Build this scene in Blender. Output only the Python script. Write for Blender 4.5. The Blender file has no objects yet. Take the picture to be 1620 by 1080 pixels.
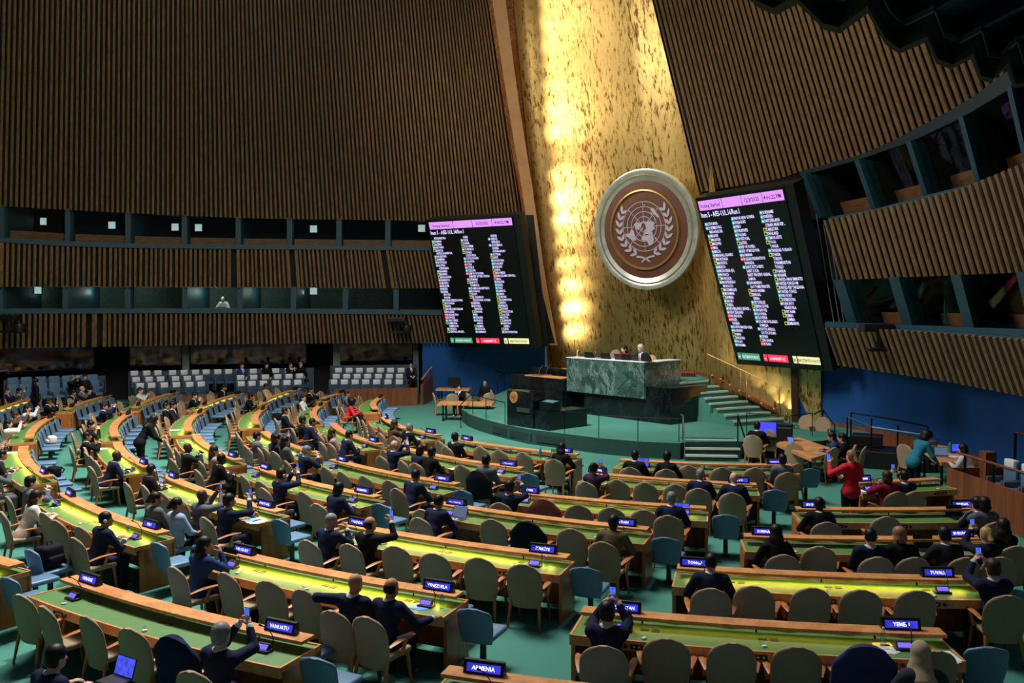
# Assembly hall during a vote: everything is built from mesh code, procedural materials only.
import bpy, bmesh, math, random
import numpy as np
from mathutils import Vector, Matrix
random.seed(7)
SC = bpy.context.scene
COL = SC.collection
PI = math.pi
# ------------------------------------------------------------------ camera model
FPX, HCAM, HOR = 1400.0, 4.7, 482.0
PITCH = math.atan((540 - HOR) / FPX)
CP, SP = math.cos(PITCH), math.sin(PITCH)

def ray(px, py):
    a, b = (px - 810) / FPX, (540 - py) / FPX
    return Vector((a, CP + b * SP, -SP + b * CP))

def P(px, py, h):                       # point of the place at height h
    d = ray(px, py)
    t = (h - HCAM) / d.z
    return Vector((d.x * t, d.y * t, h))

def PD(px, py, y):                      # point of the place at distance y
    d = ray(px, py)
    t = y / d.y
    return Vector((d.x * t, y, HCAM + d.z * t))

def lerp(a, b, t):
    return a + (b - a) * t

def interp(x, pts):
    if x <= pts[0][0]:
        (x0, y0), (x1, y1) = pts[0], pts[1]
    elif x >= pts[-1][0]:
        (x0, y0), (x1, y1) = pts[-2], pts[-1]
    else:
        for (x0, y0), (x1, y1) in zip(pts, pts[1:]):
            if x0 <= x <= x1:
                break
    return y0 + (y1 - y0) * (x - x0) / (x1 - x0)

# ------------------------------------------------------------------ mesh builder
class MB:
    def __init__(s):
        s.v, s.f, s.m = [], [], []
    def add(s, vs, fs, mi=0, M=None):
        o = len(s.v)
        for p in vs:
            p = Vector(p)
            s.v.append(M @ p if M is not None else p)
        for f in fs:
            s.f.append([o + i for i in f]); s.m.append(mi)
        return s
    def quad(s, a, b, c, d, mi=0, M=None):
        return s.add([a, b, c, d], [(0, 1, 2, 3)], mi, M)
    def box(s, x0, x1, y0, y1, z0, z1, mi=0, M=None):
        vs = [(x, y, z) for z in (z0, z1) for y in (y0, y1) for x in (x0, x1)]
        return s.add(vs, [(0, 2, 3, 1), (4, 5, 7, 6), (0, 1, 5, 4), (2, 6, 7, 3), (0, 4, 6, 2), (1, 3, 7, 5)], mi, M)
    def rbox(s, x0, x1, y0, y1, z0, z1, r=0.01, seg=2, mi=0, M=None):
        bm = bmesh.new()
        bmesh.ops.create_cube(bm, size=1)
        for v in bm.verts:
            v.co = Vector((lerp(x0, x1, v.co.x + .5), lerp(y0, y1, v.co.y + .5), lerp(z0, z1, v.co.z + .5)))
        bmesh.ops.bevel(bm, geom=bm.edges[:], offset=r, segments=seg, profile=.5, affect='EDGES')
        bm.verts.index_update()
        s.add([v.co.copy() for v in bm.verts], [[v.index for v in f.verts] for f in bm.faces], mi, M)
        bm.free()
        return s
    def prism(s, poly, z0, z1, mi=0, M=None):          # poly counter-clockwise in plan
        n = len(poly)
        vs = [(p[0], p[1], z0) for p in poly] + [(p[0], p[1], z1) for p in poly]
        fs = [list(range(n))[::-1], list(range(n, 2 * n))] + [(i, (i + 1) % n, n + (i + 1) % n, n + i) for i in range(n)]
        return s.add(vs, fs, mi, M)
    def hexa(s, b, t, mi=0):                           # box from 4 bottom + 4 top points
        return s.add(list(b) + list(t), [(3, 2, 1, 0), (4, 5, 6, 7), (0, 1, 5, 4), (1, 2, 6, 5), (2, 3, 7, 6), (3, 0, 4, 7)], mi)
    def tube(s, pts, r, n=8, mi=0, cap=True, M=None):
        pts = [Vector(p) for p in pts]
        rs = r if isinstance(r, (list, tuple)) else [r] * len(pts)
        vs, fs = [], []
        ref = None
        for i, p in enumerate(pts):
            d = (pts[min(i + 1, len(pts) - 1)] - pts[max(i - 1, 0)]).normalized()
            if ref is None:
                ref = Vector((0, 0, 1)) if abs(d.z) < .9 else Vector((1, 0, 0))
            a = d.cross(ref)
            if a.length < 1e-4:
                a = d.orthogonal()
            a.normalize(); b = a.cross(d).normalized(); ref = b
            for k in range(n):
                t = 2 * PI * k / n
                vs.append(p + (a * math.cos(t) + b * math.sin(t)) * rs[i])
        for i in range(len(pts) - 1):
            for k in range(n):
                k2 = (k + 1) % n
                fs.append((i * n + k, (i + 1) * n + k, (i + 1) * n + k2, i * n + k2))
        if cap:
            fs.append(list(range(n))); fs.append(list(range((len(pts) - 1) * n, len(pts) * n))[::-1])
        return s.add(vs, fs, mi, M)
    def lathe(s, prof, n=20, mi=0, M=None):            # prof [(r, z)]
        vs = [(r * math.cos(2 * PI * k / n), r * math.sin(2 * PI * k / n), z) for r, z in prof for k in range(n)]
        fs = [(i * n + k, i * n + (k + 1) % n, (i + 1) * n + (k + 1) % n, (i + 1) * n + k) for i in range(len(prof) - 1) for k in range(n)]
        if prof[0][0] > 1e-5: fs.append(list(range(n))[::-1])
        if prof[-1][0] > 1e-5: fs.append(list(range((len(prof) - 1) * n, len(prof) * n)))
        return s.add(vs, fs, mi, M)
    def grid(s, rows, mi=0, M=None, closed=False):     # rows: list of equal-length point lists
        n = len(rows[0])
        vs = [p for r in rows for p in r]
        fs = []
        for i in range(len(rows) - 1):
            for k in range(n if closed else n - 1):
                k2 = (k + 1) % n
                fs.append((i * n + k, i * n + k2, (i + 1) * n + k2, (i + 1) * n + k))
        return s.add(vs, fs, mi, M)
    def mesh(s, name, mats, smooth=None):
        me = bpy.data.meshes.new(name)
        me.from_pydata([tuple(p) for p in s.v], [], s.f)
        for m in (mats if isinstance(mats, (list, tuple)) else [mats]):
            me.materials.append(m)
        if any(s.m):
            me.polygons.foreach_set('material_index', s.m)
        if smooth is not None:
            me.polygons.foreach_set('use_smooth', [True] * len(me.polygons))
            me.set_sharp_from_angle(angle=math.radians(smooth))
        me.update()
        return me
    def build(s, name, mats, parent=None, smooth=None, loc=None, M=None):
        return put(name, s.mesh(name, mats, smooth), parent, M if M is not None else (Matrix.Translation(loc) if loc is not None else None))

def put(name, data, parent=None, M=None):
    o = bpy.data.objects.new(name, data)
    COL.objects.link(o)
    if parent is not None:
        o.parent = parent
    if M is not None:
        o.matrix_basis = M
    return o

def tag(o, label=None, cat=None, group=None, kind=None):
    for k, v in (('label', label), ('category', cat), ('group', group), ('kind', kind)):
        if v: o[k] = v
    return o

def thing(name, label, cat, M=None, group=None):
    return tag(put(name, None, None, M), label, cat, group)

def TR(x, y, z=0, rz=0):
    return Matrix.Translation((x, y, z)) @ Matrix.Rotation(rz, 4, 'Z')

def frame(o, x, z):                     # matrix: local x along x, local z along z
    x = Vector(x).normalized(); z = Vector(z); z = (z - x * z.dot(x)).normalized(); y = z.cross(x)
    M = Matrix.Identity(4)
    for i in range(3):
        M[i][0], M[i][1], M[i][2], M[i][3] = x[i], y[i], z[i], o[i]
    return M

# ------------------------------------------------------------------ materials
MATS = {}
def lin(c):
    return tuple(((v / 255) / 12.92 if v / 255 <= .04045 else ((v / 255 + .055) / 1.055) ** 2.4) for v in c)

def newmat(name):
    m = bpy.data.materials.new(name); m.use_nodes = True
    nt = m.node_tree
    b = nt.nodes['Principled BSDF']
    return m, nt, b

def ramp(nt, fac, stops):
    r = nt.nodes.new('ShaderNodeValToRGB')
    e = r.color_ramp.elements
    while len(e) < len(stops): e.new(.5)
    for x, (p, c) in zip(e, stops):
        x.position = p; x.color = (*c, 1)
    nt.links.new(fac, r.inputs[0])
    return r

def tex(nt, kind, scale, vec=(1, 1, 1), coord='Object', **kw):
    tc = nt.nodes.new('ShaderNodeTexCoord'); mp = nt.nodes.new('ShaderNodeMapping')
    mp.inputs['Scale'].default_value = vec
    nt.links.new(tc.outputs[coord], mp.inputs[0])
    t = nt.nodes.new('ShaderNodeTex' + kind)
    if 'Scale' in t.inputs: t.inputs['Scale'].default_value = scale
    for k, v in kw.items():
        if k in t.inputs: t.inputs[k].default_value = v
        else: setattr(t, k, v)
    nt.links.new(mp.outputs[0], t.inputs['Vector'])
    return t

def plain(name, rgb, rough=.6, metal=0, spec=.5, var=.12, scale=8, bump=0, vec=(1, 1, 1), rnd=0):
    if name in MATS: return MATS[name]
    m, nt, b = newmat(name)
    c = lin(rgb)
    n = tex(nt, 'Noise', scale, vec, Detail=3.0)
    r = ramp(nt, n.outputs['Fac'], [(.3, tuple(v * (1 - var) for v in c)), (.7, tuple(min(1, v * (1 + var)) for v in c))])
    out = r.outputs[0]
    if rnd:
        oi = nt.nodes.new('ShaderNodeObjectInfo'); hs = nt.nodes.new('ShaderNodeHueSaturation')
        mr = nt.nodes.new('ShaderNodeMapRange'); mr.inputs[3].default_value = 1 - rnd; mr.inputs[4].default_value = 1 + rnd
        nt.links.new(oi.outputs['Random'], mr.inputs[0]); nt.links.new(mr.outputs[0], hs.inputs['Value'])
        nt.links.new(out, hs.inputs['Color']); out = hs.outputs[0]
    nt.links.new(out, b.inputs['Base Color'])
    b.inputs['Roughness'].default_value = rough; b.inputs['Metallic'].default_value = metal
    b.inputs['Specular IOR Level'].default_value = spec
    if bump:
        bp = nt.nodes.new('ShaderNodeBump'); bp.inputs['Strength'].default_value = bump; bp.inputs['Distance'].default_value = .02
        nt.links.new(n.outputs['Fac'], bp.inputs['Height']); nt.links.new(bp.outputs[0], b.inputs['Normal'])
    MATS[name] = m
    return m

def glow(name, rgb, strength, var=0, scale=6):
    if name in MATS: return MATS[name]
    m, nt, b = newmat(name)
    c = lin(rgb)
    b.inputs['Base Color'].default_value = (0.01, 0.01, 0.01, 1)
    b.inputs['Emission Strength'].default_value = strength
    if var:
        n = tex(nt, 'Noise', scale)
        r = ramp(nt, n.outputs['Fac'], [(.35, tuple(v * (1 - var) for v in c)), (.65, c)])
        nt.links.new(r.outputs[0], b.inputs['Emission Color'])
    else:
        b.inputs['Emission Color'].default_value = (*c, 1)
    b.inputs['Roughness'].default_value = .4
    MATS[name] = m
    return m

def wood(name, dark, light, scale=3, vec=(1, 1, .12), rough=.45, spec=.4):
    m, nt, b = newmat(name)
    n = tex(nt, 'Noise', scale, vec, Detail=5.0, Distortion=.6)
    n2 = tex(nt, 'Noise', scale * 7, vec, Detail=3.0)
    mx = nt.nodes.new('ShaderNodeMath'); mx.operation = 'MULTIPLY_ADD'; mx.inputs[1].default_value = .35
    nt.links.new(n2.outputs['Fac'], mx.inputs[0])
    m2 = nt.nodes.new('ShaderNodeMath'); m2.operation = 'MULTIPLY'; m2.inputs[1].default_value = .65
    nt.links.new(n.outputs['Fac'], m2.inputs[0]); nt.links.new(m2.outputs[0], mx.inputs[2])
    r = ramp(nt, mx.outputs[0], [(.35, lin(dark)), (.62, lin(light))])
    nt.links.new(r.outputs[0], b.inputs['Base Color'])
    b.inputs['Roughness'].default_value = rough; b.inputs['Specular IOR Level'].default_value = spec
    MATS[name] = m
    return m

def marble(name, dark, mid, vein, scale, rough=.15, blocks=0):
    m, nt, b = newmat(name)
    n = tex(nt, 'Noise', scale, Detail=8.0, Distortion=.5, Roughness=.68)
    r = ramp(nt, n.outputs['Fac'], [(.36, lin(dark)), (.5, lin(mid)), (.56, lin(dark)), (.66, lin(mid)), (.72, lin(vein))])
    w = tex(nt, 'Noise', scale * .55, Detail=9.0, Distortion=.9, Roughness=.75)
    a = nt.nodes.new('ShaderNodeMath'); a.operation = 'SUBTRACT'; a.inputs[1].default_value = .5
    nt.links.new(w.outputs['Fac'], a.inputs[0])
    ab = nt.nodes.new('ShaderNodeMath'); ab.operation = 'ABSOLUTE'; nt.links.new(a.outputs[0], ab.inputs[0])
    v = ramp(nt, ab.outputs[0], [(0, (1, 1, 1)), (.022, (0, 0, 0))])
    mx = nt.nodes.new('ShaderNodeMix'); mx.data_type = 'RGBA'
    nt.links.new(v.outputs[0], mx.inputs[0]); nt.links.new(r.outputs[0], mx.inputs[6]); mx.inputs[7].default_value = (*lin(vein), 1)
    out = mx.outputs[2]
    if blocks:
        vo = tex(nt, 'Brick', 1.0, offset=0.0)
        vo.inputs['Brick Width'].default_value = blocks; vo.inputs['Row Height'].default_value = .66
        vo.inputs['Mortar Size'].default_value = .004
        vo.inputs['Color1'].default_value = (.45, .45, .45, 1); vo.inputs['Color2'].default_value = (1.3, 1.3, 1.3, 1); vo.inputs['Mortar'].default_value = (.4, .4, .4, 1)
        ml = nt.nodes.new('ShaderNodeMix'); ml.data_type = 'RGBA'; ml.blend_type = 'MULTIPLY'; ml.inputs[0].default_value = .75
        nt.links.new(out, ml.inputs[6]); nt.links.new(vo.outputs[0], ml.inputs[7]); out = ml.outputs[2]
    nt.links.new(out, b.inputs['Base Color'])
    b.inputs['Roughness'].default_value = rough
    MATS[name] = m
    return m

def gold_mat():
    m, nt, b = newmat('gold_leaf')
    # worn vertical dashes of the gold leaf, denser in patches
    n = tex(nt, 'Noise', 6.5, (1, 1, .32), Detail=4.0, Roughness=.7)
    p = tex(nt, 'Noise', .35, (1, 1, .6), Detail=2.0)
    cam = nt.nodes.new('ShaderNodeMath'); cam.operation = 'MULTIPLY_ADD'; cam.inputs[1].default_value = .30
    nt.links.new(p.outputs['Fac'], cam.inputs[0]); nt.links.new(n.outputs['Fac'], cam.inputs[2])
    d = ramp(nt, cam.outputs[0], [(.62, lin((228, 198, 128))), (.71, lin((212, 176, 104))), (.77, lin((130, 96, 42))), (.88, lin((92, 68, 30)))])
    big = tex(nt, 'Noise', .5, (1, 1, .5), Detail=2.0)
    hs = nt.nodes.new('ShaderNodeMix'); hs.data_type = 'RGBA'; hs.blend_type = 'MULTIPLY'; hs.inputs[0].default_value = .6
    br = ramp(nt, big.outputs['Fac'], [(.3, (.62, .6, .55)), (.7, (1, 1, 1))])
    nt.links.new(d.outputs[0], hs.inputs[6]); nt.links.new(br.outputs[0], hs.inputs[7])
    nt.links.new(hs.outputs[2], b.inputs['Base Color'])
    b.inputs['Metallic'].default_value = .7
    rr = nt.nodes.new('ShaderNodeMapRange'); rr.inputs[3].default_value = .33; rr.inputs[4].default_value = .58
    nt.links.new(n.outputs['Fac'], rr.inputs[0]); nt.links.new(rr.outputs[0], b.inputs['Roughness'])
    bp = nt.nodes.new('ShaderNodeBump'); bp.inputs['Strength'].default_value = .35; bp.inputs['Distance'].default_value = .03
    nt.links.new(n.outputs['Fac'], bp.inputs['Height']); nt.links.new(bp.outputs[0], b.inputs['Normal'])
    MATS['gold_leaf'] = m
    return m

def glass_mat(name, tint, mixf=.12, rough=.05):
    m, nt, b = newmat(name)
    nt.nodes.remove(b)
    t = nt.nodes.new('ShaderNodeBsdfTransparent'); t.inputs[0].default_value = (*tint, 1)
    g = nt.nodes.new('ShaderNodeBsdfGlossy'); g.inputs['Roughness'].default_value = rough
    n = tex(nt, 'Noise', .8); bp = nt.nodes.new('ShaderNodeBump'); bp.inputs['Strength'].default_value = .02
    nt.links.new(n.outputs['Fac'], bp.inputs['Height']); nt.links.new(bp.outputs[0], g.inputs['Normal'])
    mx = nt.nodes.new('ShaderNodeMixShader'); mx.inputs[0].default_value = mixf
    nt.links.new(t.outputs[0], mx.inputs[1]); nt.links.new(g.outputs[0], mx.inputs[2])
    nt.links.new(mx.outputs[0], nt.nodes['Material Output'].inputs[0])
    MATS[name] = m
    return m

def carpet():
    m, nt, b = newmat('green_carpet')
    n = tex(nt, 'Noise', 90, Detail=2.0); p = tex(nt, 'Noise', .3, Detail=2.0)
    r = ramp(nt, p.outputs['Fac'], [(.3, lin((72, 130, 114))), (.7, lin((86, 146, 130)))])
    mx = nt.nodes.new('ShaderNodeMix'); mx.data_type = 'RGBA'; mx.blend_type = 'MULTIPLY'; mx.inputs[0].default_value = .5
    r2 = ramp(nt, n.outputs['Fac'], [(.3, (.6, .6, .6)), (.7, (1, 1, 1))])
    nt.links.new(r.outputs[0], mx.inputs[6]); nt.links.new(r2.outputs[0], mx.inputs[7])
    nt.links.new(mx.outputs[2], b.inputs['Base Color'])
    b.inputs['Roughness'].default_value = .95; b.inputs['Specular IOR Level'].default_value = .1
    MATS['green_carpet'] = m
    return m

CARPET = carpet()
SLAT = wood('slat_wood', (104, 78, 46), (148, 112, 70), 2.2, (3, 3, .3), .55, .3)
OAK = wood('desk_wood', (186, 118, 66), (226, 158, 98), 3.0, (1, 1, 1), .4)
OAKV = wood('panel_wood', (150, 84, 36), (190, 112, 54), 2.0, (4, 4, .3), .4)
REDWOOD = wood('stand_wood', (104, 58, 34), (142, 82, 48), 1.5, (5, 5, .3), .5)
LEGWOOD = wood('chair_wood', (150, 86, 40), (196, 124, 64), 5, (1, 1, .3), .4)
LEATHER = plain('green_leather', (88, 128, 64), .5, var=.08, scale=14)
BEIGE = plain('beige_upholstery', (166, 142, 114), .85, spec=.2, var=.08, scale=60, rnd=.1)
BLUEV = plain('blue_vinyl', (92, 124, 152), .42, spec=.5, var=.06, scale=20, rnd=.08)
TEAL = plain('teal_paint', (32, 72, 84), .55, var=.08, scale=2)
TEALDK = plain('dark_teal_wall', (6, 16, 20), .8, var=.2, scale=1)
BLUEWALL = plain('blue_wall_paint', (32, 82, 146), .75, spec=.2, var=.14, scale=.7)
BLACK = plain('black_plastic', (14, 14, 16), .45, var=.2)
BLACKM = plain('black_metal', (18, 20, 22), .35, metal=.6, var=.1)
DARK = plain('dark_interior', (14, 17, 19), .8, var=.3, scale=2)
WOODIN = wood('booth_wood', (150, 84, 54), (186, 112, 76), 2.5, (1, 1, 3), .5)
PLASTER = plain('beige_plaster', (232, 184, 142), .8, spec=.2, var=.06, scale=1.5)
STONE = marble('red_stone', (120, 62, 30), (168, 100, 60), (190, 160, 130), .7, .4)
GREENM = marble('green_marble', (46, 78, 72), (88, 124, 116), (150, 180, 172), 1.0, .2, .9)
BLACKMB = marble('black_marble', (8, 12, 13), (13, 20, 22), (28, 36, 38), .8, .16)
WHITE = plain('white_paper', (225, 226, 226), .7, var=.05)
NOSE = plain('pale_nosing', (206, 208, 196), .5, var=.05)
METAL = plain('brushed_steel', (150, 152, 154), .3, metal=.9, var=.08)
GOLD = gold_mat()
GLASS = glass_mat('booth_glass', (.8, .9, .88), .02, .03)
DARKGLASS = glass_mat('lobby_glass', (.35, .42, .42), .11, .05)
BRONZE = plain('emblem_bronze', (108, 68, 50), .45, metal=.2, var=.18, scale=1.2)
SILVER = plain('emblem_silver', (196, 192, 208), .4, metal=.3, var=.06)
BRASS = plain('rim_brass', (206, 176, 110), .3, metal=.8, var=.1)
RIMG = plain('rim_steel', (198, 206, 198), .28, metal=.55, var=.2, scale=2)
SCREEN_BLUE = glow('display_blue', (60, 60, 224), .95, .5, 9)
TEXT_W = glow('display_text', (205, 205, 255), 2.2)
# ------------------------------------------------------------------ floor
def structure(o, label, cat):
    return tag(o, label, cat, kind='structure')

m = MB(); m.quad((-34, -2, 0), (30, -2, 0), (30, 54, 0), (-34, 54, 0))
structure(m.build('floor', CARPET), 'green carpeted floor of the assembly hall', 'floor')

# ------------------------------------------------------------------ left wing
ZL = [(-140, 35.2), (0, 37.7), (100, 39.4), (200, 40.8), (300, 42.0), (400, 42.8), (540, 43.8), (680, 44.6), (865, 45.6)]
LB = {'up': [(-140, 316), (0, 325), (105, 331), (200, 336), (270, 340), (400, 345), (540, 347), (680, 349), (860, 351)],
      'b2t': [(-140, 376), (0, 383), (100, 389), (200, 392), (400, 394), (680, 396), (860, 397)],
      'b2b': [(-140, 451), (0, 452), (400, 454), (680, 455), (860, 456)],
      'b3t': [(-140, 496), (0, 496), (400, 495), (700, 498), (860, 499)],
      'b3b': [(-140, 553), (0, 549), (200, 546), (400, 542), (700, 541), (860, 540)]}
LEANL = [(-140, -.03), (0, -.022), (285, 0), (500, .06), (740, .11), (830, .15), (870, .16)]

def zl(px): return interp(px, ZL)

def lpt(px, key, dz=0.0, lean=0.0):
    z = zl(px)
    return PD(px, interp(px, LB[key]), z + dz)

def slats(mb, cols, top, bot, wfrac=.55, depth=.13, mi=0, pointed=False):
    """cols: pixel columns of slat centres; top(px)/bot(px) give two points of the wall line."""
    for i, c in enumerate(cols):
        w = (cols[min(i + 1, len(cols) - 1)] - cols[max(i - 1, 0)]) / 2 * wfrac
        b0, b1 = bot(c - w / 2), bot(c + w / 2); t0, t1 = top(c - w / 2), top(c + w / 2)
        nb = (b1 - b0).cross(t0 - b0).normalized()
        if nb.dot(Vector((-2, 18, 8)) - b0) < 0: nb = -nb
        s = nb * depth
        bm_, tm_ = (b0 + b1) / 2 + s, (t0 + t1) / 2 + s
        # flat-fronted batten with splayed sides
        q0, q1 = lerp(b0, b1, .06) + s, lerp(b0, b1, .94) + s
        r0, r1 = lerp(t0, t1, .06) + s, lerp(t0, t1, .94) + s
        mb.add([b0, b1, q1, q0, t0, t1, r1, r0], [(0, 1, 2, 3), (7, 6, 5, 4), (3, 2, 6, 7), (0, 3, 7, 4), (2, 1, 5, 6)], mi)

def ltop(c):                                     # upper end of the great slatted wall
    y0, y1 = interp(c, LB['up']), -150
    s = interp(c, LEANL)
    return PD(c - s * (y0 - y1), y1, zl(c) - 3.0)

def cols_left(x0, x1, k=7.4):
    c, out = x0, []
    while c < x1:
        out.append(c)
        c += k * interp(c, [(0, 1.2), (400, .98), (860, .74)])
    return out
UPC = cols_left(-130, 826)
m = MB()
rows = []
for h in (0, 1):
    rows.append([(ltop(c) if h else lpt(c, 'up')) + Vector((.02, .12, 0)) for c in np.linspace(-140, 828, 60)])
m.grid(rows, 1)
slats(m, UPC, ltop, lambda c: lpt(c, 'up'), .54, .12, 0)
structure(m.build('wall_left', [SLAT, TEALDK]), 'tall left wall of narrow brown wooden slats leaning inward', 'wall')

def band(name, label, kt, kb, lean_k, gaps, cols):
    m = MB()
    def top(c):
        s = interp(c, lean_k)
        y0, y1 = interp(c, LB[kb]), interp(c, LB[kt])
        return PD(c - s * (y0 - y1), y1, zl(c) - .5)
    bot = lambda c: PD(c, interp(c, LB[kb]), zl(c))
    xs = np.linspace(-140, 850, 50)
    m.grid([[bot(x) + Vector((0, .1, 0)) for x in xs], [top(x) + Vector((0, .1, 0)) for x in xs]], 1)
    slats(m, cols, top, bot, .54, .14, 0)
    # teal ledge above the band
    a = [top(x) + Vector((0, -.12, 0)) for x in xs]; b = [p + Vector((0, 0, .2)) for p in a]
    c2 = [p + Vector((0, .5, 0)) for p in b]
    m.grid([a, b, c2], 2)
    return structure(m.build(name, [SLAT, TEALDK, TEAL]), label, 'wall')
LK = [(0, -.02), (350, 0), (450, .06), (540, .1), (680, .2), (860, .22)]
def jcols(seed, drop):
    r = random.Random(seed); out = []
    for c in cols_left(-130, 850, 7.5):
        if r.random() > drop: out.append(c + r.uniform(-.6, .6))
    return out
def slat_band(*a):
    return band(*a)
slat_band('wall_left_gallery', 'left gallery parapet of wooden slats between the two booth rows', 'b2t', 'b2b', LK, 0, jcols(3, .04))
slat_band('wall_left_lower', 'lowest left band of wooden slats above the lobby glass', 'b3t', 'b3b', LK, 0, jcols(5, .03))

# booths of the left wing: recess, posts, wooden fronts, panes
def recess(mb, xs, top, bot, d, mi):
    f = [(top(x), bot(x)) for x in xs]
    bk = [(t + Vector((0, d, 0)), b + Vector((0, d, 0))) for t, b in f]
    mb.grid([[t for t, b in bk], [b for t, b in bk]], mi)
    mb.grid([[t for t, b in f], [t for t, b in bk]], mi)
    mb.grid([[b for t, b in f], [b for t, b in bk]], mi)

def booth_row(pref, xs_posts, ktop, kbot, first, woodfrac, deep, walls, hide=()):
    xs = np.linspace(-140, 850, 40)
    top = lambda x: PD(x, interp(x, LB[ktop]) - 1, zl(x) + .1)
    bot = lambda x: PD(x, interp(x, LB[kbot]) + 1, zl(x) + .1)
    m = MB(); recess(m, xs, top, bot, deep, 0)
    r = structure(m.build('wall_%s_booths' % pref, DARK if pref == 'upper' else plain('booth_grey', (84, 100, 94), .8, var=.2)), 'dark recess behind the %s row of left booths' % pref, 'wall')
    for i, (a, b) in enumerate(zip(xs_posts, xs_posts[1:])):
        n = first + i
        wd = 4.2
        w = put('window_%d' % n, None, None, Matrix.Translation(lpt(a, kbot)))
        inv = Matrix.Translation(lpt(a, kbot)).inverted()
        structure(w, 'booth window %s in the %s row of the left wall' % (ORD[i], pref), 'window')
        m = MB()
        p0, p1, q0, q1 = bot(a - wd), bot(a + wd), top(a - wd), top(a + wd)
        e = Vector((0, .28, 0)); f = Vector((0, -.12, 0))
        m.hexa([p0 + f, p1 + f, p1 + e, p0 + e], [q0 + f, q1 + f, q1 + e, q0 + e])
        # side wall of the booth behind the post
        if i in walls:
            s = Vector((0, deep, 0))
            m.hexa([p0 + e, p1 + e, p1 + s, p0 + s], [q0 + e, q1 + e, q1 + s, q0 + s])
        m.build('post', TEAL, w, M=inv)
        m = MB()
        lo = lambda x, t: lerp(bot(x), top(x), t)
        o = Vector((0, .35, 0)); o2 = Vector((0, .55, 0))
        m.hexa([lo(a + wd, 0) + o, lo(b - wd, 0) + o, lo(b - wd, 0) + o2, lo(a + wd, 0) + o2],
               [lo(a + wd, woodfrac) + o, lo(b - wd, woodfrac) + o, lo(b - wd, woodfrac) + o2, lo(a + wd, woodfrac) + o2])
        m.build('wooden_front', WOODIN, w, M=inv)
        m = MB()
        g = Vector((0, .14, 0)); g2 = Vector((0, .16, 0))
        m.hexa([lo(a + wd, 0) + g, lo(b - wd, 0) + g, lo(b - wd, 0) + g2, lo(a + wd, 0) + g2],
               [lo(a + wd, 1) + g, lo(b - wd, 1) + g, lo(b - wd, 1) + g2, lo(a + wd, 1) + g2])
        m.build('pane', GLASS, w, M=inv)
ORD = ['first', 'second', 'third', 'fourth', 'fifth', 'sixth', 'seventh', 'eighth', 'ninth', 'tenth', 'eleventh', 'twelfth']
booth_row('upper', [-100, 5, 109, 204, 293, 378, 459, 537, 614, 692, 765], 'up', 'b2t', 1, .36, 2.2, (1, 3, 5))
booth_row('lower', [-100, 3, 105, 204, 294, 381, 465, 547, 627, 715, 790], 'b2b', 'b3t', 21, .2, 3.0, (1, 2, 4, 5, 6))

# lit white panels seen inside the booths
PANEL = glow('booth_panel_light', (206, 220, 222), .8, .15, 3)
for i, (px, py, s) in enumerate([(68, 350, 1), (177, 356, 1), (277, 359, 1), (314, 360, 1), (496, 362, 1), (667, 361, 1), (60, 459, 0), (496, 460, 0)]):
    y = zl(px) + 1.5
    c = PD(px, py, y); h = 5.4 * y / FPX
    t = thing('booth_panel', 'lit white square in the %s left booth row, %s from left' % (('upper', ORD[i]) if s else ('lower', ORD[i - 6])), 'panel', Matrix.Translation(c), 'white squares in the booths')
    m = MB(); m.rbox(-h - .03, h + .03, .0, .08, -h - .03, h + .03, .015, 1); m.build('housing', METAL, t)
    m = MB(); m.box(-h, h, -.015, .0, -h, h); m.build('diffuser', PANEL, t)

# lower part of the left wing: lobby glass, columns and the blue wall by the screen
LOB = 545.0
def lob(px, h, dz=1.6): 
    y = zl(px) + dz
    d = ray(px, 540); t = y / d.y
    return Vector((d.x * t, y, h))
m = MB()
xs = np.linspace(-140, 672, 30)
m.grid([[lob(x, 0, 3.2) for x in xs], [lob(x, 3.4, 3.2) for x in xs]], 0)
m.grid([[lob(x, 3.4, 0) for x in xs], [lob(x, 3.4, 3.2) for x in xs]], 0)
structure(m.build('wall_left_lobby', plain('lobby_dark', (30, 36, 42), .6, var=.5, scale=1.6)), 'dark lobby wall seen through the glass under the left slats', 'wall')
wi = 40
for a, b in ((-120, 148), (205, 288), (300, 484), (537, 656)):
    m = MB()
    m.hexa([lob(a, 0, 1.5), lob(b, 0, 1.5), lob(b, 0, 1.54), lob(a, 0, 1.54)], [lob(a, 3.3, 1.5), lob(b, 3.3, 1.5), lob(b, 3.3, 1.54), lob(a, 3.3, 1.54)])
    structure(m.build('window_%d' % wi, DARKGLASS), 'dark lobby glazing, %s pane from left under the slats' % ORD[wi - 40], 'window'); wi += 1
PALE = plain('pale_green_column', (120, 150, 136), .6, var=.06)
for i, (a, b) in enumerate(((288, 299), (527, 538), (653, 662))):
    m = MB(); m.hexa([lob(a, 0, 1.2), lob(b, 0, 1.2), lob(b, 0, 1.6), lob(a, 0, 1.6)], [lob(a, 3.3, 1.2), lob(b, 3.3, 1.2), lob(b, 3.3, 1.6), lob(a, 3.3, 1.6)])
    structure(m.build('column_left', PALE), 'pale green column in the left lobby glazing, %s from left' % ORD[i], 'column')
m = MB()
BWX = [668, 700, 760, 820, 862]
m.grid([[lob(x, 0, .4) for x in BWX], [lob(x, 4.3, .0) for x in BWX]])
m.quad(lob(862, 0, .4), lob(862, 0, 1.6), lob(862, 4.3, 1.6), lob(862, 4.3, 0))
m.quad(lob(668, 0, .4), lob(668, 0, 1.6), lob(668, 4.3, 1.6), lob(668, 4.3, 0))
structure(m.build('wall_left_blue', BLUEWALL), 'blue painted wall under the left voting screen', 'wall')

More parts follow.
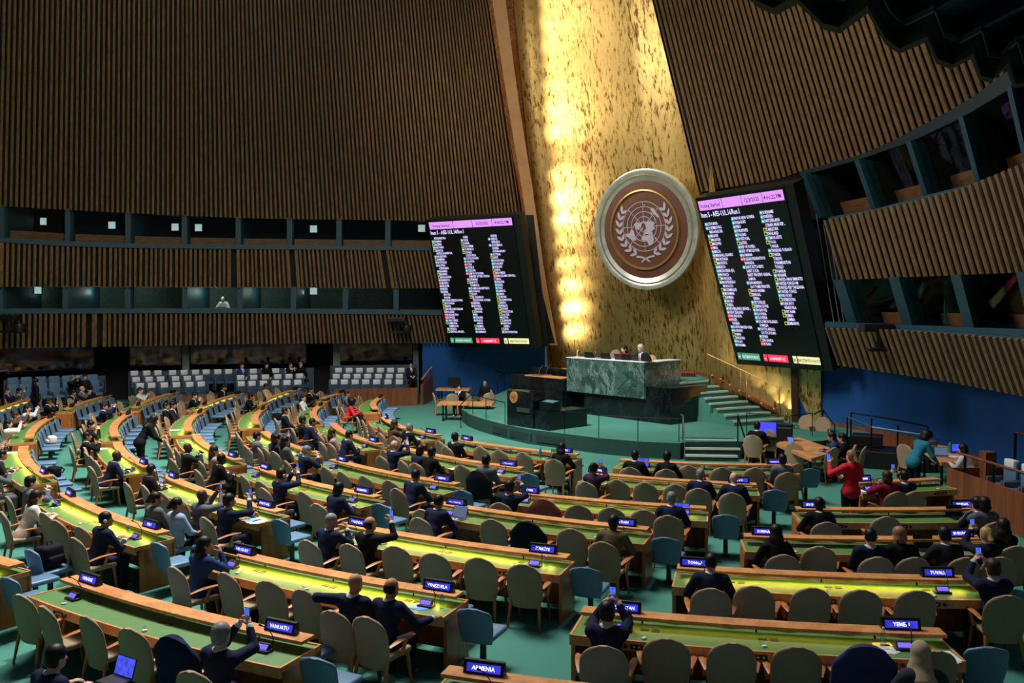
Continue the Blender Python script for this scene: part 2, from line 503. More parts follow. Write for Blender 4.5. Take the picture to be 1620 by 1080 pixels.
# end face of the left wing and the stone return behind it
def strip_pt(t, k, dz=0):               # t: 0 at the bottom .. 1 above the frame
    a = [(870, 546), (845, 437), (829, 320), (800, 145), (779, 0), (755, -150)] if k == 0 else [(882, 546), (862, 437), (846, 320), (818, 145), (800, 0), (782, -150)]
    y = lerp(546, -150, t)
    x = interp(y, sorted([(q[1], q[0]) for q in a]))
    return PD(x, y, 44.6 - 3.2 * t + dz)
ts = np.linspace(0, 1, 12)
m = MB()
m.grid([[strip_pt(t, 0) for t in ts], [strip_pt(t, 1, .3) for t in ts], [strip_pt(t, 1, .5) for t in ts], [strip_pt(t, 0, .5) for t in ts]], 0, closed=False)
m.grid([[strip_pt(t, 0) for t in ts], [strip_pt(t, 0, .5) for t in ts]], 0)
structure(m.build('trim_1', PLASTER), 'beige plastered end face of the left slatted wall', 'trim')

# ------------------------------------------------------------------ gold wall (concave, leaning toward the hall)
GN = Vector((-.6, -.8, 0))
GB = [(2.0, 47.0), (3.45, 45.8), (4.95, 44.2), (6.3, 42.5), (7.3, 40.9), (8.0, 39.5), (8.35, 38.2), (8.4, 37.0), (8.3, 36.0), (8.25, 35.2), (8.7, 33.8), (9.7, 32.1), (10.95, 31.2)]
def gpt(i, h):
    a = GB[i]
    return Vector((a[0], a[1], h)) + GN * (interp(i, [(0, .17), (18, .17), (30, .10), (60, .09)]) * (h - 1.0))
# refine the plan line
GB2 = []
for i in range(len(GB) - 1):
    for k in range(5):
        p0 = GB[max(i - 1, 0)]; p1 = GB[i]; p2 = GB[i + 1]; p3 = GB[min(i + 2, len(GB) - 1)]
        t = k / 5
        f = lambda j: .5 * (2 * p1[j] + (p2[j] - p0[j]) * t + (2 * p0[j] - 5 * p1[j] + 4 * p2[j] - p3[j]) * t * t + (3 * p1[j] - p0[j] - 3 * p2[j] + p3[j]) * t ** 3)
        GB2.append((f(0), f(1)))
GB2.append(GB[-1]); GB = GB2
m = MB()
def ghmax(i): return interp(i, [(0, 23), (37, 23), (44, 11), (49, 6.2), (60, 5.6)])
m.grid([[gpt(i, ghmax(i) * k) for i in range(len(GB))] for k in np.linspace(0, 1, 14)])
gw = structure(m.build('wall_front', GOLD, smooth=60), 'concave gold leaf wall behind the rostrum', 'wall')
# stone return between the end face and the gold
m = MB()
hs = np.linspace(0, 23, 8)
a = [gpt(0, h) for h in hs]
b = [strip_pt(min(1, max(0, (h - 2.7) / 19.5)), 0, 1.2) + Vector((0, 0, 0)) for h in hs]
for p, h in zip(b, hs): p.z = h
m.grid([b, a])
structure(m.build('wall_front_return', STONE), 'brown stone side return beside the gold wall', 'wall')
m = MB(); m.tube([gpt(0, h) + Vector((.02, -.05, 0)) for h in hs], .04, 6)
structure(m.build('trim_2', BRASS), 'thin brass corner line at the left edge of the gold wall', 'trim')

# ------------------------------------------------------------------ right wing
ZR = [(1030, 37), (1110, 35.6), (1230, 31.6), (1280, 29.8), (1360, 27.0), (1413, 24.9), (1493, 21.6), (1540, 19.7), (1587, 17.7), (1640, 15.6), (1700, 13.4)]
RB = {'up': [(1100, 307), (1110, 303), (1230, 283), (1280, 267), (1360, 245), (1413, 222), (1493, 180), (1540, 153), (1587, 117), (1640, 76), (1700, 20)],
      'op': [(1270, 277), (1360, 252), (1438, 225), (1518, 188), (1597, 141), (1640, 112), (1700, 65)],
      'sl': [(1290, 347), (1385, 330), (1460, 310), (1540, 290), (1620, 262), (1700, 230)],
      'b2t': [(1290, 356), (1390, 337), (1475, 319), (1560, 298), (1620, 276), (1700, 246)],
      'b2b': [(1290, 445), (1313, 443), (1620, 430), (1700, 426)],
      'b3s': [(1330, 510), (1450, 515), (1620, 522), (1700, 527)],
      'b3t': [(1330, 518), (1450, 522), (1620, 534), (1700, 540)],
      'b3b': [(1270, 571), (1325, 577), (1400, 588), (1500, 603), (1620, 626), (1700, 642)]}
def zr(px): return interp(px, ZR)
RLEAN = [(1030, .24), (1110, .245), (1300, .30), (1450, .34), (1600, .40), (1700, .43)]
def rp(px, k, dz=0): return PD(px, interp(px, RB[k]), zr(px) + dz)
def rtop(c):
    y0 = interp(c, RB['up']); y1 = -170
    s = interp(c, RLEAN)
    return PD(c - s * (y0 - y1), y1, zr(c) - 2.6 * (y0 - y1) / 470)
def cols_right(x0, x1, k):
    c, out = x0, []
    while c < x1:
        out.append(c); c += k * interp(c, [(1100, .9), (1250, 1.0), (1400, 1.15), (1620, 1.35)])
    return out
m = MB()
xs = np.linspace(1106, 1690, 50)
m.grid([[rp(x, 'up') + Vector((.1, .1, 0)) for x in xs], [rtop(x) + Vector((.1, .1, 0)) for x in xs]], 1)
m.quad(rp(1106, 'up'), rtop(1106), rtop(1106) + Vector((1, 1.2, 0)), rp(1106, 'up') + Vector((1, 1.2, 0)), 1)
slats(m, cols_right(1111, 1690, 8.6), rtop, lambda c: rp(c, 'up'), .54, .028, 0)
structure(m.build('wall_right', [SLAT, TEALDK]), 'tall right wall of narrow brown wooden slats beside the gold', 'wall')
def rband(name, label, kt, kb, x0, s, top_ledge):
    m = MB()
    def top(c):
        y0, y1 = interp(c, RB[kb]), interp(c, RB[kt])
        return PD(c - s * (y0 - y1), y1, zr(c) - .35)
    bot = lambda c: PD(c, interp(c, RB[kb]), zr(c))
    xs = np.linspace(x0, 1700, 40)
    m.grid([[bot(x) + Vector((.1, .1, 0)) for x in xs], [top(x) + Vector((.1, .1, 0)) for x in xs]], 1)
    slats(m, cols_right(x0 + 3, 1695, 8.9), top, bot, .54, .03, 0)
    # teal ledge: from the band top up to the glazing
    xe = np.linspace(x0 - 20, 1700, 30)
    a = [rp(x, kt, -.3) for x in xe]; b = [rp(x, top_ledge, -.3) for x in xe]; c2 = [p + Vector((.3, .5, 0)) for p in b]
    m.grid([a, b, c2], 2)
    structure(m.build(name, [SLAT, TEALDK, TEAL]), label, 'wall')
rband('wall_right_gallery', 'right gallery parapet of wooden slats between the booth rows', 'b2t', 'b2b', 1330, .30, 'sl')
rband('wall_right_lower', 'lowest right band of wooden slats above the blue wall', 'b3t', 'b3b', 1325, .35, 'b3s')
def rbooths(pref, ktop, kbot, posts, lean, first, woodfrac, deep, headband=None):
    xs = np.linspace(1265, 1700, 30)
    m = MB()
    top = lambda x: rp(x, ktop, .05); bot = lambda x: rp(x, kbot, .05)
    D = Vector((.95, .35, 0)) * deep
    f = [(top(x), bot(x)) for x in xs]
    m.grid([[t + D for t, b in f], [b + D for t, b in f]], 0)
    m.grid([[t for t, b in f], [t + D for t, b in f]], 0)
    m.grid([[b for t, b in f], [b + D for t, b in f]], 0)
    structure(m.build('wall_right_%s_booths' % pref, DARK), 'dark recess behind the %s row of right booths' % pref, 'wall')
    if headband:
        m = MB(); m.grid([[rp(x, headband, -.1) for x in xs], [rp(x, ktop, -.1) for x in xs], [rp(x, ktop, .4) for x in xs]])
        _tb = plain('deep_teal_band', (10, 32, 40), .7, var=.08)
        structure(m.build('trim_3', _tb), 'teal head band over the upper right booths', 'trim')
    for i, (a, b) in enumerate(zip(posts, posts[1:])):
        w = put('window_%d' % (first + i), None, None, Matrix.Translation(bot(a)))
        inv = Matrix.Translation(bot(a)).inverted()
        structure(w, 'booth window %s in the %s row of the right wall' % (ORD[i], pref), 'window')
        def lo(x, t):
            yb, yt = interp(x, RB[kbot]), interp(x - lean, RB[ktop])
            return lerp(PD(x, yb, zr(x) + .05), PD(x - lean, yt, zr(x) - .3), t)
        wd = 3.6 if pref == 'upper' else 8
        e = Vector((.42, .2, 0)); g = Vector((-.08, -.08, 0))
        m = MB(); m.hexa([lo(a - wd, 0) + g, lo(a + wd, 0) + g, lo(a + wd, 0) + e, lo(a - wd, 0) + e], [lo(a - wd, 1) + g, lo(a + wd, 1) + g, lo(a + wd, 1) + e, lo(a - wd, 1) + e])
        s = D * .96; w2 = wd * .5
        m.build('post', TEAL, w, M=inv)
        m = MB(); m.hexa([lo(a - w2, 0) + e, lo(a + w2, 0) + e, lo(a + w2, 0) + s, lo(a - w2, 0) + s], [lo(a - w2, 1) + e, lo(a + w2, 1) + e, lo(a + w2, 1) + s, lo(a - w2, 1) + s])
        m.build('side_wall', DARK, w, M=inv)
        o = D * .55; o2 = D * .6
        m = MB(); m.hexa([lo(a + wd, 0) + o, lo(b - wd, 0) + o, lo(b - wd, 0) + o2, lo(a + wd, 0) + o2], [lo(a + wd, woodfrac) + o, lo(b - wd, woodfrac) + o, lo(b - wd, woodfrac) + o2, lo(a + wd, woodfrac) + o2])
        m.build('wooden_front', WOODIN, w, M=inv)
        o = Vector((.12, .06, 0)); o2 = Vector((.14, .07, 0))
        m = MB(); m.hexa([lo(a + wd, 0) + o, lo(b - wd, 0) + o, lo(b - wd, 0) + o2, lo(a + wd, 0) + o2], [lo(a + wd, 1) + o, lo(b - wd, 1) + o, lo(b - wd, 1) + o2, lo(a + wd, 1) + o2])
        m.build('pane', GLASS, w, M=inv)
rbooths('upper', 'op', 'sl', [1300, 1384, 1466, 1549, 1626, 1700], 27, 60, .38, 1.6, 'up')
rbooths('lower', 'b2b', 'b3s', [1350, 1438, 1536, 1640, 1720], 22, 70, .26, 1.8)
# green partition and server lights in the lower right booths
t = thing('equipment_rack', 'dark equipment rack with three violet lights in the lower right booth', 'rack', Matrix.Translation(PD(1562, 512, 20.6)))
m = MB(); m.rbox(-.25, .25, -.2, .3, 0, 1.1, .02, 1); m.build('cabinet', BLACK, t)
VIO = glow('violet_light', (120, 110, 255), 2.0)
for dz in (.97, .83, .55):
    m = MB(); m.box(-.045, .045, -.215, -.2, dz - .012, dz + .012); m.build('status_light', VIO, t)
m = MB(); m.prism([(0, 0), (.9, .1), (1.0, .2), (.05, .15)], 0, 1.15)
o = m.build('booth_partition', plain('green_partition', (60, 140, 116), .7, var=.1), None, M=Matrix.Translation(PD(1494, 512, 23.4)))
structure(o, 'pale green partition inside the lower right booth', 'partition')

# black end of the right wing behind the screen, with slim vertical lines
m = MB()
q = [PD(1106, 306, 36.2), PD(1278, 268, 30.1), PD(1348, 582, 29.2), PD(1180, 585, 35.2)]
m.hexa([q[3], q[2], q[2] + Vector((.6, .8, 0)), q[3] + Vector((.6, .8, 0))], [q[0], q[1], q[1] + Vector((.6, .8, 0)), q[0] + Vector((.6, .8, 0))])
m.quad(PD(1278, 268, 30.05), PD(1302, 348, 29.9), PD(1340, 580, 28.9), PD(1330, 582, 29.2))
structure(m.build('wall_right_end', plain('black_end_panel', (6, 7, 9), .5, var=.2)), 'black end panel of the right wing behind the voting screen', 'wall')
m = MB()
for x in (1281, 1290, 1297):
    m.tube([PD(x, 275, 29.7), PD(x + 48, 570, 28.6)], .018, 5)
structure(m.build('trim_4', METAL), 'thin metal edge lines beside the right voting screen', 'trim')
# blue lower wall on the right
m = MB()
BR = [(1262, 31.6), (1300, 31.3), (1345, 30.0), (1450, 27.2), (1550, 23.8), (1640, 20.2), (1720, 17.2)]
def brp(x, y, h):
    d = ray(x, 540); t = y / d.y
    return Vector((d.x * t, y, h))
m.grid([[brp(x, y, 0) for x, y in BR], [brp(x, y, 3.2) for x, y in BR]])
structure(m.build('wall_right_blue', BLUEWALL), 'blue painted wall under the right slats', 'wall')
m = MB()
m.grid([[brp(x, y - .06, 0) for x, y in BR[1:]], [brp(x, y - .06, .62) for x, y in BR[1:]], [brp(x, y, .62) for x, y in BR[1:]]])
structure(m.build('baseboard_right', REDWOOD), 'brown baseboard along the right blue wall', 'baseboard')
# fluted gold pilaster edge at the right end of the gold wall
m = MB(); a = Vector(gpt(len(GB) - 1, 0)); b = gpt(len(GB) - 1, 6)
m.hexa([a + Vector((-.95, .35, 0)), a + Vector((-.75, .22, 0)), a + Vector((-.7, .4, 0)), a + Vector((-.9, .5, 0))], [b + Vector((-.95, .35, 0)), b + Vector((-.75, .22, 0)), b + Vector((-.7, .4, 0)), b + Vector((-.9, .5, 0))])
m.build('trim_5', plain('dark_bronze_post', (70, 44, 24), .5, metal=.3)); structure(bpy.data.objects['trim_5'], 'dark bronze upright at the right end of the gold wall', 'trim')

# ------------------------------------------------------------------ near gallery edge overhead (top right)
zz = [(1150, -40), (1195, 0), (1223, 13), (1258, -6), (1302, 37), (1327, 43), (1372, 10), (1400, 60), (1423, 77), (1467, 57), (1483, 93), (1507, 102), (1540, 85), (1552, 120), (1570, 124), (1595, 100), (1607, 133), (1640, 128), (1660, 150)]
H0 = 6.3
pts = [P(x, y, H0) for x, y in zz]
m = MB()
m.grid([pts, [p + Vector((.05, .12, 0)) for p in pts], [p + Vector((.05, .12, .14)) for p in pts], [p + Vector((0, 0, .1)) for p in pts], pts], 0)
back = [p + Vector((.02, .03, .05)) for p in pts]
p2 = [p + Vector((-.03, -.16, .09)) for p in pts]
TBL = [(1150, -170), (1330, -60), (1410, 0), (1470, 22), (1540, 48), (1620, 72), (1660, 88)]
def gal_top(p, x): return Vector((p.x, p.y, HCAM + (HOR - interp(x, TBL)) / FPX * p.y))
p3 = [gal_top(p, z[0]) for p, z in zip(p2, zz)]
m.grid([back, [Vector((p.x, p.y, q.z)) for p, q in zip(back, p3)]], 1)
m.grid([p2, [p + Vector((-.02, -.02, .0)) for p in p2], [p + Vector((-.02, -.02, .035)) for p in p2], [p + Vector((0, 0, .035)) for p in p2], p2], 2)
m.grid([[p + Vector((0, 0, .01)) for p in p2], p3], 1)
m.grid([[p + Vector((0, 0, .08)) for p in pts], [p + Vector((0, 0, .03)) for p in p2]], 1)
structure(m.build('ceiling_gallery_edge', [plain('bronze_edge', (58, 46, 26), .6), plain('black_flute', (5, 5, 6), .9), plain('grey_liner', (96, 96, 98), .6)]), 'zigzag lower edge of the slatted gallery overhead', 'ceiling')
m = MB()
n_ = len(p3)
m.grid([[Vector((p.x, p.y, p.z)) for p in p3], [p + Vector((1.2, -2.6, .5)) for p in p3]])
structure(m.build('ceiling_gallery', TEAL), 'dark teal underside of the gallery overhead', 'ceiling')
# ------------------------------------------------------------------ stage, stairs, rostrum
HS = .5
front = [(731, 647), (741, 654), (757, 660), (775, 665), (798, 671), (837, 679), (887, 685), (947, 692.5), (1010, 698), (1076, 701)]
fp = [P(x, y, HS) for x, y in front]
st_a, st_b = P(1083, 698.5, HS), P(1172, 698, HS)
rightp = [P(1240, 700, HS), P(1300, 697, HS), P(1345, 690, HS), P(1392, 688, HS)]
poly = [*fp, st_a, st_b, *rightp, Vector((13.5, 29.6, HS)), Vector((11.4, 31.6, HS)), Vector((9, 36, HS)), Vector((7, 42, HS)), Vector((2, 47, HS)), P(809, 613.5, HS)]
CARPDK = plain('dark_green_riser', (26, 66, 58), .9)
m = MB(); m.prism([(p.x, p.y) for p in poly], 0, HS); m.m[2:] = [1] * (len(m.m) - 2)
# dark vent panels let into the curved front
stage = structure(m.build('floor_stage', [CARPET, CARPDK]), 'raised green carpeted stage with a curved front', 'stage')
for i, (a, b) in enumerate(((3, 4), (4, 5), (5, 6))):
    A, B = lerp(fp[a], fp[a + 1], .25), lerp(fp[b], fp[b + 1], .1)
    d = (B - A); n = Vector((d.y, -d.x, 0)).normalized() * .03
    m = MB(); z0, z1 = .12, .36
    m.hexa([Vector((*(A + n).xy, z0)), Vector((*(B + n).xy, z0)), Vector((*(B - n * 3).xy, z0)), Vector((*(A - n * 3).xy, z0))],
           [Vector((*(A + n).xy, z1)), Vector((*(B + n).xy, z1)), Vector((*(B - n * 3).xy, z1)), Vector((*(A - n * 3).xy, z1))])
    structure(m.build('trim_%d' % (10 + i), plain('dark_green_grille', (16, 48, 42), .8)), 'dark green grille in the curved stage front, %s from left' % ORD[i], 'grille')
# three front steps
def step_block(name, label, lines, depth_v, mats=(CARPET, NOSE)):
    """lines: (left px, right px, y left, y right, height) of each nosing"""
    m = MB(); m2 = MB()
    for (xl, xr, yl, yr, h, dv) in lines:
        a, b = P(xl, yl, h), P(xr, yr, h)
        v = Vector(dv)
        m.hexa([Vector((a.x, a.y, 0)), Vector((b.x, b.y, 0)), Vector((b.x + v.x, b.y + v.y, 0)), Vector((a.x + v.x, a.y + v.y, 0))], [a, b, b + v, a + v])
        n = v.normalized()
        f = -n * .02
        dn = Vector((0, 0, -.05))
        m2.hexa([a + f + dn, b + f + dn, b + n * .09 + dn, a + n * .09 + dn], [a + f + Vector((0, 0, .012)), b + f + Vector((0, 0, .012)), b + n * .09 + Vector((0, 0, .012)), a + n * .09 + Vector((0, 0, .012))])
    o = structure(m.build(name, mats[0]), label, 'stairs')
    m2.build('nosing', mats[1], o)
    return o
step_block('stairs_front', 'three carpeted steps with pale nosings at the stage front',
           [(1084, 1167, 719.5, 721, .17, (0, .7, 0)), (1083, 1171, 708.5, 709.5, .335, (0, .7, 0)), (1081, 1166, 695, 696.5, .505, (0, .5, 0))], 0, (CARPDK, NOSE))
m = MB(); a, b = P(1172, 697, HS), P(1184, 697, HS)
m.hexa([Vector((a.x, a.y - 1.0, 0)), Vector((b.x, b.y - 1.0, 0)), Vector((b.x, b.y + .2, 0)), Vector((a.x, a.y + .2, 0))], [Vector((a.x, a.y - .9, .45)), Vector((b.x, b.y - .9, .45)), Vector((b.x, b.y + .2, HS)), Vector((a.x, a.y + .2, HS))])
structure(m.build('trim_13', BLACK), 'black cheek block right of the front steps', 'trim')
# side stairs climbing along the gold wall
SN = [(1161, 1240, 666.5, 661.5), (1148, 1219, 656.5, 651.7), (1135, 1201, 646.5, 642.5), (1124, 1183, 638.5, 634), (1116, 1167, 630, 626), (1109, 1152, 621, 618), (1100, 1137, 612.5, 610), (1075, 1122, 606, 601.6)]
lines = []
for i, (xl, xr, yl, yr) in enumerate(SN):
    h = HS + .17 * (i + 1)
    lines.append((xl, xr, yl, yr, h, (-1.35, 1.9, 0) if i < 7 else (.12, .5, 0)))
step_block('stairs_side', 'carpeted side stairs with pale nosings climbing along the gold wall', lines, 0)
# brown base strip along the stairs and landing
base = [(1075, 590, 1.86), (1102, 592, 1.86), (1122, 598, 1.86), (1150, 612, 1.6), (1180, 628, 1.25), (1215, 647, .9), (1240, 659, .62), (1262, 667, .5), (1287, 664, .5)]
bp_ = [P(x, y, h) for x, y, h in base]
m = MB(); m.grid([bp_, [p + Vector((0, 0, .13)) for p in bp_], [p + Vector((.15, .35, .13)) for p in bp_]])
structure(m.build('baseboard_front', REDWOOD), 'brown base strip rising along the stairs by the gold wall', 'baseboard')
m = MB(); a = P(1076, 596, 1.86)
m.rbox(0, .62, 0, .2, 0, .2, .02, 1)
o = m.build('floor_vent', REDWOOD, None, M=TR(a.x, a.y, 1.86, -.15))
tag(o, 'low brown vent box at the top of the side stairs', 'vent')
m = MB()
for k in range(6): m.box(.06 + k * .09, .12 + k * .09, -.012, .002, .05, .15)
m.build('grille', BLACK, o)
# step lights in the base strip washing the gold wall
def fixture(i, px, py, h):
    p = P(px, py, h)
    m = MB(); m.lathe([(.0, 0), (.05, 0), (.06, .03), (.045, .07), (.03, .07)], 10)
    t = m.build('step_light', BRASS, None, M=Matrix.Translation(p))
    tag(t, 'small brass step light at the gold wall, %s from the top of the stairs' % ORD[i], 'lamp', 'step lights along the side stairs')
    return p
STEP_L = [fixture(i, x, y, h) for i, (x, y, h) in enumerate([(1127, 595, 1.95), (1140, 601, 1.85), (1155, 610, 1.7), (1170, 619, 1.5), (1186, 628, 1.3), (1205, 639, 1.1), (1225, 648, .9), (1245, 656, .75), (1277, 657, .65)])]
# brass hand rail on the stairs
def rail(name, label, top, posts, r=.02, mat=BLACKM, mid=None):
    """top: [(px,py,y)] points at given distance; posts: [(px, y_top, y_bottom, h_bottom)]"""
    t = thing(name, label, 'railing', Matrix.Translation(top[0]))
    inv = Matrix.Translation(top[0]).inverted()
    m = MB(); m.tube(top, r, 6); m.build('handrail', mat, t, M=inv)
    for a, b in posts:
        m = MB(); m.tube([a, b], r * .85, 6); m.build('post', mat, t, M=inv)
    return t
def post_from(px, yb, h, hh): 
    b = P(px, yb, h); return (b + Vector((0, 0, hh)), b)
ra, rb = P(1119, 597, 1.86), P(1233, 651, .85)
ra2, rb2 = ra + Vector((-.05, -.25, .93)), rb + Vector((-.1, -.35, .9))
rail('stair_railing', 'thin pale brass handrail along the side stairs', [ra2, rb2], [(ra2, ra + Vector((-.05, -.25, 0))), (lerp(ra2, rb2, .48), lerp(ra, rb, .48) + Vector((-.07, -.3, -.1))), (lerp(ra2, rb2, .56), lerp(ra, rb, .56) + Vector((-.07, -.3, -.1))), (rb2, rb + Vector((-.1, -.35, -.2)))], .018, BRASS)
p = [post_from(x, y, HS, .72) for x, y in ((893, 685), (947, 692), (1009, 697.5), (1074, 699.5))]
rail('stage_railing', 'low dark railing along the stage front before the rostrum', [q[0] for q in p], p[0:], .016)
p = [post_from(x, y, HS, .75) for x, y in ((748, 655), (769, 662), (799, 670))]
rail('stage_railing', 'short dark railing at the left end of the stage', [q[0] for q in p], p, .018)
p = [post_from(816, 662, HS, .8), post_from(827, 640, HS, .8)]
rail('stage_railing', 'short dark railing beside the black lectern', [q[0] for q in p], p, .018)
p = [post_from(778, 622, HS * .2, 1.2), post_from(798, 627, HS * .2, 1.2), post_from(787, 633, 0, 1.0)]
rail('stage_railing', 'dark handrail in front of the blue wall left of the stage', [p[0][0], p[1][0], p[2][0]], p, .02)
p = [post_from(729, 677, 0, .9), post_from(762, 646, 0, 1.1)]
rail('stage_railing', 'dark handrail at the left stage steps by the staff table', [p[0][0], p[1][0]], p, .02)
p = [post_from(1083, 727, 0, .5), post_from(1080, 697, HS, .78)]
rail('step_railing', 'steel handrail left of the front steps', [p[0][0], p[1][0], p[1][0] + Vector((0, .3, 0))], p, .024, METAL)
p = [post_from(1180, 727, 0, .55), post_from(1167, 699, HS, .8)]
rail('step_railing', 'black handrail right of the front steps', [p[0][0], p[1][0], p[1][0] + Vector((.1, .4, 0))], p, .024)
p = [post_from(1181, 690, HS, .75), post_from(1249, 694, HS, .72), post_from(1285, 690, HS, .75)]
rail('stage_railing', 'dark railing behind the right staff table', [q[0] for q in p], p, .016)
# black stage-side ramp with rails on the right
t = thing('stage_lift', 'black wheelchair lift platform with rails at the right stage end', 'lift', TR(*P(1400, 738, 0).xy, 0, -.45))
m = MB(); m.rbox(-1.0, 1.2, -.55, .75, 0, .5, .02, 1); m.build('platform', BLACK, t)
m = MB(); m.rbox(-.95, -.1, .1, .75, .5, .85, .02, 1); m.build('cabinet', BLACK, t)
for (x, y) in ((-1, -.5), (-.35, -.5), (1.1, -.5), (-1, .7), (.3, .7), (1.1, .7)):
    m = MB(); m.tube([(x, y, .45), (x, y, 1.45 if x < 0 else 1.15)], .025, 6); m.build('post', BLACKM, t)
m = MB(); m.tube([(-1, -.5, 1.45), (-.35, -.5, 1.2), (1.1, -.5, 1.05)], .028, 6); m.build('handrail', METAL, t)
m = MB(); m.tube([(-1, .7, 1.45), (.3, .7, 1.3), (1.1, .7, 1.15)], .028, 6); m.build('handrail', BLACKM, t)
p = [post_from(1301, 704, 0, 1.2), post_from(1320, 712, 0, .8)]
rail('step_railing', 'dark handrail by the steps at the right end of the stage', [P(1288, 655, 1.6), p[0][0], p[1][0]], p, .024)
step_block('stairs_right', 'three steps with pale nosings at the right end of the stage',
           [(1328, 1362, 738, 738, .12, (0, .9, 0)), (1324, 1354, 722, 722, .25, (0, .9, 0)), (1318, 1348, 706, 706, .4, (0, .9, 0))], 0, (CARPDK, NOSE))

# rostrum
FD = Vector((.655, -.755, 0)).normalized(); SD = Vector((.755, .655, 0)).normalized()      # along the front, into the back
C0 = P(1060.6, 672, HS)
def ros(a, b, z): return C0 - FD * a + SD * b + Vector((0, 0, z - HS))
RM = frame(C0, FD, (0, 0, 1)); RI = RM.inverted()
t = thing('rostrum', 'marble presidential rostrum with green upper block on black base', 'rostrum', Matrix.Translation(C0))
ri = Matrix.Translation(C0).inverted()
def rbx(a0, a1, b0, b1, z0, z1):
    return [ros(a0, b0, z0), ros(a1, b0, z0), ros(a1, b1, z0), ros(a0, b1, z0)], [ros(a0, b0, z1), ros(a1, b0, z1), ros(a1, b1, z1), ros(a0, b1, z1)]
def rpart(name, mat, *boxes):
    m = MB()
    for b in boxes:
        bb, tt = rbx(*b); m.hexa(bb, tt)
    return m.build(name, mat, t, M=RM.inverted() @ Matrix.Translation(Vector((0, 0, 0))) if False else ri)
bb = (5.05, 1.12, -.12, 1.95)
rpart('black_base', BLACKMB, (4.2, 0, 0, 2.1, HS, 1.78), (6.6, 4.2, .35, 1.9, HS, 1.78))
GM = frame(ros(5.05, -.12, 1.33), FD, (0, 0, 1))
m = MB(); L = 3.93; m.box(0, L, 0, .62, 0, 1.30); m.box(L - .5, L, .62, 2.07, 0, 1.30); m.box(0, .3, .62, 1.6, 0, 1.30)
o = m.build('green_block', GREENM, None, M=None); o.parent = t; o.matrix_basis = ri @ GM
m = MB(); m.box(-.02, L + .02, -.02, .64, 1.30, 1.33); m.box(L - .52, L + .02, .64, 2.09, 1.30, 1.33)
o = m.build('desktop', WHITE, None); o.parent = t; o.matrix_basis = ri @ GM
# left wing counter with wooden top edge, behind the lectern
rpart('side_counter', BLACKMB, (8.2, 5.1, -.3, .25, HS, 1.80), (8.4, 5.3, 1.0, 1.5, HS, 2.05))
rpart('wooden_edge', OAK, (7.3, 5.1, -.32, .27, 1.80, 1.84))
GR = frame(ros(7.05, -.31, 1.55), FD, (0, 0, 1))
# lectern in front
LC = P(869, 681.5, HS)
t2 = thing('lectern', 'black stone speaker lectern standing before the rostrum', 'lectern', Matrix.Translation(LC))
li = Matrix.Translation(LC).inverted()
def lbx(a0, a1, b0, b1, z0, z1, mat, name):
    q = lambda a, b, z: LC - FD * a + SD * b + Vector((0, 0, z - HS))
    m = MB(); m.hexa([q(a0, b0, z0), q(a1, b0, z0), q(a1, b1, z0), q(a0, b1, z0)], [q(a0, b0, z1), q(a1, b0, z1), q(a1, b1, z1), q(a0, b1, z1)])
    return m.build(name, mat, t2, M=li)
lbx(2.1, 0.75, -.05, .5, HS, 1.72, BLACKMB, 'front_panel')
lbx(.75, 0, 0, 1.8, HS, 1.12, BLACKMB, 'side_block')
lbx(.6, .1, .1, .6, 1.12, 1.42, BLACKMB, 'reading_stand')
lbx(1.55, .9, -.09, -.04, 1.02, 1.16, plain('grey_slot', (52, 54, 60), .5), 'grey_plate')
m = MB(); q = LC - FD * .35 + SD * .35 + Vector((0, 0, .92))
m.box(-.28, .28, -.16, .16, 0, .02)
m.build('reading_shelf', plain('teal_shelf', (70, 110, 116), .5), t2, M=li @ frame(q, FD, (0, -.25, 1)))
t3 = thing('black_box', 'low black loudspeaker box on the stage left of the lectern', 'box', TR(*P(822, 672.5, HS).xy, HS, -.1))
m = MB(); m.rbox(-.2, .2, -.15, .25, 0, .26, .02, 1); m.build('cabinet', BLACK, t3)
m = MB(); m.rbox(.2, .5, -.2, .2, 0, .12, .03, 1); m.build('wedge', BLACK, t3)

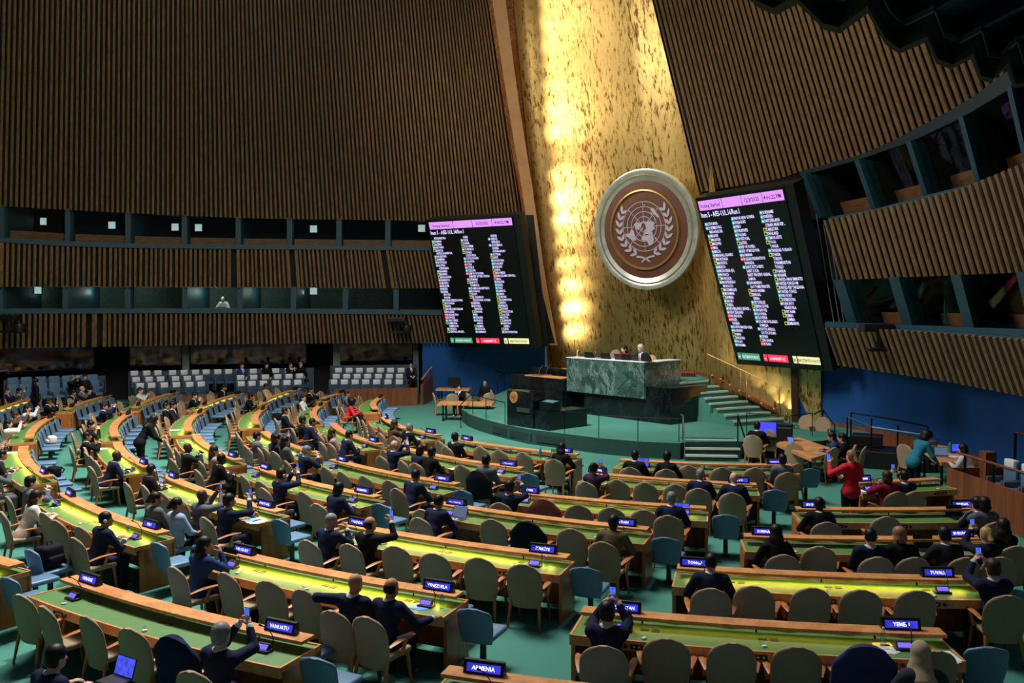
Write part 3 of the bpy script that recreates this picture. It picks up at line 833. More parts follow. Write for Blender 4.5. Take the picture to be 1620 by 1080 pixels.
# ------------------------------------------------------------------ emblem
def arc_pts(r, a0, a1, n): return [(r * math.cos(lerp(a0, a1, k / n)), r * math.sin(lerp(a0, a1, k / n))) for k in range(n + 1)]
CONT = {  # rough coast outlines (lon, lat) for the polar map
 'north_america': [(-165, 62), (-160, 70), (-140, 70), (-125, 71), (-110, 73), (-95, 74), (-82, 72), (-80, 64), (-92, 60), (-92, 56), (-80, 52), (-78, 60), (-68, 60), (-60, 54), (-66, 46), (-71, 42), (-76, 36), (-81, 30), (-81, 26), (-84, 30), (-95, 29), (-97, 22), (-90, 20), (-88, 16), (-83, 10), (-79, 8), (-86, 11), (-94, 16), (-105, 20), (-113, 28), (-120, 34), (-124, 42), (-125, 50), (-135, 58), (-150, 60)],
 'greenland': [(-55, 60), (-52, 68), (-60, 76), (-68, 79), (-45, 83), (-25, 82), (-20, 75), (-25, 70), (-40, 65), (-44, 60)],
 'south_america': [(-79, 8), (-72, 12), (-62, 10), (-52, 5), (-48, 0), (-36, -6), (-39, -15), (-42, -22), (-50, -28), (-57, -36), (-64, -42), (-68, -52), (-74, -52), (-74, -42), (-71, -30), (-71, -18), (-80, -6), (-80, 0)],
 'eurasia': [(-9, 37), (-9, 43), (-2, 44), (-4, 48), (2, 51), (8, 54), (10, 58), (5, 60), (8, 64), (15, 69), (28, 71), (42, 67), (55, 69), (70, 73), (80, 74), (105, 78), (115, 74), (140, 73), (160, 70), (180, 69), (190, 66), (178, 63), (164, 60), (160, 54), (156, 58), (142, 58), (136, 53), (141, 50), (131, 43), (127, 38), (121, 38), (122, 30), (116, 23), (108, 20), (109, 12), (104, 9), (100, 13), (103, 2), (99, 8), (97, 17), (90, 22), (84, 18), (80, 12), (77, 8), (73, 17), (70, 22), (62, 25), (56, 27), (50, 30), (56, 24), (59, 21), (52, 16), (44, 12), (39, 21), (35, 29), (35, 36), (27, 37), (23, 38), (19, 42), (14, 45), (17, 40), (12, 42), (4, 43), (0, 39), (-5, 36)],
 'africa': [(-6, 35), (10, 37), (20, 32), (32, 31), (36, 23), (43, 12), (51, 12), (46, 3), (40, -5), (40, -15), (35, -22), (32, -28), (26, -34), (19, -35), (14, -25), (12, -15), (13, -6), (9, 2), (5, 5), (-8, 4), (-15, 10), (-17, 18), (-12, 27)],
 'madagascar': [(49, -13), (50, -17), (47, -25), (44, -24), (44, -17)],
 'australia': [(114, -22), (122, -18), (130, -12), (136, -12), (137, -16), (141, -11), (146, -19), (153, -26), (150, -37), (140, -38), (134, -32), (124, -33), (115, -34)],
 'new_guinea': [(131, -1), (141, -3), (148, -8), (150, -10), (141, -9), (136, -5)],
 'borneo': [(109, 1), (117, 6), (119, 2), (116, -4), (110, -3)],
 'sumatra': [(95, 5), (104, -2), (106, -6), (101, -3)],
 'japan': [(130, 32), (137, 36), (141, 42), (145, 44), (141, 38), (136, 34)],
 'new_zealand': [(172, -35), (178, -38), (174, -42), (168, -46), (171, -42)],
 'iceland': [(-24, 65), (-18, 67), (-14, 65), (-19, 63)],
 'britain': [(-5, 50), (1, 52), (-3, 58), (-6, 56)],
}
def emblem(name, label, M, R, thick, mats, full=True):
    """disc facing local -Y, x right, z up; R outer radius"""
    t = thing(name, label, 'emblem', M)
    disc, rim, ink, ring = mats
    def flat(mb, poly, y0, y1):
        n = len(poly)
        vs = [(x, y0, z) for x, z in poly] + [(x, y1, z) for x, z in poly]
        mb.add(vs, [list(range(n)), list(range(n, 2 * n))[::-1]] + [(i, n + i, n + (i + 1) % n, (i + 1) % n) for i in range(n)])
    Y = Matrix.Rotation(PI / 2, 4, 'X')
    if full:
        m = MB(); m.lathe([(R * .905, 0), (R, 0), (R, thick), (R * .985, thick * 1.06), (R * .92, thick), (R * .905, thick * .8)], 72, M=Y); m.build('outer_rim', rim, t, 50)
        m = MB(); m.lathe([(R * .885, thick * .6), (R * .91, thick * .6), (R * .91, thick * .95), (R * .885, thick * .95), (R * .885, thick * .6)], 72, M=Y); m.build('brass_line', ring, t, 50)
        m = MB(); m.lathe([(R * .91, thick * .5), (R * .91, thick * .7), (R * .66, thick * .95), (0, thick * .95)], 72, M=Y); m.build('field', disc, t, 30)
        ri_ = R * .655
        m = MB(); m.lathe([(ri_ - .06, thick * .9), (ri_ + .03, thick * .9), (ri_ + .03, thick * 1.35), (ri_ - .03, thick * 1.4), (ri_ - .06, thick * 1.2), (ri_ - .06, thick * .9)], 72, M=Y); m.build('inner_ring', ring, t, 50)
        y = -thick * .96
        rw = R * .41; cz = R * .055
    else:
        m = MB(); m.lathe([(0, 0), (R, 0), (R, thick), (0, thick)], 32, M=Y); m.build('field', disc, t, 50)
        y = -thick; rw = R * .58; cz = R * .08
    d = max(.004, R * .012)
    def pol(lon, lat):
        r = rw * (90 - lat) / 150; a = math.radians(lon - 90)
        return (r * math.cos(a), cz + r * math.sin(a))
    m = MB(); w = R * .0055
    for k in range(1, 6):
        r = rw * k / 5
        rows = [[(q * math.cos(2 * PI * j / 72), yy, cz + q * math.sin(2 * PI * j / 72)) for j in range(73)] for q, yy in ((r - w, y), (r - w, y - d * .5), (r + w, y - d * .5), (r + w, y))]
        m.grid(rows)
    for k in range(8):
        a = PI / 4 * k; c, s_ = math.cos(a), math.sin(a)
        r0 = rw * .2
        m.add([(r0 * c - w * s_, y - d * .5, cz + r0 * s_ + w * c), (rw * c - w * s_, y - d * .5, cz + rw * s_ + w * c), (rw * c + w * s_, y - d * .5, cz + rw * s_ - w * c), (r0 * c + w * s_, y - d * .5, cz + r0 * s_ - w * c)], [(0, 1, 2, 3)])
    m.build('map_grid', ink, t)
    m = MB()
    for nme, pl in CONT.items():
        poly = []
        for (lo0, la0), (lo1, la1) in zip(pl, pl[1:] + pl[:1]):
            for k in range(2): poly.append(pol(lerp(lo0, lo1, k / 2), lerp(la0, la1, k / 2)))
        flat(m, poly, y - d, y)
    m.build('continents', ink, t)
    m = MB()                                 # olive branches
    ro = rw * 1.17
    for sgn in (-1, 1):
        stem = []
        for k in range(9):
            a = math.radians(lerp(-96, 34, k / 8))
            stem.append((ro * math.cos(a), cz + ro * math.sin(a)))
        for k in range(1, 9):
            a = math.radians(lerp(-84, 30, k / 8))
            px_, pz_ = ro * math.cos(a), cz + ro * math.sin(a)
            tx, tz = -math.sin(a), math.cos(a)
            for side, ln, ang in ((1, .34, -.5), (-1, .27, .62)):
                dx = tx * math.cos(ang * 1) + math.cos(a) * math.sin(-ang); dz = tz * math.cos(ang) + math.sin(a) * math.sin(-ang)
                q = math.hypot(dx, dz); dx /= q; dz /= q
                l = rw * ln; wd = rw * .062
                leaf = []
                for j in range(5): leaf.append((px_ + dx * l * j / 4 - dz * wd * math.sin(PI * j / 4 * .92 + .12), pz_ + dz * l * j / 4 + dx * wd * math.sin(PI * j / 4 * .92 + .12)))
                for j in range(4, -1, -1): leaf.append((px_ + dx * l * j / 4 + dz * wd * math.sin(PI * j / 4 * .92 + .12), pz_ + dz * l * j / 4 - dx * wd * math.sin(PI * j / 4 * .92 + .12)))
                leaf = [(sgn * x, z) for x, z in leaf]
                flat(m, leaf if sgn > 0 else leaf[::-1], y - d, y)
        tail = [(-.42, -1.17), (-.2, -1.2), (.02, -1.27), (.22, -1.42), (.19, -1.46), (-.02, -1.33), (-.22, -1.27), (-.44, -1.24)]
        tail = [(sgn * x * rw, cz + z * rw) for x, z in tail]
        flat(m, tail if sgn > 0 else tail[::-1], y - d, y)
    m.build('olive_branches', ink, t)
    return t
EN = Vector((-.652, -.758, -.12)).normalized()
EC = PD(1023, 363, 38.6)
Mx = Vector((EN.y, -EN.x, 0)).normalized() * -1
EM = frame(EC - EN * .0, Mx, (0, 0, 1)); 
ez = Vector((0, 0, 1)); ez = (ez - EN * ez.dot(EN)).normalized()
ey = -EN; ex = ey.cross(ez)
for i in range(3): EM[i][0], EM[i][1], EM[i][2], EM[i][3] = ex[i], ey[i], ez[i], EC[i]
emblem('wall_emblem', 'large round bronze emblem with world map hanging on the gold wall', EM, 2.6, .2, (BRONZE, RIMG, SILVER, BRASS))
lm = frame(LC - FD * 1.72 + SD * -.06 + Vector((0, 0, 1.0)), FD, (0, 0, 1))
emblem('lectern_emblem', 'small round gold emblem on the black front of the lectern', lm, .2, .03, (plain('emblem_gold', (196, 140, 84), .5, metal=.2), RIMG, plain('emblem_brown', (110, 64, 34), .5), BRASS), False)

# ------------------------------------------------------------------ text
_fc = {}
def text_mesh(txt, size, align='LEFT', xscale=1.0, bold=0.0):
    """list of (verts, faces) in the xz plane facing -y"""
    key = (txt, align)
    if key not in _fc:
        cu = bpy.data.curves.new('t', 'FONT'); cu.body = txt; cu.size = 1; cu.align_x = align; cu.resolution_u = 1; cu.offset = .012
        o = bpy.data.objects.new('t', cu)
        me = o.to_mesh()
        _fc[key] = ([v.co.copy() for v in me.vertices], [tuple(p.vertices) for p in me.polygons])
        o.to_mesh_clear(); bpy.data.objects.remove(o); bpy.data.curves.remove(cu)
    vs, fs = _fc[key]
    return [(v.x * size * xscale, 0, v.y * size) for v in vs], fs
def add_text(mb, txt, x, y, z, size, align='LEFT', xs=1.0, mi=0):
    v, f = text_mesh(txt, size, align, xs)
    mb.add([(a + x, y, c + z) for a, b, c in v], f, mi)

LISTS = {
 'left': ["Afghanistan|Albania+|Algeria x|Andorra+|Angola x|Antigua-Barbuda|Argentina+|Armenia x|Australia+|Austria+|Azerbaijan|Bahamas+|Bahrain x|Bangladesh x|Barbados+|Belarus-|Belgium+|Belize+|Benin+|Bhutan|Bolivia|Bosnia-Herzegovina+|Botswana x|Brazil x|Brunei Darussalam x|Bulgaria+|Burkina Faso-|Burundi-|Cabo Verde+|Cambodia x|Cameroon|Canada+|Central Afr Rep... x",
          "Chad|Chile+|China x|Colombia x|Comoros+|Congo x|Costa Rica|Côte d'Ivoire+|Croatia+|Cuba-|Cyprus+|Czechia+|Dem PR of Korea-|Dem Rep of the Congo|Denmark+|Djibouti x|Dominica|Dominican Republic+|Ecuador+|Egypt x|El Salvador x|Equatorial Guinea|Eritrea-|Estonia+|Eswatini|Ethiopia x|Fiji+|Finland+|France+|Gabon|Gambia x|Georgia+|Germany+",
          "Ghana|Greece+|Grenada|Guatemala+|Guinea|Guinea-Bissau|Guyana+|Haiti x|Honduras+|Hungary+|Iceland+|India x|Indonesia x|Iran (Islamic Republi...-|Iraq x|Ireland+|Israel+|Italy+|Jamaica+|Japan+|Jordan x|Kazakhstan x|Kenya x|Kiribati+|Kuwait x|Kyrgyzstan x|Lao PDR x|Latvia+|Lebanon x|Lesotho+|Liberia|Libya x|Liechtenstein+"],
 'right': ["Lithuania+|Luxembourg+|Madagascar|Malawi+|Malaysia x|Maldives x|Mali-|Malta+|Marshall Islands+|Mauritania x|Mauritius x|Mexico+|Micronesia (FS)+|Monaco+|Mongolia x|Montenegro+|Morocco|Mozambique x|Myanmar+|Namibia x|Nauru+|Nepal x|Netherlands (Kingd...+|New Zealand+|Nicaragua-|Niger-|Nigeria|North Macedonia+|Norway+|Oman x|Pakistan x|Palau+|Panama+",
           "Papua New Guinea+|Paraguay+|Peru+|Philippines+|Poland+|Portugal+|Qatar x|Rep of Korea+|Rep of Moldova+|Romania+|Russian Federation-|Rwanda|Saint Kitts-Nevis+|Saint Lucia|Saint Vincent-Grena...|Samoa|San Marino+|Sao Tome-Principe|Saudi Arabia x|Senegal x|Serbia|Seychelles+|Sierra Leone x|Singapore+|Slovakia+|Slovenia+|Solomon Islands+|Somalia|South Africa+|South Sudan|Spain+|Sri Lanka x|Sudan-",
           "Suriname+|Sweden+|Switzerland+|Syrian Arab Rep...|Tajikistan x|Thailand x|Timor-Leste+|Togo x|Tonga|Trinidad-Tobago+|Tunisia x|Türkiye|Turkmenistan|Tuvalu|Uganda x|Ukraine+|United Arab Emirates x|United Kingdom+|United Rep Tanzania x|United States+|Uruguay+|Uzbekistan x|Vanuatu+|Venezuela|Viet Nam x|Yemen x|Zambia|Zimbabwe x"]}
HEADV = glow('screen_violet', (226, 150, 255), .95); CYAN = glow('vote_yes', (60, 150, 165), 1.0); YEL = glow('vote_abstain', (190, 200, 90), .9); RED = glow('vote_no', (255, 60, 80), .95)
LGREEN = glow('legend_green', (70, 160, 110), .9); LYEL = glow('legend_yellow', (240, 240, 170), .95); LISTW = glow('screen_text', (214, 205, 255), 1.35); INK = plain('screen_ink', (40, 10, 60), .6)
SCRBK = plain('screen_black', (5, 5, 8), .35, var=.1)
def screen(name, label, TL, BL, BR, which):
    """three corners of the lit face; local x right, z up, W x H"""
    X = BR - BL; H = (TL - BL).length; W = X.length
    X.normalize(); Z = (TL - BL).normalized(); Z = (Z - X * Z.dot(X)).normalized(); Yv = Z.cross(X)
    M = Matrix.Identity(4)
    for i in range(3): M[i][0], M[i][1], M[i][2], M[i][3] = X[i], Yv[i], Z[i], BL[i]
    skew = (TL - BL).dot(X)
    t = thing(name, label, 'screen', M)
    sx = lambda x, z: x + skew * z / H
    def q(mb, x0, x1, z0, z1, y=0, mi=0, dy=.01):
        mb.hexa([Vector((sx(x0, z0), y, z0)), Vector((sx(x1, z0), y, z0)), Vector((sx(x1, z0), y + dy, z0)), Vector((sx(x0, z0), y + dy, z0))],
                [Vector((sx(x0, z1), y, z1)), Vector((sx(x1, z1), y, z1)), Vector((sx(x1, z1), y + dy, z1)), Vector((sx(x0, z1), y + dy, z1))], mi)
    m = MB(); q(m, -.12, W + .42, -.1, H + .12, .04, 0, .5); m.build('housing', plain('screen_case', (16, 16, 18), .45), t)
    m = MB(); q(m, -.04, W + .04, -.04, H + .04, 0, 0, .045); m.build('display', SCRBK, t)
    y = -.006
    m = MB(); c = [0, .295, .53, .765, 1]
    for a, b in zip(c, c[1:]): q(m, W * a + .012, W * b - .012, H * .945, H, y, 0, .01)
    m.build('header_bar', HEADV, t)
    m = MB()
    def tx(s, x, z, size, al='LEFT', xs=.8):
        add_text(m, s, sx(x, z), y - .008, z, size, al, xs)
    hz = H * .960
    tx('Voting Started', W * .147, hz, H * .032, 'CENTER'); tx('12/3/2025', W * .647, hz, H * .032, 'CENTER'); tx('4:06:22 PM', W * .88, hz, H * .032, 'CENTER')
    m.build('header_text', INK, t)
    m = MB(); tx('Item 5 - A/ES-11/L.16/Rev.1', W * .005, H * .905, H * .042, 'LEFT', .62); m.build('title_text', LISTW, t)
    
    lst = LISTS[which]
    x0s = ([.0, .36, .69] if which == 'left' else [.02, .36, .70])
    top = .885 if which == 'left' else .875
    dz = H * (top - .105) / 33 
    for ci, colm in enumerate(lst):
        m = MB()
        zt = H * top if ci < 2 else H * (top + (.0 if which == 'left' else .03))
        if which == 'right' and ci == 1: zt = H * (top + .015)
        for ri2, s in enumerate(colm.split('|')):
            v = s[-1] if s[-1] in '+x-' and not s.endswith('...') else ''
            nm = s[:-1].strip() if v else s
            z = zt - dz * (ri2 + .9); x = W * x0s[ci]
            tx(nm.upper(), x + dz * 1.02, z + dz * .1, dz * 1.06, 'LEFT', .60)
            if v:
                sym = MB(); cm, sm_ = {'+': (CYAN, LISTW), 'x': (YEL, INK), '-': (RED, LISTW)}[v]
                q(sym, x, x + dz * .9, z, z + dz * .86, y, 0, .008)
                o = y - .008; cx, cz, r, w = sx(x + dz * .45, z), z + dz * .43, dz * .3, dz * .07
                if v == 'x':
                    q(sym, x + dz * .18, x + dz * .72, z + dz * .18, z + dz * .68, o, 1, .004)
                if v in '+-': q(sym, x + dz * .15, x + dz * .75, z + dz * .36, z + dz * .5, o, 1, .004)
                if v == '+': q(sym, x + dz * .38, x + dz * .52, z + dz * .14, z + dz * .72, o, 1, .004)
                sym.build({'+': 'yes_mark', 'x': 'abstain_mark', '-': 'no_mark'}[v], [cm, sm_], t)
        m.build('country_list', LISTW, t)
    for a, b, mat, s, n, wt in ((.04, .30, LGREEN, 'IN FAVOUR:91', 'yes', LISTW), (.37, .64, RED, 'AGAINST:12', 'no', LISTW), (.72, 1.0, LYEL, 'ABSTENTION:57', 'abstain', INK)):
        if which == 'right': a -= .0
        m = MB(); q(m, W * (a + .035), W * b, H * .022, H * .066, y, 0, .008); q(m, W * (a - .02), W * (a + .022), H * .022, H * .066, y, 0, .008); m.build(n + '_bar', mat, t)
        m = MB(); tx(s, W * (a + .035 + b) / 2, H * .034, H * .026, 'CENTER', .8); tx({'yes': '+', 'no': '–', 'abstain': 'X'}[n], W * (a + .001), H * .03, H * .034, 'CENTER', .9); m.build(n + '_text', wt, t)
    return t
screen('voting_screen', 'left voting board listing Afghanistan to Liechtenstein above the blue wall', PD(678, 352, 41.6), PD(712, 546, 43.6), PD(838, 548, 41.6), 'left')
screen('voting_screen', 'right voting board listing Lithuania to Zimbabwe beside the gold emblem', PD(1104, 320, 31.3), PD(1168, 573, 33.2), PD(1300, 583, 29.9), 'right')
# dark speaker columns beside the left screen
for i, (a, b, y) in enumerate((((838, 340), (862, 548), 42.2), ((850, 455), (872, 543), 42.6))):
    p, q = PD(*a, y - .8), PD(*b, y)
    t = thing('line_array_speaker', 'slim black loudspeaker column %s' % ('right of the left voting board' if i == 0 else 'between left voting board and beige strip'), 'loudspeaker', Matrix.Translation(q))
    m = MB(); w = Vector((.18, 0, 0)); d = Vector((0, .3, 0)); z = p - q
    m.hexa([-w, w, w + d, -w + d], [z - w, z + w, z + w + d, z - w + d]); m.build('cabinet', plain('grey_black_case', (34, 34, 36), .5), t)
    m = MB(); f = Vector((0, -.02, 0)); w *= .8
    m.hexa([-w + f, w + f, w, -w], [z - w + f, z + w + f, z + w, z - w]); m.build('grille', BLACK, t)
# ------------------------------------------------------------------ seats
def shell(mb, hw, prof, t, n=12, mi=0, curve=.05):
    """upholstered back: prof rows (z, halfwidth factor, y); closed thin shell"""
    rows = []
    for z, k, y in prof:
        w = hw * k
        f = [(w * math.sin(a), y + curve * (1 - math.cos(a)) * -0 + t / 2 * abs(math.cos(a)) ** .6 * (1 if math.cos(a) > 0 else -1) + curve * (abs(math.sin(a)) ** 2) * k, z) for a in [2 * PI * j / (2 * n) for j in range(2 * n)]]
        rows.append(f)
    mb.grid(rows, mi, closed=True)
    for r in (rows[0], rows[-1]): mb.add(r, [list(range(len(r)))], mi)
    return mb

def beige_parts():
    out = []
    m = MB(); m.rbox(-.255, .255, -.24, .25, .40, .475, .03, 3); out.append(('seat', m.mesh('seat', BEIGE, 40)))
    prof = []
    for k in range(15):
        u = k / 14; z = .30 + .67 * u
        wf = (.82 + .18 * min(1, u / .35)) if u < .62 else math.sqrt(max(0, 1 - ((u - .62) / .385) ** 2.1))
        prof.append((z, wf, -.235 - .12 * u))
    m = MB(); shell(m, .275, prof, .055); out.append(('backrest', m.mesh('backrest', BEIGE, 50)))
    for s in (-1, 1):
        m = MB(); rows = []
        for k in range(9):
            u = k / 8; y = -.24 + .42 * u; z = .60 + .05 * u + .02 * math.sin(u * PI); w = .022 + .024 * math.sin(u * PI * .9); x = s * (.27 + .06 * u)
            rows.append([(x - w, y, z), (x, y, z - .014), (x + w, y, z), (x, y, z + .012)])
        m.grid(rows, closed=True); m.add(rows[-1], [(0, 1, 2, 3)])
        m.tube([(s * .315, .05, .64), (s * .275, .0, .44)], [.022, .026], 6); out.append(('armrest', m.mesh('armrest', LEGWOOD, 50)))
    for sx in (-1, 1):
        for y0, y1 in ((.2, .24), (-.22, -.30)):
            m = MB(); m.tube([(sx * .21, y0, .42), (sx * .235, lerp(y0, y1, .7), .12), (sx * .245, y1, 0)], [.027, .021, .016], 6, 0); out.append(('leg', m.mesh('leg', LEGWOOD, 50)))
    return out
def blue_parts():
    out = []
    m = MB(); m.rbox(-.24, .24, -.2, .27, .41, .49, .035, 3); out.append(('seat', m.mesh('seat', BLUEV, 40)))
    prof = []
    for k in range(13):
        u = k / 12; z = .38 + .47 * u
        wf = (.86 + .14 * min(1, u / .4)) if u < .78 else math.sqrt(max(0, 1 - ((u - .78) / .225) ** 2.6))
        prof.append((z, wf, -.215 - .10 * u))
    m = MB(); shell(m, .25, prof, .06, curve=.03); out.append(('backrest', m.mesh('backrest', BLUEV, 50)))
    m = MB(); m.lathe([(.10, 0), (.10, .02), (.045, .04), (.04, .38), (.09, .41)], 12); out.append(('pedestal', m.mesh('pedestal', plain('teal_pedestal', (30, 52, 60), .45, var=.1), 40)))
    return out
def vip_parts(BLUEV=BLUEV):
    out = []
    m = MB(); m.rbox(-.24, .24, -.22, .2, .30, .42, .04, 2); out.append(('seat', m.mesh('seat', BLUEV, 40)))
    m = MB(); m.rbox(-.235, .235, -.33, -.22, .36, .95, .04, 2); out.append(('backrest', m.mesh('backrest', BLUEV, 40)))
    m = MB(); m.rbox(-.17, .17, -.345, -.205, .74, .965, .015, 2); out.append(('headrest_cover', m.mesh('headrest_cover', WHITE, 40)))
    for s in (-1, 1):
        m = MB(); m.rbox(s * .27 - .03, s * .27 + .03, -.3, .14, .0, .56, .02, 1); out.append(('armrest', m.mesh('armrest', plain('grey_arm', (70, 82, 92), .5), 40)))
    return out
BEIGE_P, BLUE_P, VIP_P = beige_parts(), blue_parts(), vip_parts()
VIPD_P = vip_parts(plain('slate_vinyl', (62, 82, 102), .45, var=.06, scale=20))
def seat_thing(name, parts, M, label, cat, group=None, skip=()):
    t = thing(name, label, cat, M, group)
    for n, d in parts:
        if n in skip: continue
        put(n, d, t)
    return t

# ------------------------------------------------------------------ desks
CEN = Vector((5.5, 31.0))
# key: section letter + row from the front; ledge ends in the picture, lit lamp strength, plates (left, right)
DESKS = {
 'R5': ((1352, 763), (1480, 757), 0, ('VIET NAM', '')), 'R4': ((1265, 804), (1545, 803), 0, ('SEYCHELLES', 'SENEGAL')),
 'R3': ((1183, 847), (1558, 850), 0, ('SURINAME', 'BURUNDI')), 'R2': ((1078, 897), (1530, 915), .8, ('TONGA', 'TUVALU')),
 'R1': ((928, 965), (1484, 1000), .12, ('UZBEKISTAN', 'YEMEN')), 'R0': ((712, 1062), (1300, 1125), 0, ('ARMENIA', '')),
 'C6': ((985, 727), (1247, 735), 0, ('', 'TRINIDAD-TOBAGO')), 'C5': ((935, 748), (1192, 766), .05, ('THAILAND', 'TOGO')),
 'C4': ((820, 779), (1112, 803), .3, ('TUNISIA', '')), 'C3': ((690, 795), (1020, 836), .06, ('STATE OF PALESTINE', 'SUDAN')),
 'C2': ((545, 829), (893, 880), 1, ('UGANDA', 'TÜRKİYE')), 'C1': ((365, 873), (720, 940), 1, ('URUGUAY', 'VENEZUELA')), 'C0': ((110, 915), (480, 1010), .0, ('UKRAINE', 'VANUATU')),
 'D6': ((725, 695), (911, 718), 0, ('SPAIN', 'SOMALIA')), 'D5': ((640, 709), (823, 740), .05, ('', 'CENTRAL AFR REP')), 'D4': ((528, 727), (720, 765), .05, ('SERBIA', 'SAMOA')),
 'D3': ((407, 739), (594, 785), .25, ('RWANDA', 'ROMANIA')), 'D3b': ((470, 757), (722, 812), .9, ('', '')),
 'D2': ((262, 752), (440, 808), .9, ('QATAR', 'PORTUGAL')), 'D1': ((100, 780), (255, 842), 1, ('POLAND', 'PERU')), 'D0': ((-160, 822), (22, 893), .5, ('', '')),
 'E6': ((607, 660), (692, 688), 0, ('PANAMA', 'PALAU')), 'E5': ((527, 670), (600, 702), .15, ('', 'OMAN')), 'E4': ((418, 683), (497, 715), .9, ('', 'NORWAY')),
 'E3': ((309, 687), (376, 727), .8, ('', 'NIGER')), 'E2': ((185, 700), (232, 738), .8, ('', 'NEPAL')), 'E1': ((37, 706), (74, 754), .8, ('', 'NAMIBIA')),
 'F6': ((603, 628), (593, 646), 0, ('MYANMAR', '')), 'F5': ((509, 640), (501, 665), .1, ('MALTA', '')), 'F4': ((417, 646), (405, 670), .7, ('MALI', '')),
 'F3': ((318, 651), (298, 681), .6, ('MALAWI', '')), 'F2': ((206, 653), (182, 690), .1, ('LIBYA', '')), 'F1': ((82, 659), (46, 692), .1, ('LEBANON', '')),
 'G6': ((542, 621), (512, 629), 0, ('KUWAIT', '')), 'G5': ((472, 615), (414, 637), .6, ('JAMAICA', 'KENYA')), 'G4': ((381, 622), (318, 643), .7, ('JAPAN', 'JORDAN')),
 'G3': ((279, 620), (213, 644), .1, ('ISRAEL', 'ITALY')), 'G2': ((172, 625), (107, 646), .1, ('IRAQ', 'IRELAND')), 'G1': ((57, 628), (-16, 652), .7, ('INDIA', ''))}
# D3 and D3b are the fourth and third rows of one block
DESKS['D3'], DESKS['D2x'] = ((407, 739), (594, 785), .25, ('RWANDA', 'ROMANIA')), None
del DESKS['D3b'], DESKS['D2x']
BLOCK = {'R': 'right block', 'C': 'middle block', 'D': 'left-middle block', 'E': 'left block', 'F': 'far-left block', 'G': 'rear-left block'}
NTH = ['first', 'second', 'third', 'fourth', 'fifth', 'sixth', 'seventh', 'eighth']
def desk_phrase(k):
    b, r = k[0], int(k[1])
    pl = [q for q in DESKS[k][3] if q]
    if k in ('R1', 'R2', 'R3', 'R4', 'R0', 'C1', 'C2', 'C3'):
        nm = {'R1': 'Yemen', 'R2': 'Tuvalu', 'R3': 'Suriname', 'R4': 'Seychelles', 'R0': 'Armenia', 'C1': 'Venezuela', 'C2': 'Türkiye', 'C3': 'Sudan'}[k]
        return '%s desk' % nm
    return 'row %s, %s' % (NTH[6 - r], BLOCK[b])
DESK = {}
SLOTS = []
for k, (pa, pb, lit, plates) in DESKS.items():
    A, B = P(*pa, .88).xy, P(*pb, .88).xy
    if k[0] in 'FG': pass
    mid = (A + B) / 2
    d = (B - A); L = d.length; d.normalize()
    n = Vector((-d.y, d.x))
    if n.dot(CEN - mid) < 0: n = -n; A, B = B, A; d = -d
    R = max(9.0, (CEN - mid).length)
    th = 2 * math.asin(min(.9, L / 2 / R))
    C = mid + n * math.sqrt(R * R - L * L / 4)
    a0 = math.atan2(*(A - C).yx); a1 = math.atan2(*(B - C).yx)
    if a1 - a0 > PI: a1 -= 2 * PI
    if a1 - a0 < -PI: a1 += 2 * PI
    DESK[k] = dict(A=A, B=B, C=C, R=R, a0=a0, a1=a1, L=L, lit=lit, plates=plates)
def dpt(k, s, v, h=0.0):
    """point of desk k: s along (0..1), v across (0 front edge .. .73 back edge)"""
    D = DESK[k]
    a = lerp(D['a0'], D['a1'], s); r = D['R'] - (v - .53)
    return Vector((D['C'].x + r * math.cos(a), D['C'].y + r * math.sin(a), h))
def ddir(k, s):
    D = DESK[k]
    a = lerp(D['a0'], D['a1'], s)
    return Vector((-math.cos(a), -math.sin(a), 0))           # toward the podium
def drot(k, s):
    v = ddir(k, s); return math.atan2(-v.x, v.y)             # rotation so that local +y looks to the podium
def sweep(mb, k, s0, s1, v0, v1, h0, h1, n=10, mi=0):
    rows = []
    for i in range(n + 1):
        s = lerp(s0, s1, i / n)
        rows.append([dpt(k, s, v0, h0), dpt(k, s, v1, h0), dpt(k, s, v1, h1), dpt(k, s, v0, h1)])
    mb.grid(rows, mi, closed=True); mb.add(rows[0], [(0, 1, 2, 3)], mi); mb.add(rows[-1], [(3, 2, 1, 0)], mi)
LAMP = glow('desk_lamp_strip', (255, 226, 120), 1.2)
CONSOLE = {}
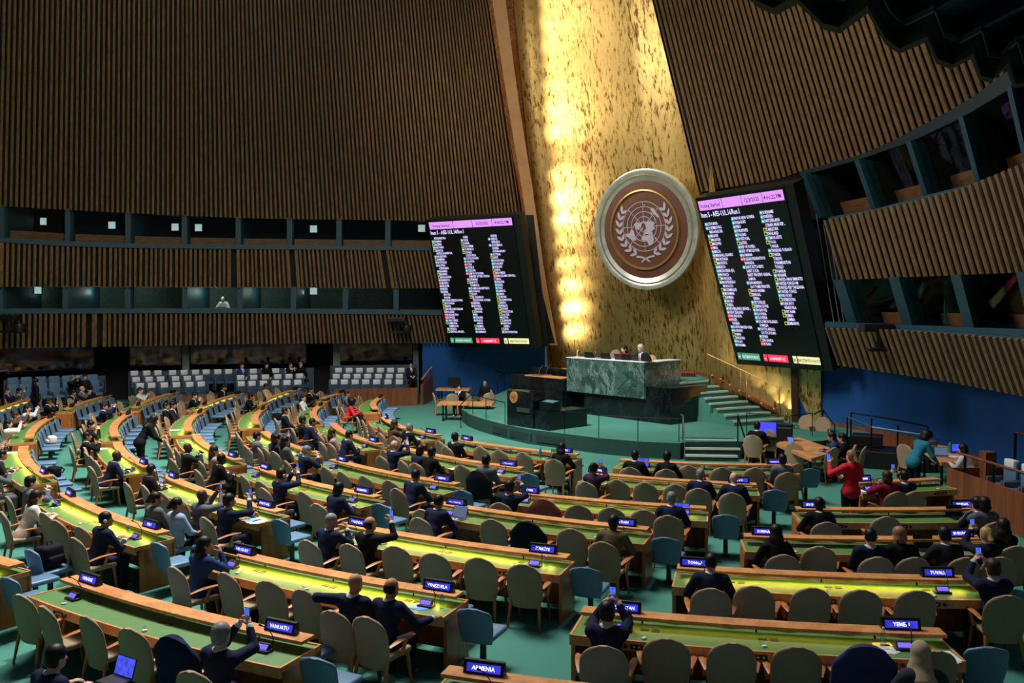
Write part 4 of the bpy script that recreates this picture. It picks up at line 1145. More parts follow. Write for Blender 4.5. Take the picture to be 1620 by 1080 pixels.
def build_desk(k):
    D = DESK[k]; L = D['L']
    M = Matrix.Translation(dpt(k, .5, .3)); inv = M.inverted()
    row = NTH[6 - int(k[1])]
    lab = 'curved wooden delegates desk with green top, ' + (desk_phrase(k).replace(' desk', ' plate') if 'desk' in desk_phrase(k) else desk_phrase(k))
    t = thing('delegate_desk', lab, 'desk', M, 'rows of delegate desks')
    e = .1 / L; tk = .028
    m = MB(); sweep(m, k, -e + tk / L, 1 + e - tk / L, tk, .73 - tk, .70, .748); m.build('desktop', LEATHER, t, M=inv)
    m = MB(); sweep(m, k, -e, 1 + e, 0, tk, .63, .752); sweep(m, k, -e, 1 + e, .73 - tk, .73, .69, .762)
    for s in (-e, 1 + e - tk / L): sweep(m, k, s, s + tk / L, 0, .73, .69, .756, 1)
    m.build('edge_trim', OAK, t, M=inv)
    m = MB(); sweep(m, k, -e * .6, 1 + e * .6, .42, .66, .852, .892); m.build('ledge', OAK, t, M=inv)
    for s in (-e, 1 + e - .05 / L):
        m = MB(); sweep(m, k, s, s + .05 / L, .1, .73, 0, .69, 1); m.build('end_panel', OAKV, t, M=inv)
    m = MB(); sweep(m, k, -e, 1 + e, .66, .70, .08, .69); m.build('modesty_panel', OAKV, t, M=inv)
    for i in range(1, 6, 2):
        s = i / 6
        m = MB(); m.tube([dpt(k, s, .62, .74), dpt(k, s, .60, .86)], .012, 5); m.build('ledge_post', BLACKM, t, M=inv)
    if D['lit']:
        m = MB(); sweep(m, k, .01, .99, .47, .49, .838, .851); m.build('lamp_strip', LAMP, t, M=inv)
    # control panels with two knobs in the fascia and sockets on the top
    for i in range(3):
        s = (i + .5) / 3
        Mk = frame(dpt(k, s, -.002, .685), Vector((ddir(k, s).y, -ddir(k, s).x, 0)), (0, 0, 1))
        m = MB(); m.box(-.075, .075, -.006, .01, -.028, .028)
        for x in (-.13, .13): m.tube([(x, .01, 0), (x, -.015, 0)], .024, 8)
        for x in (-.03, .03): m.box(x - .012, x + .012, -.012, 0, -.008, .008, 1)
        m.build('control_panel', [BLACK, WHITE], t, M=inv @ Mk)
        Mk = frame(dpt(k, s + .02, .40, .7485), Vector((ddir(k, s).y, -ddir(k, s).x, 0)), (0, 0, 1))
        m = MB(); m.box(-.08, .02, -.03, .03, 0, .006); m.box(.06, .15, -.045, .045, 0, .006)
        m.build('socket_plate', plain('dark_socket', (50, 42, 34), .5), t, M=inv @ Mk)
    for side, s in ((0, .085), (1, .915)):
        nm = D['plates'][side]
        if not nm: continue
        if (pos := P0A(k, side)) is not None: s = pos
        dv = ddir(k, s); x = Vector((dv.y, -dv.x, 0))
        Mk = frame(dpt(k, s, .58, .892), x, (0, 0, 1))
        p = thing('name_plate', 'black illuminated country sign on the %s end of the ledge, %s' % (('left', 'right')[side], desk_phrase(k)), 'sign', Mk, 'country signs on the desks')
        m = MB(); m.add([(-.22, -.06, 0), (.22, -.06, 0), (.22, .05, 0), (-.22, .05, 0), (-.22, -.015, .135), (.22, -.015, .135), (.22, .03, .135), (-.22, .03, .135)], [(3, 2, 1, 0), (4, 5, 6, 7), (0, 1, 5, 4), (1, 2, 6, 5), (2, 3, 7, 6), (3, 0, 4, 7)])
        m.build('housing', BLACK, p)
        F = frame((0, -.0395, .0665), (1, 0, 0), (0, .3162, .9487))
        m = MB(); m.box(-.185, .185, -.004, .004, -.042, .042); sc = m.build('display', SCREEN_BLUE, p, M=F)
        m = MB(); sz = .062 if len(nm) < 9 else .062 * 8.5 / len(nm); add_text(m, nm, 0, -.0055, -.022, sz, 'CENTER', .95); m.build('lettering', TEXT_W, sc)
        # microphone console on the desk in front of it
        Mk = frame(dpt(k, s + (.01 if side == 0 else -.01), .30, .7485), x, (0, 0, 1))
        c = thing('microphone_console', 'black microphone console with blue display by the %s sign, %s' % (('left', 'right')[side], desk_phrase(k)), 'console', Mk, 'microphone consoles on the desks')
        if not CONSOLE:
            m = MB(); m.rbox(-.11, .11, -.06, .07, 0, .03, .008, 1); m.add([(-.085, -.03, .03), (.085, -.03, .03), (.085, .05, .03), (-.085, .05, .03), (-.085, .02, .085), (.085, .02, .085), (.085, .05, .085), (-.085, .05, .085)], [(4, 5, 6, 7), (0, 1, 5, 4), (1, 2, 6, 5), (2, 3, 7, 6), (3, 0, 4, 7)]); CONSOLE['body'] = m.mesh('body', BLACK, 40)
            m = MB(); m.add([(-.075, -.029, .036), (.075, -.029, .036), (.075, .011, .079), (-.075, .011, .079)], [(0, 1, 2, 3)]); CONSOLE['display'] = m.mesh('display', glow('console_violet', (110, 92, 250), 1.6, .25, 30))
            m = MB(); m.tube([(.1, .05, .02), (.1, .07, .16), (.06, .03, .26), (.02, -.03, .31)], .006, 5); m.tube([(.02, -.03, .31), (0, -.055, .325)], .012, 6); CONSOLE['microphone'] = m.mesh('microphone', BLACK, 50)
        for n_, d_ in CONSOLE.items(): put(n_, d_, c)
PLX = {('R1', 0): 988, ('R2', 0): 1104, ('R3', 0): 1214, ('R4', 0): 1290, ('C5', 0): 946, ('C4', 0): 838, ('C3', 0): 722, ('C2', 0): 566, ('C6', 1): 1231, ('R1', 1): 1433, ('R2', 1): 1491, ('R3', 1): 1525, ('C1', 1): 694, ('C2', 1): 860, ('C3', 1): 989, ('R0', 0): 765, ('C0', 0): 136, ('C0', 1): 441, ('C1', 0): 383}
def P0A(k, side):
    if (k, side) not in PLX: return None
    px = PLX[(k, side)]
    best = min(range(201), key=lambda i: abs(810 + FPX * dpt(k, i / 200, .58).x / dpt(k, i / 200, .58).y - px))
    return best / 200
for k in DESKS: build_desk(k)
# seats: six beige armchairs behind each desk, six blue chairs before it
for k, D in DESK.items():
    cnt = 6 if D['L'] > 3.4 else max(2, int(D['L'] / .68))
    for i in range(cnt):
        s = (i + .5) / cnt
        SLOTS.append(dict(k=k, i=i, s=s, kind='beige', pos=dpt(k, s, .03), rot=drot(k, s), occ=None))
        SLOTS.append(dict(k=k, i=i, s=s, kind='blue', pos=dpt(k, s, 1.05), rot=drot(k, s), occ=None))
# ------------------------------------------------------------------ people: smooth bodies grown from distance fields
def rot_to(d):
    return Vector((0, 0, 1)).rotation_difference(Vector(d).normalized()).to_matrix()
class Field:
    """prims: ('c', a, b, ra, rb) round cone, ('e', centre, radii, 3x3 rotation), ('-e', ...) carve, ('-p', point, normal) cut"""
    def __init__(s): s.p = []
    def cone(s, a, b, ra, rb, k=.03): s.p.append(('c', np.array(a, float), np.array(b, float), ra, rb, k)); return s
    def ell(s, c, r, R=None, k=.03, neg=False): s.p.append(('-e' if neg else 'e', np.array(c, float), np.array(r, float), np.array(R if R is not None else Matrix.Identity(3)), k)); return s
    def cut(s, p, n): s.p.append(('-p', np.array(p, float), np.array(n, float))); return s
    def bounds(s):
        lo, hi = np.full(3, 1e9), np.full(3, -1e9)
        for q in s.p:
            if q[0] == 'c':
                for c, r in ((q[1], q[3]), (q[2], q[4])): lo = np.minimum(lo, c - r); hi = np.maximum(hi, c + r)
            elif q[0] == 'e':
                r = q[2].max(); lo = np.minimum(lo, q[1] - r); hi = np.maximum(hi, q[1] + r)
        return lo - .03, hi + .03
    def mesh(s, res):
        lo, hi = s.bounds()
        n = np.ceil((hi - lo) / res).astype(int) + 1
        ax = [lo[i] + res * np.arange(n[i]) for i in range(3)]
        F = np.full(n, .08, np.float32)
        for q in s.p:
            if q[0] == 'c':
                m = max(q[3], q[4]) + .07; bl, bh = np.minimum(q[1], q[2]) - m, np.maximum(q[1], q[2]) + m
            elif q[0] in ('e', '-e'):
                m = q[2].max() + .07; bl, bh = q[1] - m, q[1] + m
            else: bl, bh = lo, hi
            i0 = np.clip(((bl - lo) / res).astype(int), 0, n - 1); i1 = np.clip(((bh - lo) / res).astype(int) + 2, 1, n)
            if np.any(i1 <= i0): continue
            X, Y, Z = np.meshgrid(ax[0][i0[0]:i1[0]], ax[1][i0[1]:i1[1]], ax[2][i0[2]:i1[2]], indexing='ij')
            sl = tuple(slice(a, b) for a, b in zip(i0, i1))
            V = np.stack([X, Y, Z], -1)
            if q[0] == 'c':
                a, b, ra, rb, k = q[1:]
                ba = b - a; l2 = max(1e-9, ba @ ba)
                t = np.clip(((V - a) @ ba) / l2, 0, 1)
                d = np.linalg.norm(V - a - t[..., None] * ba, axis=-1) - (ra + (rb - ra) * t)
            elif q[0] in ('e', '-e'):
                c, r, R, k = q[1:]
                L = (V - c) @ R                      # into the local frame
                k0 = np.linalg.norm(L / r, axis=-1); k1 = np.linalg.norm(L / (r * r), axis=-1)
                d = k0 * (k0 - 1) / np.maximum(k1, 1e-6)
            else:
                d = (V - q[1]) @ q[2]
            f = F[sl]
            if q[0] in ('-e', '-p'):
                F[sl] = np.maximum(f, -d if q[0] == '-e' else d)
            else:
                h = np.clip(.5 + .5 * (f - d) / k, 0, 1)
                F[sl] = f * (1 - h) + d * h - k * h * (1 - h)
        return surface_nets(F, lo, res)
def surface_nets(F, lo, res):
    S = F < 0
    nx, ny, nz = F.shape
    acc = np.zeros((nx - 1, ny - 1, nz - 1, 3), np.float32); cnt = np.zeros((nx - 1, ny - 1, nz - 1), np.float32)
    cs = [(i, j, k) for i in (0, 1) for j in (0, 1) for k in (0, 1)]
    def sub(A, o): return A[o[0]:nx - 1 + o[0], o[1]:ny - 1 + o[1], o[2]:nz - 1 + o[2]]
    for a in cs:
        for axis in range(3):
            if a[axis]: continue
            b = tuple(1 if i == axis else a[i] for i in range(3))
            fa, fb = sub(F, a), sub(F, b)
            mk = (fa < 0) != (fb < 0)
            t = np.where(mk, fa / np.where(mk, fa - fb, 1), 0)
            for i in range(3): acc[..., i] += np.where(mk, a[i] + (t if i == axis else 0), 0)
            cnt += mk
    act = cnt > 0
    idx = np.full(act.shape, -1, np.int64); idx[act] = np.arange(act.sum())
    ii = np.argwhere(act)
    V = (ii + acc[act] / cnt[act][:, None]) * res + lo
    faces = []
    for axis in range(3):
        sh = [slice(None)] * 3; sh2 = [slice(None)] * 3
        sh[axis] = slice(0, -1); sh2[axis] = slice(1, None)
        A, B = S[tuple(sh)], S[tuple(sh2)]
        e = np.argwhere(A != B)
        u, v = [(1, 2), (2, 0), (0, 1)][axis]
        e = e[(e[:, u] > 0) & (e[:, v] > 0) & (e[:, u] < F.shape[u] - 1) & (e[:, v] < F.shape[v] - 1)]
        q = []
        for du, dv in ((-1, -1), (0, -1), (0, 0), (-1, 0)):
            c = e.copy(); c[:, u] += du; c[:, v] += dv
            q.append(idx[c[:, 0], c[:, 1], c[:, 2]])
        Q = np.stack(q, 1)
        fl = A[e[:, 0], e[:, 1], e[:, 2]]
        Q[~fl] = Q[~fl][:, ::-1]
        faces.append(Q)
    Q = np.concatenate(faces)
    return V, Q[(Q >= 0).all(1)]
def np_mesh(name, pieces, mats, mis=None):
    """pieces: list of (V, Q, material index array or int)"""
    me = bpy.data.meshes.new(name)
    vs, fs, ms = [], [], []
    o = 0
    for V, Q, mi in pieces:
        vs.append(V); fs.append(Q + o); o += len(V)
        ms.append(np.full(len(Q), mi) if np.isscalar(mi) else mi)
    V, Q, MI = np.concatenate(vs), np.concatenate(fs), np.concatenate(ms)
    me.vertices.add(len(V)); me.vertices.foreach_set('co', V.astype(np.float32).ravel())
    me.loops.add(len(Q) * 4); me.polygons.add(len(Q))
    me.polygons.foreach_set('loop_start', np.arange(len(Q)) * 4)
    me.loops.foreach_set('vertex_index', Q.astype(np.int32).ravel())
    me.update(calc_edges=True)
    for m in mats: me.materials.append(m)
    me.polygons.foreach_set('material_index', MI.astype(np.int32))
    me.polygons.foreach_set('use_smooth', [True] * len(Q))
    me.validate(); me.update()
    return me

def V3(*a): return Vector(a)
def ik(a, b, la, lb, pole):
    """elbow position for shoulder a, wrist b"""
    d = b - a; L = min(d.length, (la + lb) * .995); d.normalize(); b2 = a + d * L
    x = (la * la - lb * lb + L * L) / (2 * L); h = math.sqrt(max(0, la * la - x * x))
    p = pole - d * pole.dot(d); p.normalize()
    return a + d * x + p * h, b2

def hand_field(kind, side):
    """wrist at origin, fingers along +y, palm facing -z, thumb on the +x side for side=1"""
    f = Field()
    f.cone((0, -.015, 0), (0, .02, 0), .024, .026, .015)
    f.ell((0, .052, -.002), (.040, .05, .016), None, .012)
    curl = {'flat': .25, 'rest': .55, 'grip': 1.05, 'point': .8}[kind]
    for i, (x, L) in enumerate(((.030, .072), (.010, .080), (-.011, .074), (-.030, .058))):
        p = V3(x, .088 - abs(i - 1.2) * .006, 0); a = curl * (.55 + .08 * i)
        sp = (x * .9)
        for j, l in enumerate((L * .45, L * .32, L * .25)):
            q = p + V3(sp * l / L * .3, math.cos(a) * l, -math.sin(a) * l)
            f.cone(p, q, .0095 - .001 * j, .009 - .0012 * j, .004)
            p = q; a += curl * .55
    p = V3(.026, .018, -.008); q = p + V3(.030, .028, -.012); r = q + V3(.012, .032, -.010 - .02 * curl); 
    f.cone(p, q, .015, .0115, .008); f.cone(q, r, .011, .0085, .004)
    if side < 0:
        for k, pr in enumerate(f.p):
            if pr[0] == 'c': pr[1][0] *= -1; pr[2][0] *= -1
    return f
_hand = {}
def hand_mesh(kind, side):
    if (kind, side) not in _hand: _hand[(kind, side)] = hand_field(kind, side).mesh(.0055)
    return _hand[(kind, side)]

# one skeleton per pose.  Local frame: floor under the pelvis at z=0, facing +y.
def skeleton(pose):
    g = dict(POSES[pose])
    seat = g.get('pz', .53)
    J = {}
    J['pel'] = V3(0, g.get('py', 0), seat)
    lean, side, tw = g.get('lean', .1), g.get('side', 0), g.get('twist', 0)
    up = V3(math.sin(side), math.sin(lean), math.cos(lean)).normalized()
    rx = V3(math.cos(tw), math.sin(tw), 0); rx = (rx - up * rx.dot(up)).normalized()
    fw = up.cross(rx)
    J['wai'] = J['pel'] + up * .17
    J['che'] = J['pel'] + up * .36 + fw * .01
    J['nec'] = J['pel'] + up * .50
    sh = g.get('w', .175)
    for s, n in ((-1, 'l'), (1, 'r')):
        J['sh' + n] = J['pel'] + up * .455 + rx * sh * s
    hl = g.get('hlean', lean * .5); hy = g.get('hyaw', 0); hs = g.get('hside', 0)
    Rh = Matrix.Rotation(hy, 3, 'Z') @ Matrix.Rotation(-hl, 3, 'X') @ Matrix.Rotation(hs, 3, 'Y')
    J['hed'] = J['nec'] + up * .045 + Rh @ V3(0, .025, .125)
    J['Rh'] = Rh
    J['up'], J['rx'], J['fw'] = up, rx, fw
    for s, n in ((-1, 'l'), (1, 'r')):
        w = g['h' + n]
        wr = V3(*w['at'])
        el, wr = ik(J['sh' + n], wr, .29, .25, V3(*w.get('pole', (s * .8, -.3, -.8))))
        J['el' + n], J['wr' + n] = el, wr
        J['hk' + n] = w.get('kind', 'rest')
        fa = (wr - el).normalized()
        pn = V3(*w.get('palm', (0, 0, -1))); pn = (pn - fa * pn.dot(fa)).normalized()
        J['hm' + n] = (fa, pn)
        hip = J['pel'] + V3(s * .095, .02, -.02)
        if seat < .8:
            kn = g.get('k' + n, (s * .13, .43 + J['pel'].y, .50)); an = g.get('a' + n, (s * .14, .40 + J['pel'].y, .08))
        else:
            kn = g.get('k' + n, (s * .10, .03, .50)); an = g.get('a' + n, (s * .10, -.02, .08))
        J['hi' + n], J['kn' + n], J['an' + n] = hip, V3(*kn), V3(*an)
    return J

PSC = 1.03
def grow(pose, res=.0125):
    J = skeleton(pose); fem = POSES[pose].get('fem', 0)
    R3 = Matrix((J['rx'], J['fw'], J['up'])).transposed()
    def torso(f, e):
        f.ell(J['pel'] + J['up'] * .02, (.165 + e, .125 + e, .125 + e), R3, .05)
        f.ell(J['wai'], (.145 + e - .015 * fem, .105 + e, .13 + e), R3, .05)
        f.ell(J['che'], (.168 + e - .02 * fem, .112 + e, .165 + e), R3, .05)
        if fem:
            for s in (-1, 1): f.ell(J['che'] + J['fw'] * .085 + J['rx'] * s * .065 + J['up'] * .0, (.06 + e, .055 + e, .06 + e), R3, .04)
        f.cone(J['shl'] * .8 + J['nec'] * .2 - J['up'] * .01, J['shr'] * .8 + J['nec'] * .2 - J['up'] * .01, .07 + e, .07 + e, .05)
        f.cone(J['nec'] - J['up'] * .05, J['nec'] - J['up'] * .0, .085 + e * .6, .062 + e * .5, .04)
    def arms(f, e, to=1.0):
        for n in 'lr':
            f.cone(J['sh' + n], J['el' + n], .062 + e, .046 + e, .035)
            f.cone(J['el' + n], lerp(J['el' + n], J['wr' + n], to), .045 + e, lerp(.045, .027, to) + e, .02)
    def legs(f, e):
        for n in 'lr':
            f.cone(J['hi' + n], J['kn' + n], .088 + e, .060 + e, .03)
            f.cone(J['kn' + n], J['an' + n], .058 + e, .040 + e, .02)
    # skin body: one continuous surface with head
    f = Field(); torso(f, -.012); arms(f, -.004); legs(f, -.012)
    for n in 'lr':
        f.cone(J['an' + n], J['an' + n] + V3(0, .13, -.035), .040, .034, .03)
    H, Rh = J['hed'], J['Rh']
    hp = lambda x, y, z: H + Rh @ V3(x, y, z)
    f.cone(J['nec'] - J['up'] * .04, hp(0, -.015, -.07), .058, .054, .03)
    f.ell(hp(0, -.012, .025), (.076, .096, .094), Rh, .03)
    f.ell(hp(0, .022, -.045), (.056, .070, .078), Rh, .03)
    f.cone(hp(0, .088, .005), hp(0, .106, -.026), .010, .015, .012)
    f.ell(hp(0, .075, -.085), (.024, .020, .020), Rh, .02)
    f.cone(hp(-.018, .084, -.058), hp(.018, .084, -.058), .010, .010, .01)
    for s in (-1, 1):
        f.ell(hp(s * .033, .094, .012), (.017, .012, .011), Rh, .008, True)
        f.ell(hp(s * .079, -.008, -.008), (.010, .022, .032), Rh, .008)
    V, Q = f.mesh(res * .8)
    Fc = V[Q].mean(1); L = (Fc - np.array(H)) @ np.array(Rh)
    mi = np.zeros(len(Q), int)
    eye = ((np.abs(np.abs(L[:, 0]) - .033) < .014) & (np.abs(L[:, 2] - .012) < .008) & (L[:, 1] > .06))
    brow = ((np.abs(np.abs(L[:, 0]) - .034) < .022) & (np.abs(L[:, 2] - .036) < .006) & (L[:, 1] > .06))
    lip = ((np.abs(L[:, 0]) < .026) & (np.abs(L[:, 2] + .058) < .009) & (L[:, 1] > .06))
    mi[eye | brow] = 1; mi[lip] = 2
    pieces = [(V, Q, mi)]
    hands = {}
    for s, n in ((-1, 'l'), (1, 'r')):
        fa, pn = J['hm' + n]
        z = -pn; y = fa; x = y.cross(z)
        Rm = np.array(Matrix((x, y, z)).transposed())
        hv, hq = hand_mesh(J['hk' + n], -s)     # thumbs toward the body midline when palms face down
        pieces.append((hv @ Rm.T + np.array(J['wr' + n]), hq, 0))
        hands[n] = (J['wr' + n], fa, pn)
    SK = plain('skin_light', (214, 164, 138), .55, spec=.3, var=.05, scale=20)
    body = np_mesh('body_' + pose, pieces, [SK, plain('face_dark', (42, 26, 22), .6), plain('lips', (150, 80, 76), .5)])
    # jacket
    f = Field(); torso(f, .012); arms(f, .012, .93)
    if POSES[pose].get('pz', .5) > .8: f.ell(J['pel'] - V3(0, 0, .03), (.185, .15, .14), None, .05)
    else: f.ell(J['pel'] + V3(0, -.01, -.02), (.185, .15, .12), None, .04)
    V, Q = f.mesh(res)
    Fc = V[Q].mean(1)
    L = (Fc - np.array(J['nec'])) @ np.array(R3)
    mi = np.zeros(len(Q), int)
    rad = np.hypot(L[:, 0], L[:, 1])
    mi[(rad < .082) & (L[:, 2] > -.03)] = 1
    mi[(L[:, 1] > .03) & (np.abs(L[:, 0]) < .052 * np.clip((L[:, 2] + .26) / .2, 0, 1)) & (L[:, 2] > -.26)] = 1
    mi[(L[:, 1] > .05) & (np.abs(L[:, 0]) < .016) & (L[:, 2] > -.25) & (L[:, 2] < -.03)] = 2
    for n in 'lr':
        a = np.array(J['el' + n]); b = np.array(J['wr' + n]); t = ((Fc - a) @ (b - a)) / ((b - a) @ (b - a))
        d = np.linalg.norm(Fc - a - np.clip(t, 0, 2)[:, None] * (b - a), axis=1)
        mi[(t > .86) & (d < .07)] = 1
    SUIT = plain('suit_navy', (26, 32, 52), .8, spec=.2, var=.1, scale=40)
    jacket = np_mesh('jacket_' + pose, [(V, Q, mi)], [SUIT, WHITE, plain('tie_dark', (40, 30, 60), .6)])
    f = Field(); legs(f, .008)
    f.ell(J['pel'] + V3(0, .01, 0), (.165, .13, .12), None, .04)
    V, Q = f.mesh(res * 1.15)
    for n in 'lr': pass
    tr = [(V, Q, 0)]
    f = Field()
    for n in 'lr':
        f.cone(J['an' + n] + V3(0, -.03, -.035), J['an' + n] + V3(0, .16, -.045), .042, .036, .02)
    f.cut((0, 0, .005), (0, 0, -1))
    Vs, Qs = f.mesh(.014); tr.append((Vs, Qs, 1))
    trousers = np_mesh('trousers_' + pose, tr, [SUIT, plain('black_shoe', (16, 14, 14), .35)])
    T = Matrix.Translation((0, 0, 0 if POSES[pose].get('pz', .5) > .8 else -.045)) @ Matrix.Scale(PSC, 4)
    if POSES[pose].get('pz', .5) > .8: T = Matrix.Scale(1.05, 4)
    for me in (body, jacket, trousers): me.transform(T)
    for n in ('hed', 'wrl', 'wrr'): J[n] = T @ J[n]
    J['S'] = T.to_scale().x
    return dict(body=body, jacket=jacket, trousers=trousers, J=J, hands=hands)

def hair_mesh(kind):
    f = Field(); E = None
    if kind in ('short', 'thin'):
        f.ell((0, -.018, .036), (.086, .101, .094), E, .02); f.ell((0, -.045, -.01), (.080, .068, .075), E, .02)
        f.ell((0, .10, -.035), (.085, .085, .088), E, 0.01, True)
        f.cut((0, 0, -.075), (0, -.2, -1)); 
    elif kind == 'full':
        f.ell((0, -.014, .045), (.092, .106, .098), E, .02); f.ell((0, -.045, -.02), (.086, .072, .085), E, .02)
        f.ell((0, .10, -.04), (.086, .088, .09), E, 0.01, True); f.cut((0, 0, -.09), (0, -.2, -1))
    elif kind == 'fringe':                      # balding: only a band round the back
        f.ell((0, -.02, .0), (.084, .098, .085), E, .02)
        f.ell((0, .075, -.02), (.1, .09, .12), E, 0.01, True); f.cut((0, 0, .035), (0, .25, 1)); f.cut((0, 0, -.075), (0, -.2, -1))
    elif kind in ('long', 'longer'):
        f.ell((0, -.014, .04), (.092, .106, .097), E, .03); f.ell((0, -.05, -.06), (.096, .075, .12), E, .03)
        d = .16 if kind == 'long' else .30
        f.cone((-.05, -.065, -.1), (-.06, -.075, -.1 - d), .055, .032, .04); f.cone((.05, -.065, -.1), (.06, -.075, -.1 - d), .055, .032, .04); f.cone((0, -.075, -.1), (0, -.085, -.13 - d), .06, .03, .04)
        f.ell((0, .105, -.05), (.078, .095, .12), E, 0.01, True)
    elif kind == 'bob':
        f.ell((0, -.014, .04), (.093, .106, .097), E, .03); f.ell((0, -.035, -.05), (.10, .085, .09), E, .03)
        f.ell((0, .105, -.05), (.078, .095, .12), E, 0.01, True); f.cut((0, 0, -.12), (0, 0, -1))
    elif kind in ('bun', 'tail'):
        f.ell((0, -.018, .036), (.085, .100, .093), E, .02); f.ell((0, -.045, -.01), (.080, .066, .075), E, .02)
        if kind == 'bun': f.ell((0, -.10, .07), (.045, .045, .045), E, .02)
        else: f.cone((0, -.10, .03), (0, -.15, -.06), .035, .036, .02); f.cone((0, -.15, -.06), (0, -.14, -.22), .036, .016, .02)
        f.ell((0, .10, -.035), (.085, .085, .088), E, 0.01, True); f.cut((0, 0, -.085), (0, -.2, -1))
    elif kind == 'afro':
        f.ell((0, -.02, .04), (.135, .135, .125), E, .03); f.ell((0, -.05, -.06), (.12, .09, .10), E, .04)
        f.ell((0, .115, -.04), (.085, .1, .09), E, 0.01, True)
    elif kind == 'veil':
        f.ell((0, -.012, .03), (.094, .112, .106), E, .03); f.ell((0, -.02, -.06), (.085, .095, .09), E, .04)
        f.cone((0, -.03, -.1), (0, -.05, -.24), .085, .14, .05); f.cone((-.05, .02, -.14), (.05, .02, -.16), .07, .07, .05)
        f.ell((0, .11, -.02), (.058, .075, .075), E, 0.01, True); f.cut((0, 0, -.27), (0, 0, -1))
    V, Q = f.mesh(.0095)
    nm = 'veil' if kind == 'veil' else 'hair'
    return np_mesh(nm, [(V, Q, 0)], [plain('hair_black', (16, 13, 12), .5, spec=.3, var=.25, scale=30)])

POSES = {
 'desk': dict(lean=.38, hlean=.12, hl=dict(at=(-.15, .45, .79), kind='rest'), hr=dict(at=(.13, .46, .79), kind='rest')),
 'deskf': dict(lean=.34, hlean=.15, fem=1, w=.155, hl=dict(at=(-.12, .45, .79)), hr=dict(at=(.14, .45, .79))),
 'deskl': dict(lean=.32, hlean=.08, hyaw=.5, hl=dict(at=(-.10, .45, .79)), hr=dict(at=(.16, .46, .79))),
 'deskr': dict(lean=.30, hlean=.05, hyaw=-.55, hl=dict(at=(-.16, .46, .79)), hr=dict(at=(.08, .46, .79))),
 'lap': dict(lean=-.06, hlean=.02, hl=dict(at=(-.07, .30, .66), pole=(-.8, -.5, -.3)), hr=dict(at=(.07, .30, .66), pole=(.8, -.5, -.3))),
 'lapf': dict(lean=-.04, hlean=.02, hyaw=-.35, fem=1, w=.155, hl=dict(at=(-.06, .30, .66), pole=(-.8, -.5, -.3)), hr=dict(at=(.07, .30, .66), pole=(.8, -.5, -.3))),
 'chin': dict(lean=.30, hlean=.1, hyaw=-.3, hl=dict(at=(-.10, .46, .79)), hr=dict(at=(.13, .41, 1.02), pole=(.5, .6, -1), kind='grip', palm=(-1, -.3, 0))),
 'chinf': dict(lean=.22, hlean=.08, hyaw=-.5, fem=1, w=.155, hl=dict(at=(-.10, .40, .70)), hr=dict(at=(.12, .34, 1.05), pole=(.5, .6, -1), kind='grip', palm=(-1, -.3, 0))),
 'phone': dict(lean=.16, hlean=-.02, hl=dict(at=(-.07, .44, 1.20), pole=(-.7, .1, -1), kind='grip', palm=(1, .1, 0)), hr=dict(at=(.07, .44, 1.20), pole=(.7, .1, -1), kind='grip', palm=(-1, .1, 0))),
 'phonef': dict(lean=.14, hlean=0, fem=1, w=.155, hl=dict(at=(-.06, .42, 1.18), pole=(-.7, .1, -1), kind='grip', palm=(1, .1, 0)), hr=dict(at=(.06, .42, 1.18), pole=(.7, .1, -1), kind='grip', palm=(-1, .1, 0))),
 'phone1': dict(lean=.24, hlean=0, hyaw=-.3, hl=dict(at=(-.12, .48, .79)), hr=dict(at=(.20, .42, 1.20), pole=(.7, .1, -1), kind='grip', palm=(-1, .1, 0))),
 'clap': dict(lean=.08, hlean=.02, hl=dict(at=(-.045, .36, 1.0), pole=(-1, -.2, -.8), kind='flat', palm=(1, .1, 0)), hr=dict(at=(.045, .36, 1.02), pole=(1, -.2, -.8), kind='flat', palm=(-1, .1, 0))),
 'reach': dict(lean=.26, hlean=.1, hyaw=-.25, twist=-.12, hl=dict(at=(-.14, .46, .79)), hr=dict(at=(.46, .40, .80), pole=(.3, -.6, -.5))),
 'drape': dict(lean=.10, hlean=.16, hyaw=-.2, twist=.1, hl=dict(at=(-.52, -.02, 1.0), pole=(-.2, -1, .3)), hr=dict(at=(.12, .42, .79))),
 'stand': dict(pz=.93, lean=.02, hlean=.05, hl=dict(at=(-.22, .05, .82), pole=(-1, -1, 0)), hr=dict(at=(.22, .05, .82), pole=(1, -1, 0))),
 'standphone': dict(pz=.90, lean=.0, hlean=-.05, hyaw=.15, fem=1, w=.155, hl=dict(at=(-.26, .32, 1.40), pole=(-.7, .1, -1), kind='grip', palm=(1, .1, 0)), hr=dict(at=(.10, .30, 1.12), pole=(.8, -.2, -1), kind='grip')),
 'bend': dict(pz=.86, lean=.55, hlean=.5, hyaw=-.1, fem=1, w=.155, hl=dict(at=(-.12, .55, .86)), hr=dict(at=(.16, .52, .86))),
}
BOD, HAIRM = {}, {}
SKINS = {'l': plain('skin_light', (214, 164, 138)), 'm': plain('skin_tan', (176, 122, 90), .55, spec=.3, var=.05, scale=20), 'b': plain('skin_brown', (112, 72, 52), .5, spec=.3, var=.06, scale=20), 'd': plain('skin_deep', (64, 42, 34), .45, spec=.35, var=.06, scale=20)}
CLOTH = {}
def cloth(c, nm=None):
    key = 'cloth_%d_%d_%d' % c
    return plain(key, c, .82, spec=.15, var=.14, scale=26)
HAIRC = {'black': (15, 12, 12), 'brown': (58, 36, 24), 'dark brown': (34, 22, 17), 'grey': (128, 124, 120), 'blond': (176, 140, 92), 'white': (190, 186, 182), 'fair': (140, 104, 70)}
